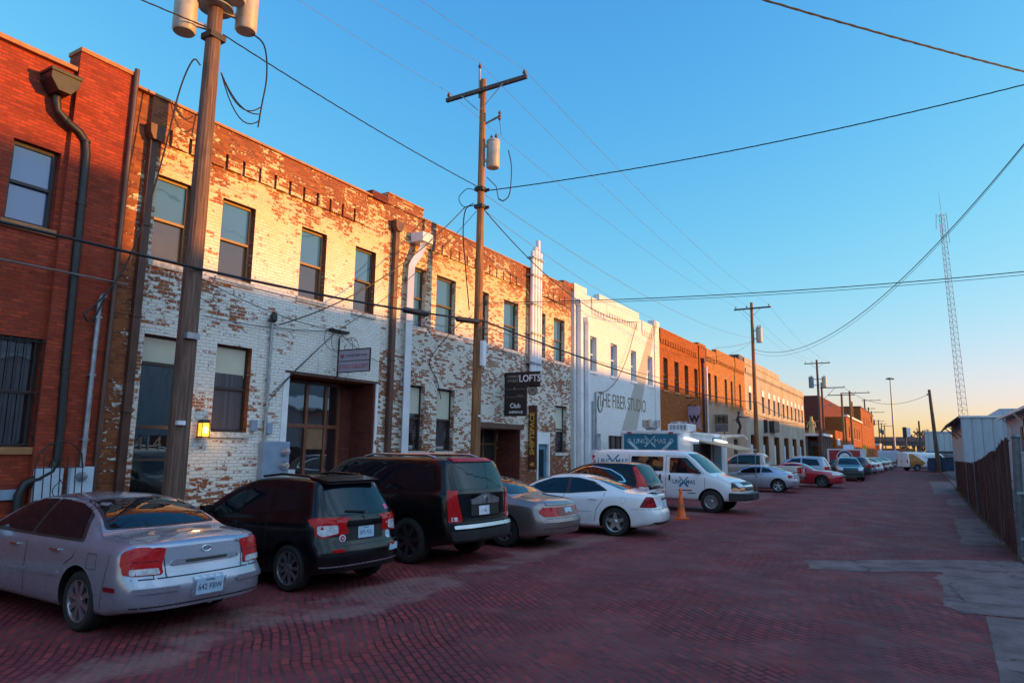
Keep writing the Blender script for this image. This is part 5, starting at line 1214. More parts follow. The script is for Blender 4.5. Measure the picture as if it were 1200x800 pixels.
for s in (1, -1):
    V = 'L' if s > 0 else 'R'
    c.part('taillight', [('B', [(u*s, v) for u, v in [(.68,.92),(.82,.90),(.74,1.20),(.60,1.56),(.56,1.56),(.66,1.2)]][::s]), (V, [(.12-o,.90),(.40-o,.92),(.42-o,1.15),(.62-o,1.55),(.54-o,1.56),(.26-o,1.2)])], MT['red_lens'], .012, .015)
    c.part('reversing_light', [('B', [(u*s, v) for u, v in [(.62,.86),(.80,.86),(.79,.98),(.66,.98)]][::s]), (V, [(.14-o,.87),(.36-o,.89),(.34-o,1.0),(.16-o,1.0)])], MT['clear_lens'], .016, .015)
c.part('tailgate_bar', [('B', [(-.5,.98),(.5,.98),(.5,1.05),(-.5,1.05)])], MT['chrome'], .025, .015); c.plate('B', 0, .86, '', .31, .155)
c.part('bumper', [('B', [(-.84,.36),(.84,.36),(.84,.60),(-.84,.60)])], MT['plastic'], .02, .04); c.part('bumper_strip', [('B', [(-.78,.62),(.78,.62),(.78,.70),(-.78,.70)])], MT['chrome'], .025, .02)
c.seam('L', [(1.9-o,.3),(1.9-o,1.05)]); c.handle([(1.3-o,.95),(2.1-o,.93)], P_black, 'L'); c.mirror(2.8-o, 1.08, P_black); c.wheels('six', 'alloy', .22, .68); c.finish()

# ---- white cargo van, nose to the street
sp = dict(L=5.69, W=2.01, ro=1.18, wb=3.43, r=.375, roofw=.80, crown=.10, top=[(0,1.99),(.1,2.03),(.8,2.06),(3.2,2.06),(3.65,2.02),(3.95,1.86),(4.45,1.42),(4.62,1.28),(4.75,1.23),(5.2,1.13),(5.5,1.02),(5.62,.93),(5.69,.8)], belt=[(0,1.27),(4.3,1.22),(4.75,1.14),(5.69,.78)],
          bot=[(0,.42),(.6,.40),(5.0,.38),(5.69,.42)], shift_r=[(.3,.0),(.62,.0),(.66,.06),(2.0,.16)], plan_r=.06, plan_f=.2, bulge=.5, plan=[(0,.96),(.4,1),(4.4,1),(5.1,.98),(5.69,.88)])
c = Car('van', 'white cargo van with blue lettering and crossed tool emblem, nose towards the street', sp, P_white, (-9.62, 24.55), (1, -.03), cat='van')
o = c.ro
c.part('side_window', lr([(1.75-o,1.33),(1.75-o,1.82),(2.95-o,1.82),(2.95-o,1.33)]), GL, .008, .05)
c.part('door_window', lr([(3.18-o,1.28),(3.18-o,1.80),(3.78-o,1.80),(4.32-o,1.28)]), GL, .008, .05)
c.part('windshield', [('F', [(-.86,1.30),(.86,1.30),(.72,1.93),(-.72,1.93)])], GL, .008, .08)
c.part('rear_window', [('B', [(-.75,1.35),(-.08,1.35),(-.08,1.85),(-.70,1.85)]), ('B', [(.08,1.35),(.75,1.35),(.70,1.85),(.08,1.85)])], GL, .008, .05)
for s in (1, -1):
    c.part('taillight', [('B', [(u*s, v) for u, v in [(.84,1.3),(.92,1.3),(.86,1.95),(.80,1.95)]][::s]), ('L' if s > 0 else 'R', [(.06-o,1.25),(.16-o,1.25),(.20-o,1.9),(.12-o,1.95)])], MT['red_lens'], .012, .02)
    V = 'L' if s > 0 else 'R'
    c.part('headlight', [('F', [(u*s, v) for u, v in [(.56,.78),(.88,.78),(.88,1.02),(.56,1.02)]][::s]), (V, [(5.27-o,.80),(5.52-o,.78),(5.52-o,1.02),(5.27-o,1.02)])], MT['plastic'], .010, .02)
    c.part('turn_signal', [('F', [(u*s, v) for u, v in [(.60,.75),(.88,.75),(.88,.84),(.60,.84)]][::s]), (V, [(5.30-o,.74),(5.54-o,.74),(5.54-o,.84),(5.30-o,.84)])], MT['amber_lens'], .018, .01)
    c.part('lamp_lens', [('F', [(u*s, v) for u, v in [(.58,.87),(.84,.87),(.84,1.0),(.58,1.0)]][::s])], MT['clear_lens'], .018, .015)
c.part('grille', [('F', [(-.54,.76),(.54,.76),(.54,1.02),(-.54,1.02)])], MT['plastic'], .010, .02); c.part('grille_bar', [('F', [(-.54,.87),(.54,.87),(.54,.92),(-.54,.92)])], MT['chrome'], .018)
b = MB(); b.prism([(-.92,5.60-o),(-.84,5.76-o),(-.4,5.84-o),(.4,5.84-o),(.84,5.76-o),(.92,5.60-o),(1.0,5.2-o),(.8,5.2-o),(-.8,5.2-o),(-1.0,5.2-o)], 'z', .44, .68); b.v = [(v[1], v[0], v[2]) for v in b.v]
q = b.build('bumper', MT['plastic'], None, bevel=.03); q.parent = c.root
b = MB(); b.box(-.5-o+.44, -o+.06, -.95, .95, .44, .60); q = b.build('rear_bumper', MT['plastic'], None, bevel=.02); q.parent = c.root
for x in (1.66, 3.05, 4.42): c.seam('R', [(x-o, .42), (x-o, 1.9 if x < 4 else 1.2)], .012)
c.seam('R', [(.2-o,1.245),(1.66-o,1.245)], .008); c.seam('R', [(3.05-o,1.85),(3.8-o,1.85),(4.40-o,1.25)], .010)
for x, z in ((2.86,1.13),(3.2,1.12)):
    h, n = c.hit('R', x-o, z); b = MB(); b.obox(h+Vector((0,-.015,0)), (.03,0,0), (0,.02,0), (0,0,.09)); q = b.build('door_handle', MT['plastic'], None, bevel=.008); q.parent = c.root
c.mirror(4.2-o, 1.32, MT['plastic'])
def xmas(c, x, z, s, mat, view='R'):
    c.words('lettering', 'UNO', s, mat, view, x-.98*s*1.05, z, .85, .012*s); c.words('lettering', 'MAS', s, mat, view, x+1.12*s*1.05, z, .85, .012*s)
    b = MB()
    for sg in (1, -1):
        p0, n = c.hit(view, x-.75*s*sg, z+.85*s); p1, n = c.hit(view, x+.75*s*sg, z-.75*s); b.bar(p0+n*.008, p1+n*.008, .006, .16*s)
        p2 = p0.lerp(p1, .55); b.bar(p2+n*.010, p1+n*.010, .006, .34*s)
    q = b.build('emblem', MT[mat], None); q.parent = c.root
xmas(c, 1.02-o, 1.60, .30, 'teal_ink'); xmas(c, 3.70-o, .985, .20, 'teal_ink')
c.part('phone_line', [('R', [(3.50-o,.695),(3.98-o,.695),(3.98-o,.735),(3.50-o,.735)])], MT['sign_red'], .004); c.part('web_line', [('R', [(3.82-o,.61),(4.10-o,.61),(4.10-o,.64),(3.82-o,.64)])], MT['sign_ink'], .004)
c.wheels('steel', 'alloy', .25, .60); c.finish()

# ---- silver coupe
sp = dict(L=4.40, W=1.76, ro=.92, wb=2.53, r=.325, roofw=.54, top=[(0,.94),(.06,.985),(.25,1.01),(.45,1.03),(.9,1.17),(1.4,1.29),(1.85,1.33),(2.25,1.31),(2.7,1.18),(3.1,1.0),(3.3,.95),(3.9,.84),(4.25,.7),(4.4,.56)], belt=[(0,.88),(1.5,.90),(3.1,.84),(4.4,.52)],
          shift_r=[(.2,.1),(.4,.0),(.60,.0),(.66,.06),(.95,.12)], plan_r=.22)
c = Car('coupe', 'small silver blue coupe with round tail lamps beyond the white van', sp, P_blue_silver, (-6.45, 37.85), (-1, -.03))
o = c.ro
c.part('side_window', lr([(1.12-o,1.0),(1.35-o,1.16),(1.7-o,1.235),(1.7-o,.96)]) + lr([(1.76-o,.95),(1.76-o,1.24),(2.2-o,1.22),(2.6-o,1.1),(2.92-o,.93)]), GL, .008, .05)
c.part('rear_window', [('B', [(-.58,1.04),(.58,1.04),(.45,1.27),(-.45,1.27)])], GL, .006, .05); c.part('windshield', [('F', [(-.62,.98),(.62,.98),(.48,1.26),(-.48,1.26)])], GL, .006, .05)
for s in (1, -1):
    c.part('taillight', [('B', [(u*s, v) for u, v in ell(.62,.80,.10,.09)][::s]), ('L' if s > 0 else 'R', ell(.36-o,.80,.11,.09))], MT['red_lens'], .012); c.part('lamp_lens', [('B', [(u*s, v) for u, v in ell(.44,.80,.07,.07)][::s]), ('L' if s > 0 else 'R', ell(.21-o,.82,.06,.07))], MT['clear_lens'], .016)
b = MB(); b.prism([(.02-o,1.08),(.3-o,1.10),(.3-o,1.07),(.06-o,1.05)], 'y', -.6, .6); b.box(.14-o,.22-o,-.52,-.46,.99,1.08); b.box(.14-o,.22-o,.46,.52,.99,1.08); q = b.build('spoiler', P_blue_silver, None, bevel=.008); q.parent = c.root
c.plate('B', 0, .72, '', .31, .155); c.seam('L', [(1.72-o,.3),(1.72-o,.93)]); c.part('sill', lr([(1.3-o,.20),(3.1-o,.20),(3.1-o,.27),(1.3-o,.27)]), P_blue_silver, .02, .01)
c.handle([(1.95-o,.80)], P_blue_silver, 'LR'); c.mirror(2.75-o,.93,P_blue_silver); c.wheels('five', 'alloy', .215, .68); c.finish()

# ---- tan pickup
sp = dict(L=5.8, W=2.02, ro=1.15, wb=3.7, r=.40, roofw=.76, crown=.08, top=[(0,1.26),(.1,1.275),(1.9,1.28),(1.96,1.32),(2.02,1.80),(2.1,1.88),(2.7,1.94),(3.4,1.92),(3.75,1.80),(4.2,1.45),(4.45,1.27),(4.6,1.22),(5.3,1.15),(5.65,1.05),(5.8,.9)], belt=[(0,1.22),(2.2,1.22),(4.3,1.18),(5.8,.88)],
          bot=[(0,.5),(1,.42),(5,.40),(5.8,.42)], plan_r=.07, shift_r=[(.3,.0),(1.2,.05)], cut=[(.12-1.15,1.85-1.15,-.78,.78,.75,1.6)], bulge=.6)
c = Car('pickup_truck', 'tan pickup truck with a tall cab parked beyond the silver blue coupe', sp, P_tan, (-6.9, 41.4), (-1, -.02), cat='pickup')
o = c.ro
c.part('side_window', lr([(2.20-o,1.30),(2.22-o,1.78),(2.75-o,1.82),(3.35-o,1.80),(3.7-o,1.66),(4.15-o,1.30)]), GL, .008, .05)
c.part('rear_window', [('B', [(-.66,1.36),(.66,1.36),(.60,1.78),(-.60,1.78)])], GL, .01, .04); c.part('windshield', [('F', [(-.78,1.32),(.78,1.32),(.64,1.82),(-.64,1.82)])], GL, .008, .05)
for s in (1, -1): c.part('taillight', [('B', [(u*s, v) for u, v in [(.78,.88),(.94,.88),(.94,1.20),(.80,1.20)]][::s]), ('L' if s > 0 else 'R', [(.05-o,.9),(.28-o,.9),(.28-o,1.2),(.05-o,1.2)])], MT['red_lens'], .012, .02)
c.part('bumper', [('B', [(-.94,.52),(.94,.52),(.94,.72),(-.94,.72)])], MT['chrome'], .04, .02); c.plate('B', 0, .64, '', .31, .155)
c.seam('L', [(2.15-o,.44),(2.15-o,1.25)]); c.seam('L', [(1.96-o,.46),(1.96-o,1.26)], .014); c.handle([(2.4-o,1.08)], P_tan, 'LR'); c.mirror(4.0-o, 1.32, P_tan); c.wheels('five', 'alloy', .26, .64); c.finish()

# ---- red coupe, nose to the street
sp = dict(L=4.75, W=1.88, ro=.95, wb=2.72, r=.345, roofw=.56, top=[(0,1.0),(.06,1.04),(.5,1.07),(.9,1.16),(1.5,1.35),(1.95,1.39),(2.4,1.35),(2.85,1.16),(3.15,1.03),(3.3,1.0),(4.0,.95),(4.5,.85),(4.75,.68)], belt=[(0,.92),(1.5,.95),(3.2,.91),(4.75,.66)], shift_r=[(.2,.1),(.5,0),(1,.08)], plan_f=.25)
c = Car('coupe', 'red coupe with its nose towards the street beyond the tan pickup', sp, P_red, (-7.85, 45.1), (1, -.08))
o = c.ro
c.part('side_window', lr([(1.3-o,1.05),(1.6-o,1.26),(2.0-o,1.30),(2.35-o,1.25),(2.85-o,.99),(1.9-o,.99)]), GL, .008, .04)
c.part('windshield', [('F', [(-.68,1.03),(.68,1.03),(.5,1.31),(-.5,1.31)])], GL, .008, .05); c.part('rear_window', [('B', [(-.6,1.12),(.6,1.12),(.46,1.32),(-.46,1.32)])], GL, .006, .05)
for s in (1, -1): c.part('headlight', [('F', [(u*s, v) for u, v in [(.5,.72),(.78,.72),(.76,.84),(.5,.82)]][::s]), ('L' if s > 0 else 'R', [(4.20-o,.74),(4.45-o,.72),(4.45-o,.83),(4.2-o,.84)])], MT['clear_lens'], .012, .02)
c.part('grille', [('F', [(-.46,.58),(.46,.58),(.46,.76),(-.46,.76)])], MT['plastic'], .01, .02); c.seam('R', [(2.05-o,.3),(2.05-o,.96)]); c.mirror(2.8-o,1.0,P_red); c.wheels('five', 'dark_alloy', .23, .66); c.finish()

# ---- generic far vehicles
SUV = dict(L=4.7, W=1.86, ro=.98, wb=2.75, r=.35, roofw=.62, top=[(0,1.60),(.06,1.63),(.4,1.67),(1.6,1.69),(2.2,1.66),(2.7,1.48),(3.2,1.16),(3.4,1.09),(4.1,1.02),(4.5,.92),(4.7,.75)], belt=[(0,1.10),(3.0,1.04),(4.7,.72)], bot=[(0,.36),(.5,.28),(4.7,.30)],
           shift_r=[(.25,.06),(.42,0),(.62,.0),(.66,.05),(1.1,.1),(1.65,.42)], shift_len=.9, plan_r=.15)
def far_suv(name, label, paint, loc, fwd, cat, tall=1.0):
    sp = dict(SUV); sp['top'] = [(x, z*tall if z > 1.2 else z) for x, z in SUV['top']]
    c = Car(name, label, sp, paint, loc, fwd, cat); o = c.ro; t = tall
    c.part('side_window', lr([(.62-o,1.17),(.8-o,1.5*t),(1.7-o,1.545*t),(1.7-o,1.13)]) + lr([(1.8-o,1.13),(1.8-o,1.545*t),(2.3-o,1.50*t),(2.95-o,1.12)]), GL, .008, .05)
    c.part('rear_window', [('B', [(-.66,1.16),(.66,1.16),(.56,1.55*t),(-.56,1.55*t)])], GL, .008, .05); c.part('windshield', [('F', [(-.70,1.14),(.70,1.14),(.56,1.57*t),(-.56,1.57*t)])], GL, .008, .05)
    for s in (1, -1):
        c.part('taillight', [('B', [(u*s, v) for u, v in [(.66,.85),(.84,.85),(.82,1.1),(.66,1.1)]][::s]), ('L' if s > 0 else 'R', [(.1-o,.85),(.35-o,.88),(.38-o,1.1),(.14-o,1.1)])], MT['red_lens'], .012, .02)
        c.part('headlight', [('F', [(u*s, v) for u, v in [(.5,.76),(.80,.76),(.80,.92),(.5,.92)]][::s])], MT['clear_lens'], .012, .02)
    c.part('grille', [('F', [(-.46,.66),(.46,.66),(.46,.90),(-.46,.90)])], MT['plastic'], .01, .02); c.part('bumper', [('B', [(-.85,.40),(.85,.40),(.85,.62),(-.85,.62)]), ('F', [(-.8,.36),(.8,.36),(.8,.58),(-.8,.58)])], MT['plastic'], .015, .03)
    c.plate('B', 0, .74, '', .31, .155); c.seam('L', [(1.75-o,.3),(1.75-o,1.1)]); c.mirror(2.95-o, 1.12, paint); c.wheels('five', 'alloy', .23, .66); return c.finish()
far_suv('minivan', 'pale blue minivan parked tail out behind the red coupe', P_grey, (-6.2, 49.6), (-1, .0), 'minivan', 1.03)
far_suv('suv', 'dark green off road vehicle facing the camera in front of the red trailer', P_green, (-5.15, 58.6), (.16, -1), 'car', 1.0)
far_suv('suv', 'dark sport utility vehicle parked tail out right of the red trailer', P_navy, (-4.55, 61.9), (-1, .05), 'car', 1.0)
def far_sedan(label, paint, loc, fwd):
    sp = dict(L=4.7, W=1.8, ro=1.0, wb=2.7, r=.33, roofw=.56, top=[(x*4.7/4.87, z+.02) for x, z in SEDAN_TOP], belt=[(0,.92),(3.4,.90),(4.7,.60)], shift_r=[(.2,.07),(.48,0),(.60,.0),(.635,.07),(.95,.13)], plan_r=.17)
    c = Car('sedan', label, sp, paint, loc, fwd); o = c.ro
    c.part('side_window', lr([(1.2-o,1.0),(1.5-o,1.30),(2.2-o,1.375),(2.8-o,1.33),(3.3-o,1.0)]), GL, .007, .05); c.part('rear_window', [('B', [(-.64,1.09),(.64,1.09),(.5,1.37),(-.5,1.37)])], GL, .007, .05); c.part('windshield', [('F', [(-.66,1.04),(.66,1.04),(.5,1.36),(-.5,1.36)])], GL, .007, .05)
    for s in (1, -1): c.part('taillight', [('B', [(u*s, v) for u, v in [(.52,.70),(.82,.70),(.80,.90),(.56,.90)]][::s])], MT['red_lens'], .012, .02); c.part('headlight', [('F', [(u*s, v) for u, v in [(.45,.62),(.74,.62),(.72,.74),(.45,.74)]][::s])], MT['clear_lens'], .012, .02)
    c.plate('B', 0, .5, '', .31, .155); c.wheels('five', 'alloy', .21, .66); return c.finish()
far_sedan('white sedan far down the row with bright tail lamp', P_white, (-4.5, 76.5), (-.97, .22))
far_sedan('silver sedan between the dark vehicle by the red trailer and the white sedan', P_grey, (-4.7, 71.2), (-.98, .2))
far_sedan('dark blue sedan right behind the far white sedan', P_navy, (-4.3, 82.5), (-.95, .3))
far_sedan('taupe sedan between the two far dark sedans', P_taupe, (-4.1, 89.0), (-.95, .3))
far_sedan('dark sedan furthest down the left row before the box truck', P_black, (-3.9, 96.0), (-.9, .43))
far_sedan('small dark car driving away in the middle of the far street', P_grey, (-2.3, 112.0), (-.1, 1))

# ---- food truck trailer in teal
ft = world_root('food_truck', (-10.4, 34, 0), 'teal and white food trailer with steel roof vents and striped awning', 'food truck', 'vehicles parked along the street')
x0, x1, y0, y1, zt = -11.75, -9.12, 29.5, 38.0, 2.86
b = MB(); b.box(x0, x1, y0+.02, y1, .55, zt); ftb = b.build('body', MT['white_metal'], ft, bevel=.05)
b = MB(); b.box(x0+.08, x1-.08, y0-.012, y0+.03, .7, zt-.12); b.build('rear_panel', MT['teal'], ft, bevel=.008)
b = MB(); b.box(x0-.02, x1+.03, y0-.03, y1+.02, zt-.11, zt+.03); b.build('roof_rim', MT['white_metal'], ft, bevel=.02)
for x in (x0+.35, x1-.35):
    b = MB(); b.box(x-.10, x+.10, y0-.05, y0-.031, zt-.09, zt-.03); b.build('marker_light', MT['red_lens'], ft)
b = MB(); b.box(-10.5, -10.35, y0-.08, y0-.031, zt-.14, zt-.05); b.build('work_light', MT['clear_lens'], ft)
xm_ = (x0+x1)/2
for s_, dx in (('UNO', -.44), ('MAS', .46)): text('lettering', s_, .30, MT['pale_ink'], frame((xm_+dx, y0-.016, 2.42), (1,0,0), (0,0,1)), ft, .003, sx=.95, weight=.004)
b = MB()
for sg in (1, -1):
    b.bar((xm_-.24*sg, y0-.024, 2.66), (xm_+.24*sg, y0-.024, 2.18), .008, .035); b.bar((xm_+.06*sg, y0-.028, 2.37), (xm_+.24*sg, y0-.028, 2.18), .008, .07)
b.build('emblem', MT['pale_ink'], ft)
for sg in (1, -1):                               # spatulas on both corners
    b = MB(); cx_ = xm_+sg*.98
    hp = [(cx_+sg*(.08*math.cos(t)), 2.45+.10*math.sin(t)) for t in [i*math.pi/8 for i in range(16)]]
    b.prism([(u, v) for u, v in hp][::1], 'y', y0-.022, y0-.014); b.bar((cx_, y0-.02, 2.42), (cx_-sg*.42, y0-.02, 2.02), .006, .13); b.build('spatula_graphic', MT['pale_ink'], ft)
    b = MB(); b.prism([(cx_+.04*math.cos(t), 2.46+.045*math.sin(t)) for t in [i*math.pi/6 for i in range(12)]], 'y', y0-.028, y0-.02); b.build('spatula_hole', MT['teal'], ft)
b = MB(); b.lathe([(.25,0),(.36,.08),(.40,.12),(.40,.42),(.36,.46),(0,.47)], (-10.9, 31.0, zt+.12), 'z', 24); b.lathe([(.2,-.12),(.22,.02)], (-10.9, 31, zt+.1), 'z', 16)
for k in range(10): b.box(-10.9+.41*math.cos(k*.628)-.012, -10.9+.41*math.cos(k*.628)+.012, 31+.41*math.sin(k*.628)-.012, 31+.41*math.sin(k*.628)+.012, zt+.22, zt+.56)
b.build('exhaust_fan', MT['steel'], ft, smooth=40)
b = MB(); b.lathe([(.25,0),(.36,.08),(.38,.12),(.38,.40),(0,.42)], (-9.95, 32.2, zt+.12), 'z', 24); b.build('exhaust_fan', MT['steel'], ft, smooth=40)
b = MB(); b.box(-9.85, -8.95+.0, 30.2, 31.6, zt+.035, zt+.36); ac = b.build('air_conditioner', MT['white_metal'], ft, bevel=.05)
b = MB()
for k in range(5): b.box(-9.75+k*.16, -9.66+k*.16, 30.17, 30.198, zt+.1, zt+.30)
b.build('louvre', MT['galv'], ac)
b = MB(); b.box(x1-.01, x1+.02, 31.6, 34.6, 1.35, 2.35); b.build('serving_window', MT['dark_inside'], ft)
b = MB(); b.box(x1-.005, x1+.03, 30.0, 31.2, 1.3, 2.3); b.build('side_door', MT['white_metal'], ft, bevel=.01)
b = MB(); b.box(x1-.005, x1+.035, 35.0, 36.6, .7, 2.7); b.build('side_graphic', MT['teal'], ft)
for y, w in ((30.6, .9), (35.8, 1.2)):
    b = MB(); b.prism([(x1+.03, 2.62), (x1+.42, 2.50), (x1+.42, 2.44), (x1+.03, 2.54)], 'y', y-w/2, y+w/2); b.build('lit_light', glow('trailer_light', (1, .97, .93), .3), ft)
b = MB(); b.prism([(x1+.03, 2.50), (x1+1.75, 2.12), (x1+1.75, 2.09), (x1+.03, 2.45)], 'y', 32.6, 36.9); b.build('awning', simple('awning_cloth', (.52,.36,.22), .8), ft)
b = MB(); b.cyl((x1+1.7, 32.8, 0.02), (x1+1.7, 32.8, 2.1), .02, 6); b.cyl((x1+1.7, 36.7, 0.02), (x1+1.7, 36.7, 2.1), .02, 6); b.box(x1+.05, x1+1.72, 32.75, 32.8, .95, 1.0); b.build('awning_frame', MT['galv'], ft)
b = MB(); b.tube([(x1+.1, 36.4, 2.78), (x1+1.1, 37.0, 2.80), (x1+1.25, 37.1, 2.62)], .09, 8); b.build('rolled_awning', simple('awning_roll', (.62,.5,.42), .8), ft)
for y in (33.0, 34.0):
    for x in (x0+.12, x1-.12):
        b = MB(); b.lathe([(.20,-.11),(.36,-.11),(.37,-.08),(.37,.08),(.36,.11),(.20,.11)], (x, y, .37), 'x', 28, closed=True); w_ = b.build('wheel', MT['rubber'], ft, smooth=40)
        b = MB(); b.lathe([(0,-.08),(.2,-.08),(.2,.08),(0,.08)], (x, y, .37), 'x', 20); b.build('rim', MT['alloy'], w_)
b = MB(); b.bar(((x0+x1)/2-.6, y1, .5), ((x0+x1)/2, y1+1.3, .5), .08, .1); b.bar(((x0+x1)/2+.6, y1, .5), ((x0+x1)/2, y1+1.3, .5), .08, .1); b.cyl(((x0+x1)/2, y1+1.2, .01), ((x0+x1)/2, y1+1.2, .55), .04, 8); b.build('tow_bar', MT['galv'], ft)
# ---- red box trailer with round emblem
rt = world_root('box_trailer', (-5.7, 66, 0), 'red box trailer with a round blue and white emblem and white trim', 'trailer', 'vehicles parked along the street')
x0, x1, y0, y1, zt = -6.95, -4.42, 63.4, 68.4, 2.26
b = MB(); b.box(x0, x1, y0, y1, .5, zt); b.build('body', P_trailer, rt, bevel=.02)
b = MB(); b.box(x0-.03, x1+.03, y0-.03, y1+.03, zt-.06, zt+.04); b.box(x1-.10, x1+.035, y0-.035, y0+.1, .5, zt-.061); b.box(x0-.035, x0+.10, y0-.035, y0+.1, .5, zt-.061); b.box(x1+.002, x1+.02, y0+.2, y1-.1, .55, zt-.1); b.build('trim', MT['white_metal'], rt, bevel=.01)
def rdisc(name, r, mat, off):
    b = MB(); b.prism([(-5.68+r*math.cos(t), 1.58+r*math.sin(t)) for t in [i*math.pi/20 for i in range(40)]], 'y', y0-off, y0-off+.006); b.build(name, MT[mat], rt)
rdisc('emblem_rim', .62, 'sign_white', .012); rdisc('emblem_ring', .56, 'plate_ink', .018); rdisc('emblem_field', .40, 'sign_white', .024)
b = MB(); b.prism([(-5.83,1.74),(-5.75,1.68),(-5.68,1.72),(-5.61,1.68),(-5.53,1.74),(-5.55,1.56),(-5.68,1.38),(-5.81,1.56)], 'y', y0-.034, y0-.026); b.build('emblem_figure', MT['sign_black'], rt)
b = MB(); b.box(-5.9, -5.15, 65, 65.8, zt+.042, zt+.40); b.build('air_conditioner', MT['pale_blue_panel'], rt, bevel=.03)
for x in (x0+.1, x1-.1):
    b = MB(); b.lathe([(.18,-.1),(.34,-.1),(.35,.1),(.18,.1)], (x, 66, .36), 'x', 24, closed=True); w_ = b.build('wheel', MT['rubber'], rt, smooth=40)
    b = MB(); b.lathe([(0,-.07),(.18,-.07),(.18,.07),(0,.07)], (x, 66, .36), 'x', 16); b.build('rim', MT['alloy'], w_)
# ---- far white box truck
bt = world_root('box_truck', (-4.8, 127, 0), 'pale blue white box truck at the far end of the left row', 'truck', 'vehicles parked along the street')
b = MB(); b.box(-6.4, -3.5, 124, 130, .7, 2.3); b.build('cargo_box', MT['pale_blue_panel'], bt, bevel=.15)
b = MB(); b.box(-6.2, -3.7, 130.05, 132, .5, 2.0); b.build('cab', MT['pale_blue_panel'], bt, bevel=.2)
for x in (-6.2, -3.7):
    for y in (125.5, 131):
        b = MB(); b.lathe([(0,-.12),(.4,-.12),(.42,.12),(0,.12)], (x, y, .42), 'x', 20); b.build('wheel', MT['rubber'], bt, smooth=40)
for x in (-6.2, -3.7):
    b = MB(); b.box(x-.12, x+.12, 123.95, 123.99, .8, 1.0); b.build('taillight', MT['red_lens'], bt)
# ---- white van with orange graphic on the right
sp = dict(L=5.9, W=2.05, ro=1.2, wb=3.5, r=.38, roofw=.86, crown=.1, top=[(0,2.05),(.1,2.1),(.8,2.13),(3.9,2.13),(4.3,2.0),(4.8,1.5),(5.0,1.3),(5.5,1.15),(5.8,.95),(5.9,.8)], belt=[(0,1.3),(4.6,1.22),(5.9,.78)], bot=[(0,.42),(5.9,.42)], plan_r=.05, shift_r=[(.3,0),(2.1,.1)], bulge=.5)
c = Car('van', 'white van with a diagonal orange graphic beside the dumpster on the right', sp, P_white, (-1.35, 92.5), (.80, .60), cat='van')
o = c.ro
c.part('side_graphic', [('R', [(.30-o,.5),(1.6-o,.5),(2.2-o,.9),(.9-o,1.9),(.30-o,1.95)])], simple('orange_graphic', (.42,.16,.03), .5, world=False), .006); c.part('side_stripe', [('R', [(2.3-o,.95),(2.7-o,.95),(1.3-o,2.0),(1.0-o,2.0)])], MT['sign_white'], .008)
c.part('side_panel', [('R', [(2.9-o,.75),(4.6-o,.75),(4.6-o,1.7),(1.9-o,1.7)])], MT['pale_blue_panel'], .006)
c.part('door_window', lr([(3.5-o,1.32),(3.5-o,1.85),(4.15-o,1.85),(4.65-o,1.32)]), GL, .008, .05); c.part('windshield', [('F', [(-.86,1.32),(.86,1.32),(.74,1.95),(-.74,1.95)])], GL, .008, .06)
for s in (1, -1): c.part('taillight', [('B', [(u*s, v) for u, v in [(.82,.9),(.93,.9),(.91,1.3),(.82,1.3)]][::s])], MT['red_lens'], .012, .02)
c.part('rear_handle', [('B', [(-.1,1.0),(.1,1.0),(.1,1.1),(-.1,1.1)])], MT['plastic'], .01); c.seam('B', [(0,.5),(0,2.0)], .02)
b = MB()
for x in (.8, 2.0, 3.2): b.bar((x-o, -.85, 2.22), (x-o, .85, 2.22), .05, .04)
b.bar((.4-o, -.75, 2.25), (3.8-o, -.75, 2.25), .05, .04); b.bar((.4-o, .75, 2.25), (3.8-o, .75, 2.25), .05, .04); q = b.build('roof_rack', MT['alloy'], None); q.parent = c.root
c.wheels('steel', 'alloy', .25, .6); c.finish()
# ------------------------------------------------------------------ utility poles
def insulator(parent, p, mat='porcelain', h=.2):
    b = MB(); x, y, z = p
    b.lathe([(.018,0),(.018,.06),(.06,.065),(.065,.09),(.035,.10),(.055,.115),(.055,.14),(.03,.16),(.03,h),(0,h)], (x, y, z), 'z', 10); return b.build('insulator', MT[mat], parent, smooth=40)
def crossarm(root, x0, x1, y, z, ins=(0, .5, 1), brace=True, mat='arm'):
    b = MB(); b.box(x0, x1, y-.20, y-.09, z-.06, z+.07); a = b.build('crossarm', MT[mat], root, bevel=.008)
    for t in ins: insulator(a, (x0+(x1-x0)*t, y-.145, z+.07))
    if brace:
        b = MB(); xm = root.location.x
        for s, e in ((-1, x0), (1, x1)): b.bar((xm+(e-xm)*.52, y-.215, z-.03), (xm+s*.06, y-.2, z-.72), .012, .035)
        b.build('brace', MT['galv'], root)
def can(root, x, y, z0, h=.95, r=.225, mat='can'):
    b = MB(); b.lathe([(0,0),(r*.9,0),(r,.03),(r,h-.06),(r*1.05,h-.05),(r*1.05,h-.01),(r*.9,h+.03),(0,h+.06)], (x, y, z0), 'z', 24)
    px, py = root.location.x, root.location.y; b.bar((x, y, z0+h*.8), (px, py, z0+h*.8), .07, .1); b.bar((x, y, z0+h*.25), (px, py, z0+h*.25), .07, .1)
    t = b.build('transformer', MT[mat], root, smooth=40)
    for dx in (-.09, .09):
        q = MB(); q.lathe([(.03,0),(.03,.05),(.055,.06),(.03,.09),(.055,.11),(.03,.14),(.05,.16),(.025,.2),(0,.26)], (x+dx, y+.02, z0+h+.02), 'z', 10); q.build('bushing', MT['porcelain'], t, smooth=40)
    return t
def pole(label, x, y, h, r0, r1, mat='pole', lean=(0, 0)):
    root = world_root('utility_pole', (x, y, 0), label, 'utility pole', 'wooden utility poles along the left side')
    b = MB(); b.tube([(x+lean[0]*t*h, y+lean[1]*t*h, h*t) for t in [i/10 for i in range(11)]], [r0+(r1-r0)*i/10 for i in range(11)], 16); b.build('shaft', MT[mat], root, smooth=50)
    return root
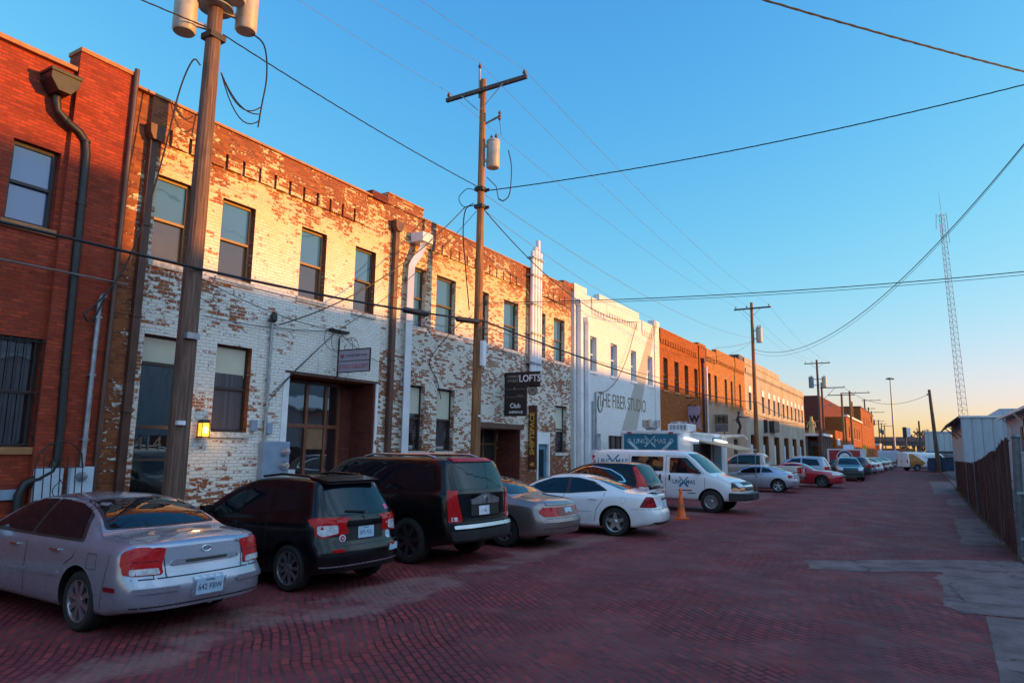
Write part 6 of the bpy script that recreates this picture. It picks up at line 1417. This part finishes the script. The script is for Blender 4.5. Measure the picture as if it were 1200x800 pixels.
p1 = pole('thick wooden utility pole nearest the camera carrying three transformer cans', -12.45, 8.2, 14.2, .215, .135, 'pole_old')
crossarm(p1, -13.7, -11.2, 8.2, 13.4)
can(p1, -12.72, 7.70, 10.55, 1.05, .23); can(p1, -12.25, 8.82, 11.05, 1.05, .23); can(p1, -11.95, 8.28, 11.35, 1.05, .23)
b = MB(); b.lathe([(.14,-.06),(.36,-.06),(.36,.0),(.14,.0)], (-12.45, 8.2, 11.35), 'z', 18, closed=True); b.build('mounting_ring', MT['galv'], p1)
b = MB(); b.box(-12.28, -12.20, 8.0, 8.16, 2.42, 2.5); b.build('pole_tag', MT['sign_white'], p1)
b = MB(); b.box(-12.30, -12.18, 8.02, 8.3, 4.1, 4.22); b.build('bolt_plate', MT['galv'], p1)
b = MB(); b.box(-12.62, -12.27, 8.02, 8.38, 10.55, 10.68); b.build('wire_clamp', MT['iron'], p1)
b = MB()
for k, (dz, dr) in enumerate(((0, .0), (.25, .12), (-.25, .22))):
    b.tube(catenary((-12.3, 8.35, 9.85), (-12.02+dr*.2, 9.15, 9.2+dz*.6), .25+dr, 10), .014, 5)
b.tube(curve([(-12.25, 8.85, 11.1), (-12.1, 9.2, 10.9), (-12.05, 9.3, 10.2), (-12.02, 9.2, 9.4), (-12.02, 9.15, 8.9)]), .018, 6)
b.build('jumper', MT['cable'], p1, smooth=60)
p2 = pole('orange lit wooden utility pole with a single crossarm in front of the lofts building', -12.0, 17.9, 14.35, .165, .10)
crossarm(p2, -13.42, -10.22, 17.9, 13.9, (.03, .97))
b = MB(); b.bar((-12.12, 17.85, 13.7), (-12.12, 17.85, 14.75), .05, .05); q = b.build('pole_top_bracket', MT['galv'], p2); insulator(q, (-12.12, 17.85, 14.75))
can(p2, -11.72, 18.16, 11.25, .95, .22)
b = MB(); b.bar((-12, 17.95, 12.75), (-11.45, 18.1, 13.0), .05, .05); b.lathe([(.03,0),(.06,.05),(.03,.1),(.06,.15),(.03,.2),(.06,.25),(.02,.34)], (-11.45, 18.1, 12.85), 'z', 10); b.build('cutout', MT['porcelain'], p2)
b = MB(); b.tube([(-11.45,18.1,12.85),(-11.5,18.3,12.4)], .010, 5); b.tube(curve([(-11.3,18.45,11.9),(-11.2,18.5,11.3),(-11.22,18.45,10.4),(-11.35,18.3,10.1),(-11.5,18.2,10.15)]), .02, 6); b.tube([(-11.5,18.2,10.15),(-11.6,18.2,10.6),(-11.85,18.0,10.9)], .015, 5)
b.tube(curve([(-12.1,17.9,10.4),(-12.4,17.7,10.5),(-12.6,17.5,10.15),(-12.45,17.6,9.85),(-12.2,17.8,10.0)]), .014, 5); b.tube(curve([(-12.2,17.85,9.95),(-12.45,17.7,9.8),(-12.5,17.65,9.0),(-12.4,17.7,7.8),(-12.25,17.75,6.4)]), .02, 6)
b.build('jumper', MT['cable'], p2, smooth=60)
for z in (10.4, 9.8):
    b = MB(); b.box(-12.16, -11.84, 17.74, 18.06, z, z+.12); b.lathe([(.03,-.05),(.06,0),(.03,.05)], (-11.78, 18.0, z+.05), 'z', 10); b.build('wire_clamp', MT['iron'], p2)
b = MB(); b.box(-11.84, -11.72, 17.8, 18.0, 4.6, 5.4); b.build('pole_box', MT['white_metal'], p2, bevel=.01)
b = MB(); b.box(-11.85, -11.82, 17.78, 17.9, 3.0, 3.06); b.build('pole_tag', MT['sign_white'], p2)
p3 = pole('wooden utility pole standing before the grey stucco building', -12.0, 60.2, 14.7, .20, .12, lean=(0, .004))
crossarm(p3, -13.45, -10.4, 60.25, 14.15, (.05, .35, .95)); can(p3, -11.5, 60.5, 11.2, 1.3, .26)
p4 = pole('dark far pole with two transformer cans left of the lower double pole', -12.0, 102.5, 14.6, .22, .13, 'pole_far'); crossarm(p4, -13.6, -10.3, 102.5, 14.1, (.05, .3, .7, .95))
can(p4, -12.8, 102.2, 10.7, 1.5, .33, 'can_dark'); can(p4, -11.2, 102.8, 10.8, 1.4, .33)
p4b = pole('shorter far pole with a one sided arm beside the two can pole', -12.0, 106.5, 11.8, .20, .13, 'pole_far'); crossarm(p4b, -12.2, -9.0, 106.5, 11.0, (.97,), False)
b = MB(); b.bar((-11.9, 106.3, 9.3), (-10.3, 106.3, 10.9), .06, .06); b.build('brace', MT['galv'], p4b)
b = MB(); b.bar((-11.9, 106.3, 8.3), (-11.0, 106.2, 8.6), .06, .06); b.lathe([(0,.1),(.2,.05),(.3,-.05),(.2,-.1),(0,-.1)], (-10.8, 106.2, 8.55), 'z', 10); b.build('street_light', MT['can_dark'], p4b)
FARP = [('lit far pole in front of the orange warehouse, first of two', -10.6, 119, 11.2, (-1.9, 1.9)), ('lit far pole with a wide arm before the orange warehouse', -10.0, 126, 12.0, (-1.2, 3.0)), ('slim lit pole just left of the warehouse corner', -11.6, 150, 11.8, None),
        ('tall far pole at the warehouse corner with a long arm', -11.2, 179, 14.2, (-.6, 3.4)), ('far pole with transformer behind the warehouse corner pole', -11.4, 195, 13.2, (-1.5, 1.5)), ('far pole with dark cans right of the corner poles', -11.4, 206, 12.8, (-1, 3)),
        ('distant pole with cross arm left of the overpass opening', -11.4, 238, 11.8, (-1.6, 1.6)), ('distant pole with cans in front of the overpass', -11.3, 252, 11.4, (-1.5, 1.5)), ('most distant pole with arm before the overpass', -10.6, 255, 10.8, (-.6, 2.4))]
for i, (lb, x, y, h, arm) in enumerate(FARP):
    q = pole(lb, x, y, h, .22, .15, 'pole_far' if i > 2 else 'pole')
    if arm: crossarm(q, x+arm[0], x+arm[1], y, h-.35, (.05, .5, .95), False)
    if i in (4, 5, 7): can(q, x+.5, y, h-3.8, 1.4, .34, 'can_dark'); can(q, x-.5, y-.1, h-3.3, 1.4, .34, 'can_dark')
# leaning steel pole by the dumpster, thin post by the shed
lp = world_root('steel_pole', (1.42, 88, 0), 'dark pole leaning left beside the blue dumpster', 'pole')
b = MB(); b.cyl((1.28, 88, 0), (.92, 88, 8.95), .23, 12, .14); b.build('shaft', MT['pole_far'], lp, smooth=40)
b = MB(); b.cyl((.95, 88, 8.4), (.75, 87.8, 8.4), .03, 6); b.lathe([(.03,-.1),(.08,0),(.03,.1)], (.72, 87.8, 8.4), 'z', 8); b.build('insulator', MT['porcelain'], lp)
sp_ = world_root('thin_post', (-.3, 108, 0), 'thin bare post at the left corner of the far grey shed', 'pole'); b = MB(); b.cyl((-.35, 105, 0), (-.35, 105, 6.2), .14, 8, .10); b.build('shaft', MT['pole_far'], sp_, smooth=40)

# ------------------------------------------------------------------ wires
def wire(label, pts, r=.014, mat='cable', group='overhead wires', n=5, name='overhead_wire'):
    pts = curve(pts) if 3 < len(pts) < 14 else pts; mb = MB(); mb.tube(pts, r, n); o = mb.build(name, MT[mat], None, smooth=60); return tag(o, label, 'wire', group)
def twist(label, p, q, sag, r=.016, n=150, pitch=1.1, mat='cable'):
    base = catenary(p, q, sag, n); L = (Vector(q)-Vector(p)).length; mb = MB(); d = (Vector(q)-Vector(p)).normalized(); a = d.cross(Vector((0,0,1))).normalized(); b = a.cross(d)
    for k in range(3):
        mb.tube([pt + (a*math.cos(2*math.pi*(L*i/n/pitch)+k*2.094) + b*math.sin(2*math.pi*(L*i/n/pitch)+k*2.094))*r for i, pt in enumerate(base)], r, 4)
    return tag(mb.build('overhead_wire', MT[mat], None, smooth=60), label, 'wire', 'overhead wires')
P1, P2, P3, P4 = (-12.3, 8.3), (-11.9, 17.95), (-11.9, 60.2), (-11.9, 102.4)
twist('twisted cable falling from the nearest pole to the orange lit pole', (-12.35, 8.35, 10.75), (-12.0, 17.85, 10.5), .10, .009)
twist('twisted cable from the top left corner down to the nearest pole', (-12.4, -20, 9.6), (-12.4, 8.1, 10.75), .9, .009)
twist('twisted cable from the orange lit pole rising right across the sky', (-11.85, 17.98, 10.42), (14, 23, 13.75), .8, .010)
twist('thick twisted cable crossing the top right corner of the sky', (-13.3, -5, 9.6), (14, 31, 11.5), 1.4, .012)
wire('single black cable sweeping steeply from the right edge down to the stucco building pole', catenary((-11.9, 60.2, 10.6), (7, 20, 15.5), 3.75, 60), .018)
wire('second thinner cable beside the steep black cable near the stucco building pole', catenary((-11.9, 60.2, 10.3), (7.0, 20.0, 15.52), 3.78, 60), .009)
wire('long nearly level cable from the orange lit pole to the right edge', catenary((-11.85, 17.95, 6.65), (10, 24, 7.5), .4, 50), .013)
wire('lower of the two nearly level cables running to the right edge', catenary((-11.85, 17.95, 6.6), (10, 24, 7.42), .42, 50), .008)
# communication bundle along the poles
def comm(a, b, z0, z1, sag, label): return wire(label, catenary((a[0], a[1], z0), (b[0], b[1], z1), sag, 30), .030, 'cable', 'black communication cable between poles')
comm((-12.22, -20), (-12.22, 8.2), 5.6, 5.52, .15, 'thick black communication cable left of the nearest pole')
cm = comm((-12.22, 8.2), (-11.82, 17.9), 5.52, 6.05, .10, 'thick black communication cable between the nearest pole and the orange lit pole')
comm((-11.82, 17.9), (-11.8, 60.2), 6.05, 6.1, .55, 'thick black communication cable from the orange lit pole past the white building')
comm((-11.8, 60.2), (-11.8, 102.4), 6.1, 6.3, .8, 'thick black communication cable along the stucco building')
wire('grey cable just under the communication bundle at the left edge', catenary((-12.2, -20, 5.35), (-13.3, 7.4, 5.15), .2, 20), .016, 'cable_grey')
wire('thin grey cable from orange lit pole along the white building', catenary((-11.82, 17.9, 5.85), (-11.8, 60.2, 6.6), .35, 40), .012, 'cable_grey')
wire('thin grey cable from the gallery wall to the orange lit pole', catenary((-12.2, 8.4, 5.4), (-11.85, 17.9, 5.75), .15, 20), .010, 'cable_grey')
for a, b_, lb in (((-12.0, 14.2, 5.76), (-12.0, 15.3, 5.82), 'black splice case hanging on the cable left of the orange lit pole'), ((-11.86, 16.5, 5.88), (-11.83, 17.7, 5.98), 'black splice case touching the orange lit pole')):
    mb = MB(); d = Vector(b_)-Vector(a); mb.tube([a, Vector(a)+d*.06, Vector(a)+d*.94, b_], [.04, .085, .085, .04], 10); tag(mb.build('splice_case', MT['black'], None, smooth=40), lb, 'cable box', 'splice cases on the cable')
# primary conductors on the crossarms
for k, (xa, xb, zz) in enumerate(((-13.32, -13.3, 14.2), (-12.12, -12.4, 15.0), (-10.32, -10.6, 14.2))):
    nm = ('left', 'middle', 'right')[k]
    wire(f'thin {nm} line wire between nearest pole top and orange lit pole top', catenary((-13.6+k*1.2, 8.1, 13.7), (xa, 17.75, zz-.02), .12, 16), .006, 'cable_grey')
    wire(f'thin {nm} line wire from orange lit pole top towards the stucco pole', catenary((xa, 17.75, zz-.02), (xb, 60.1, 14.45), .7, 40), .007, 'cable_grey')
    wire(f'thin {nm} line wire from stucco pole top towards the far poles', catenary((xb, 60.1, 14.45), (xb, 102.3, 14.4), .8, 30), .009, 'cable_grey')
wire('grey neutral wire from the orange lit pole towards the stucco pole', catenary((-11.9, 18, 10.3), (-12, 60.2, 11.6), .9, 40), .009, 'cable_grey')
wire('sagging cable from the leaning pole to the far poles', catenary((.75, 87.8, 8.4), (-9.0, 106.4, 10.9), 1.6, 30), .022)
wire('cable from the stucco pole to the brick building roof', catenary((-12.0, 60.1, 11.3), (-13.4, 53, 9.9), .15, 10), .014); wire('second cable from the stucco pole to the brick building roof', catenary((-12.0, 60.1, 11.3), (-13.4, 57.5, 9.95), .15, 10), .012)
# service drops
wire('black drop wire from the nearest pole down to the red brick conduit', [(-12.5, 8.0, 9.9), (-12.55, 7.85, 9.95), (-12.75, 7.75, 9.3), (-12.85, 7.62, 8.0), (-12.95, 7.45, 6.7), (-13.1, 7.25, 5.6), (-13.2, 7.0, 4.95), (-13.22, 6.72, 4.55), (-13.2, 6.6, 4.4), (-13.22, 6.75, 4.3), (-13.23, 6.95, 4.78)], .017)
wire('black service drop from the orange lit pole to the gallery weatherhead', catenary((-12.45, 17.65, 9.85), (-13.3, 11.15, 4.95), .55, 24), .017)
wire('black service drop from the orange lit pole sweeping to the white building parapet', catenary((-11.95, 18.05, 9.8), (-13.3, 36.0, 9.1), 1.0, 30) , .018)
wire('black cable hanging from the white building parapet to its weatherhead', [(-13.4, 36.0, 9.05), (-13.35, 35.2, 8.1), (-13.3, 34.2, 6.9), (-13.3, 32.8, 5.6), (-13.3, 31.4, 4.9), (-13.36, 30.4, 4.75)], .018)
wire('thin pinkish wire from the orange lit pole to the lofts roof', catenary((-11.9, 18.05, 9.75), (-13.4, 39.0, 9.75), .3, 20), .008, 'cable_grey')
hub = Vector((-13.42, 13.2, 5.12))
wire('thin drop wire from the wall bracket to the gallery door corner', [hub, (-13.44, 11.2, 3.3)], .010); wire('second thin drop wire from the wall bracket to the meter cabinet', [hub, (-13.44, 11.9, 3.95), (-13.42, 10.95, 2.95)], .010)
wire('thin wire along the gallery wall to the left of the bracket', catenary(hub, (-13.44, 9.2, 4.85), .1, 12), .009); wire('thin wire along the gallery wall to the brown drainpipe', catenary(hub, (-13.4, 15.2, 4.4), .1, 12), .009)
wire('thin wire crossing from the nearest pole to the wall bracket', catenary((-12.3, 8.3, 5.35), hub, .15, 14), .009); wire('thin wire from the wall bracket up to the orange lit pole', catenary(hub, (-12.1, 17.8, 9.7), .3, 18), .010)
mb = MB()
for k in range(4): mb.tube([hub + Vector((.03, .25*k-.2+.28*math.cos(t), -.25-.05*k+.30*math.sin(t))) for t in [i*.52+k for i in range(11)]], .009, 4)
mb.box(-13.497, -13.40, 12.95, 13.65, 5.10, 5.16); tag(mb.build('wire_bracket', MT['cable'], None), 'bracket with a tangle of looped wires on the gallery wall', 'wire bracket')
wire('dark cable clipped to the lofts wall left of the orange lit pole', [(-12.15, 17.75, 6.2), (-12.6, 17.6, 5.9), (-13.2, 17.4, 5.2), (-13.44, 17.3, 4.7), (-13.46, 17.75, 4.2), (-13.46, 18.0, 3.6)], .014)

# ------------------------------------------------------------------ signs on the facades
js = world_root('hanging_sign', (-13.4, 13.3, 3.95), 'pale two panel gallery sign on a black bracket above the wooden entrance', 'sign', 'projecting signs')
b = MB(); b.bar((-13.43, 13.3, 3.85), (-13.43, 13.3, 4.92), .035, .035); b.box(-13.46, -12.28, 13.285, 13.315, 4.58, 4.61); b.box(-13.46, -12.28, 13.285, 13.315, 3.985, 4.01); b.box(-12.30, -12.27, 13.285, 13.315, 4.0, 4.6); b.box(-13.40, -12.3, 13.283, 13.317, 4.285, 4.303); b.build('bracket', MT['iron'], js)
b = MB(); b.box(-13.40, -12.30, 13.29, 13.31, 4.01, 4.58); b.build('panel', MT['sign_face'], js)
text('lettering', 'JONES GALLERY', .165, MT['sign_red'], frame((-12.85, 13.287, 4.14), (1,0,0), (0,0,1)), js, .002, sx=.88)
text('lettering', 'POSITIVE DIRECTIONS', .085, MT['sign_ink'], frame((-12.76, 13.287, 4.43), (1,0,0), (0,0,1)), js, .002, sx=.88)
b = MB(); b.prism([(-13.33, 4.49), (-13.27, 4.46), (-13.21, 4.49), (-13.20, 4.43), (-13.27, 4.35), (-13.34, 4.43)], 'y', 13.282, 13.289); b.build('emblem', MT['sign_red'], js)
ls = world_root('hanging_sign', (-13.4, 22.0, 3.2), 'black stepped lofts sign with white and grey lettering', 'sign', 'projecting signs')
b = MB(); b.prism([(-13.46, 3.22), (-12.50, 3.22), (-12.50, 4.28), (-11.94, 4.28), (-11.94, 4.86), (-13.46, 4.86)], 'y', 21.97, 22.03); b.build('panel', MT['sign_black'], ls)
fr = lambda x, z: frame((x, 21.966, z), (1,0,0), (0,0,1))
text('lettering', 'LOFTS', .36, MT['sign_white'], fr(-12.37, 4.60), ls, .002, sx=.90, weight=.007); text('lettering', 'COMMERCE', .12, MT['sign_grey'], fr(-13.09, 4.69), ls, .002, sx=.84, weight=.003); text('lettering', 'STREET', .145, MT['sign_grey'], fr(-13.09, 4.53), ls, .002, sx=1.0, weight=.003)
for z in (4.22, 3.93):
    b = MB(); b.box(-13.40, -12.55, 21.962, 21.969, z-.006, z+.006); b.build('rule', MT['sign_grey'], ls)
text('lettering', 'A', .17, MT['sign_grey'], fr(-13.02, 4.24), ls, .002); text('lettering', 'GALLERY', .07, MT['sign_grey'], fr(-12.78, 3.98), ls, .002)
text('lettering', 'Club', .24, MT['sign_white'], fr(-12.98, 3.60), ls, .002, weight=.004); text('lettering', 'SHIFTSPACE', .11, MT['sign_white'], fr(-12.95, 3.36), ls, .002, weight=.004)
b = MB(); b.lathe([(0,-.03),(.20,-.03),(.20,.03),(0,.03)], (-12.25, 22.0, 4.16), 'y', 28); b.build('round_badge', MT['sign_grey'], ls, smooth=40)
b = MB(); b.lathe([(.15,-.038),(.17,-.038),(.17,-.032),(.15,-.032)], (-12.25, 22.0, 4.16), 'y', 28, closed=True); b.build('badge_ring', MT['sign_black'], ls); text('lettering', 'ES', .17, MT['sign_black'], frame((-12.25, 21.966, 4.16), (1,0,0), (0,0,1)), ls, .002)
b = MB(); b.bar((-13.5, 22, 4.75), (-13.42, 22, 4.75), .06, .06); b.bar((-13.5, 22, 3.4), (-13.42, 22, 3.4), .06, .06); b.build('bracket', MT['iron'], ls)
ss = world_root('vertical_sign', (-13.4, 24.0, 1.2), 'narrow rusty vertical sign with gold stacked letters beside the blue door', 'sign', 'projecting signs')
b = MB(); b.box(-13.49, -13.14, 23.9, 24.0, 1.22, 3.74); b.build('panel', MT['rust_sign'], ss, bevel=.01)
text('lettering', 'SHIFTSPACE', .285, MT['gold'], frame((-13.315, 23.895, 2.62), (0,0,1), (-1,0,0)), ss, .006, sx=1.10, weight=.006); text('lettering', '&', .26, MT['gold'], frame((-13.315, 23.895, 1.42), (0,0,1), (-1,0,0)), ss, .006, weight=.006)
wd = world_root('shop_banner', (-13.45, 45.6, 3.4), 'pale lilac tooth shaped cloth banner with a dark W on the orange building', 'banner')
b = MB(); y_, z_ = 45.6, 4.2; pr_ = [(-.95,.70),(-.5,.78),(0,.66),(.5,.80),(1.0,.72),(.85,.2),(.95,-.4),(1.0,-.85),(.55,-.70),(.1,-.15),(-.3,-.65),(-.75,-.85),(-.8,-.2),(-.95,.2)]
b.prism([(-13.03+u*.44, z_+v) for u, v in pr_], 'y', y_-.02, y_+.02); b.build('cloth', simple('lilac_cloth', (.36,.29,.40), .8, var=.15), wd)
text('lettering', 'W', .62, MT['sign_black'], frame((-13.03, y_-.024, 4.08), (1,0,0), (0,0,1)), wd, .002, weight=.03)
b = MB(); b.bar((-13.5, y_, 5.0), (-12.8, y_, 5.0), .05, .05); b.bar((-13.5, y_, 5.5), (-12.6, y_, 5.5), .05, .05); b.bar((-13.45, y_, 5.0), (-12.7, y_, 5.5), .03, .03); b.build('bracket', MT['iron'], wd)
hs = world_root('hanging_sign', (-13.3, 52.3, 3.4), 'square dark sign with a big black letter H on the tan building', 'sign', 'projecting signs')
b = MB(); b.box(-13.40, -12.42, 52.26, 52.34, 4.02, 4.62); b.build('panel', simple('olive_sign', (.13,.09,.055), .6), hs)
b = MB(); b.box(-13.40, -12.42, 52.26, 52.34, 3.42, 4.0); b.build('panel', simple('grey_sign', (.17,.15,.16), .6), hs)
text('lettering', 'H', .62, MT['sign_black'], frame((-12.91, 52.25, 4.32), (1,0,0), (0,0,1)), hs, .004, sx=1.2, weight=.02)
b = MB(); b.bar((-13.5, 52.3, 4.68), (-12.4, 52.3, 4.68), .05, .05); b.bar((-12.7, 52.3, .13), (-12.7, 52.3, 3.42), .06, .06); b.build('bracket', MT['iron'], hs)
dn = world_root('dancer_sculpture', (-13.0, 58.3, 3.2), 'dark metal dancing figure with one arm stretched out on the tan wall', 'sculpture')
b = MB(); X0 = -12.98
def D_(u, v): return (X0+u, 58.3, 3.25+v)
b.tube([D_(.02,.12), D_(.06,.45), D_(.14,.75), D_(.02,1.08), D_(-.06,1.35), D_(-.02,1.62), D_(.0,1.74)], [.05,.07,.09,.12,.10,.09,.05], 10); b.tube([D_(.02,1.02), D_(.10,.72), D_(-.06,.4), D_(-.12,.1)], [.10,.08,.06,.04], 8)
b.tube([D_(0,1.58), D_(.3,1.50), D_(.62,1.50), D_(.9,1.48)], [.06,.045,.035,.025], 8); b.tube([D_(-.04,1.58), D_(-.22,1.3), D_(-.12,1.0)], [.055,.04,.03], 8)
b.lathe([(0,-.14),(.09,-.08),(.11,0),(.08,.09),(0,.13)], D_(.02,1.88), 'z', 12); b.box(X0-.22, X0+.28, 58.2, 58.4, 3.2, 3.28); b.bar(D_(-.2,.0), (-13.5, 58.3, 3.2), .05, .05); b.bar(D_(-.05,1.3), (-13.5, 58.3, 4.5), .03, .03)
b.build('figure', MT['iron'], dn, smooth=60)
# iron gate leaning against the red wall
ig = world_root('iron_gate', (-13.2, 6.5, .1), 'small arched wrought iron gate leaning against the red brick wall', 'gate')
b = MB(); X = FX+.42
for k in range(7):
    y = 6.02+k*.13; b.bar((X+.15, y, .12), (X, y, 1.85+(.12 if k % 2 else 0)-(abs(k-3)*.05)), .014, .014)
b.tube([(X, 6.02, 1.62), (X, 6.06, 1.86), (X, 6.2, 2.02), (X, 6.41, 2.08), (X, 6.62, 2.02), (X, 6.76, 1.86), (X, 6.80, 1.62)], .013, 6)
for z in (.3, 1.0, 1.62): b.bar((X+.15-.15*z/1.7, 6.0, z), (X+.15-.15*z/1.7, 6.82, z), .016, .016)
b.build('bars', MT['iron'], ig)
b = MB()
for sg in (1, -1): b.tube([(X+.08, 6.41+sg*(.04+.07*math.sin(t)), 1.1+t*.08) for t in [i*.5 for i in range(9)]], .008, 5)
b.build('scrollwork', MT['iron'], ig)

# ------------------------------------------------------------------ street furniture
cn = world_root('traffic_cone', (-6.45, 20.9, 0), 'orange traffic cone by the front of the black crossover', 'traffic cone')
b = MB(); b.box(-6.65, -6.25, 20.7, 21.1, .005, .045); b.lathe([(.155,.04),(.14,.06),(.10,.34),(.045,.73),(.035,.765),(.0,.765)], (-6.45,20.9,0), 'z', 24); b.build('body', MT['orange'], cn, smooth=40)
b = MB(); b.lathe([(.098,.36),(.084,.47)], (-6.45,20.9,0), 'z', 24); b.build('band', simple('faded_band', (.62,.16,.06), .5), cn, smooth=40)
b = MB(); b.lathe([(.035,.75),(.045,.765),(.045,.85),(.03,.89),(.0,.91)], (-6.45,20.9,0), 'z', 16); b.build('top', MT['orange'], cn, smooth=40)
for x, y0, y1, lb, h in ((1.9, 86.5, 89.5, 'blue steel dumpster behind the leaning pole', 1.75),):
    dp_ = world_root('dumpster', (x, (y0+y1)/2, 0), lb, 'dumpster')
    b = MB(); b.prism([(x-1.6, .15), (x+1.9, .15), (x+1.9, 1.6), (x-1.6, 1.4)], 'y', y0+1.8, y1+1.6); b.build('body', MT['dumpster'], dp_, bevel=.03)
    b = MB(); b.prism([(x-1.65, 1.42), (x+1.95, 1.62), (x+1.95, 1.70), (x-1.65, 1.50)], 'y', y0+1.75, y1+1.65); b.build('lid', MT['black'], dp_)
    b = MB()
    for k in range(5): b.box(x-1.7+k*.7, x-1.6+k*.7, y0+1.72, y0+1.8, .2, 1.2)
    b.build('rib', MT['dumpster'], dp_)
# slatted fence along the right of the street, with posts
fe = world_root('slat_fence', (1.52, 32, 0), 'rusty brown slatted chain link fence running along the right kerb', 'fence')
rnd = random.Random(4); b = MB(); y = 17.6
topf = pch([(17,2.36),(17.6,2.42),(19,2.36),(20.5,2.18),(22,2.14),(24,2.02),(26,1.92),(28,1.84),(31,1.74),(34,1.72),(48,1.62)])
while y < 48:
    w = .0625; h = topf(y)+rnd.uniform(-.03, .03); dx = rnd.uniform(-.012, .012); tl = rnd.uniform(-.02, .02)
    b.obox((1.5+dx, y, h/2+.03), (.006, 0, 0), (0, w/2, 0), (tl, rnd.uniform(-.008,.008), h/2-.03)); y += .0615
b.build('slats', MT['slat'], fe, fixn=False)
b = MB(); yy = 17.6
for z in (.25, .9, 1.55):
    b.tube([(1.525, q, min(z*1.0, topf(q)-.06)) for q in np.arange(17.6, 48, .6)], .012, 5)
b.tube([(1.525, q, topf(q)-.05) for q in np.arange(17.6, 48, .6)], .018, 6); b.build('rail', MT['rust_sign'], fe)
for yp in (28.8, 34.2, 46):
    b = MB(); b.cyl((1.455, yp, 0), (1.455, yp, topf(yp)-.02), .026, 10); b.build('post', MT['galv_dark'], fe, smooth=40)
gt = world_root('chain_link_gate', (1.6, 17, 0), 'galvanised chain link gate with a green sign at the right edge', 'gate')
b = MB(); b.cyl((1.55, 17.45, 0), (1.62, 17.30, 2.42), .075, 14); b.lathe([(.08,0),(.09,.02),(.06,.07),(0,.08)], (1.62,17.30,2.42), 'z', 14); b.build('post', MT['galv_dark'], gt, smooth=40)
gx0, gx1, gy = 1.75, 4.6, 17.3
b = MB(); b.tube([(gx0, gy, .1), (gx0, gy, 2.36), (gx1, gy, 2.36), (gx1, gy, .1), (gx0, gy, .1)], .026, 8); b.cyl((gx0, gy, 1.2), (gx1, gy, 1.2), .02, 8); b.build('frame', MT['galv_dark'], gt, smooth=40)
for z in (.4, 1.3, 2.1):
    b = MB(); b.box(1.55, 1.75, 17.28, 17.36, z, z+.05); b.build('hinge', MT['galv'], gt)
b = MB(); k = -2.4
while k < 3.0:
    for sgn in (1, -1):
        # diagonal wire clipped to the frame rectangle
        pts = []
        for i in range(61):
            x = gx0+(gx1-gx0)*i/60; z = .1+((x-gx0-k) if sgn > 0 else (2.26-(x-gx0-k)))
            if .1 <= z <= 2.36: pts.append((x, gy+.006*sgn, z))
        if len(pts) > 1: b.tube([pts[0], pts[-1]], .0035, 4, cap=False)
    k += .085
b.build('mesh', MT['galv_dark'], gt, fixn=False)
gs = world_root('green_sign', (2.2, 17.24, 1.9), 'green sign with white letters fixed to the chain link gate', 'sign')
b = MB(); b.box(1.80, 2.75, 17.235, 17.25, 1.80, 2.03); b.build('panel', simple('sign_green', (.02,.28,.22), .5), gs); text('lettering', 'AVAILABLE', .19, MT['sign_white'], frame((2.28, 17.232, 1.915), (1,0,0), (0,0,1)), gs, .001)
bb2 = world_root('blue_bin', (3.4, 26, 0), 'blue plastic bin in the yard behind the chain link gate', 'bin')
b = MB(); b.prism([(2.9,.05),(3.7,.05),(3.8,1.25),(2.8,1.25)], 'y', 26, 26.8); b.build('body', simple('bin_blue', (.03,.12,.30), .5), bb2, bevel=.03); b = MB(); b.box(2.75, 3.85, 25.95, 26.85, 1.252, 1.34); b.build('lid', simple('bin_lid', (.03,.10,.26), .5), bb2, bevel=.02)
gr_ = MB(); rnd = random.Random(9)
for _ in range(1500):
    x, y = rnd.uniform(1.95, 7), rnd.uniform(16.5, 30); s = rnd.uniform(.02, .06); gr_.obox((x, y, s*.4), (s, rnd.uniform(-.01,.01), 0), (0, s*rnd.uniform(.6,1), .005), (0, 0, s*.6))
tag(gr_.build('gravel', MT['concrete_pale'], None, fixn=False), kind='stuff')
# dry weeds and litter along the kerb line
gw = MB()
for _ in range(1400):
    y = rnd.uniform(17, 48); x = 1.47 + rnd.gauss(0, .05); h = rnd.uniform(.04, .22); a = rnd.uniform(0, 6.28); dx, dy = math.cos(a)*.006, math.sin(a)*.006; l = rnd.uniform(-.08, .08)
    gw.add([(x-dx, y-dy, .0), (x+dx, y+dy, .0), (x+l, y+rnd.uniform(-.06,.06), h)], [(0,1,2)])
tag(gw.build('dry_weeds', simple('dry_weed', (.16,.11,.06), .9), None, fixn=False), kind='stuff')
yf = world_root('yellow_flag', (-4.3, 68, 0), 'small yellow sign standing behind the dark sport utility vehicle', 'sign'); b = MB(); b.cyl((-4.6, 70, 0), (-4.6, 70, 2.4), .05, 8); b.build('post', MT['galv'], yf)
b = MB(); b.prism([(-4.85,1.9),(-4.35,1.9),(-4.5,2.7),(-4.7,2.7)], 'y', 69.9, 69.94); b.build('panel', simple('sign_yellow', (.75,.50,.03), .5), yf)
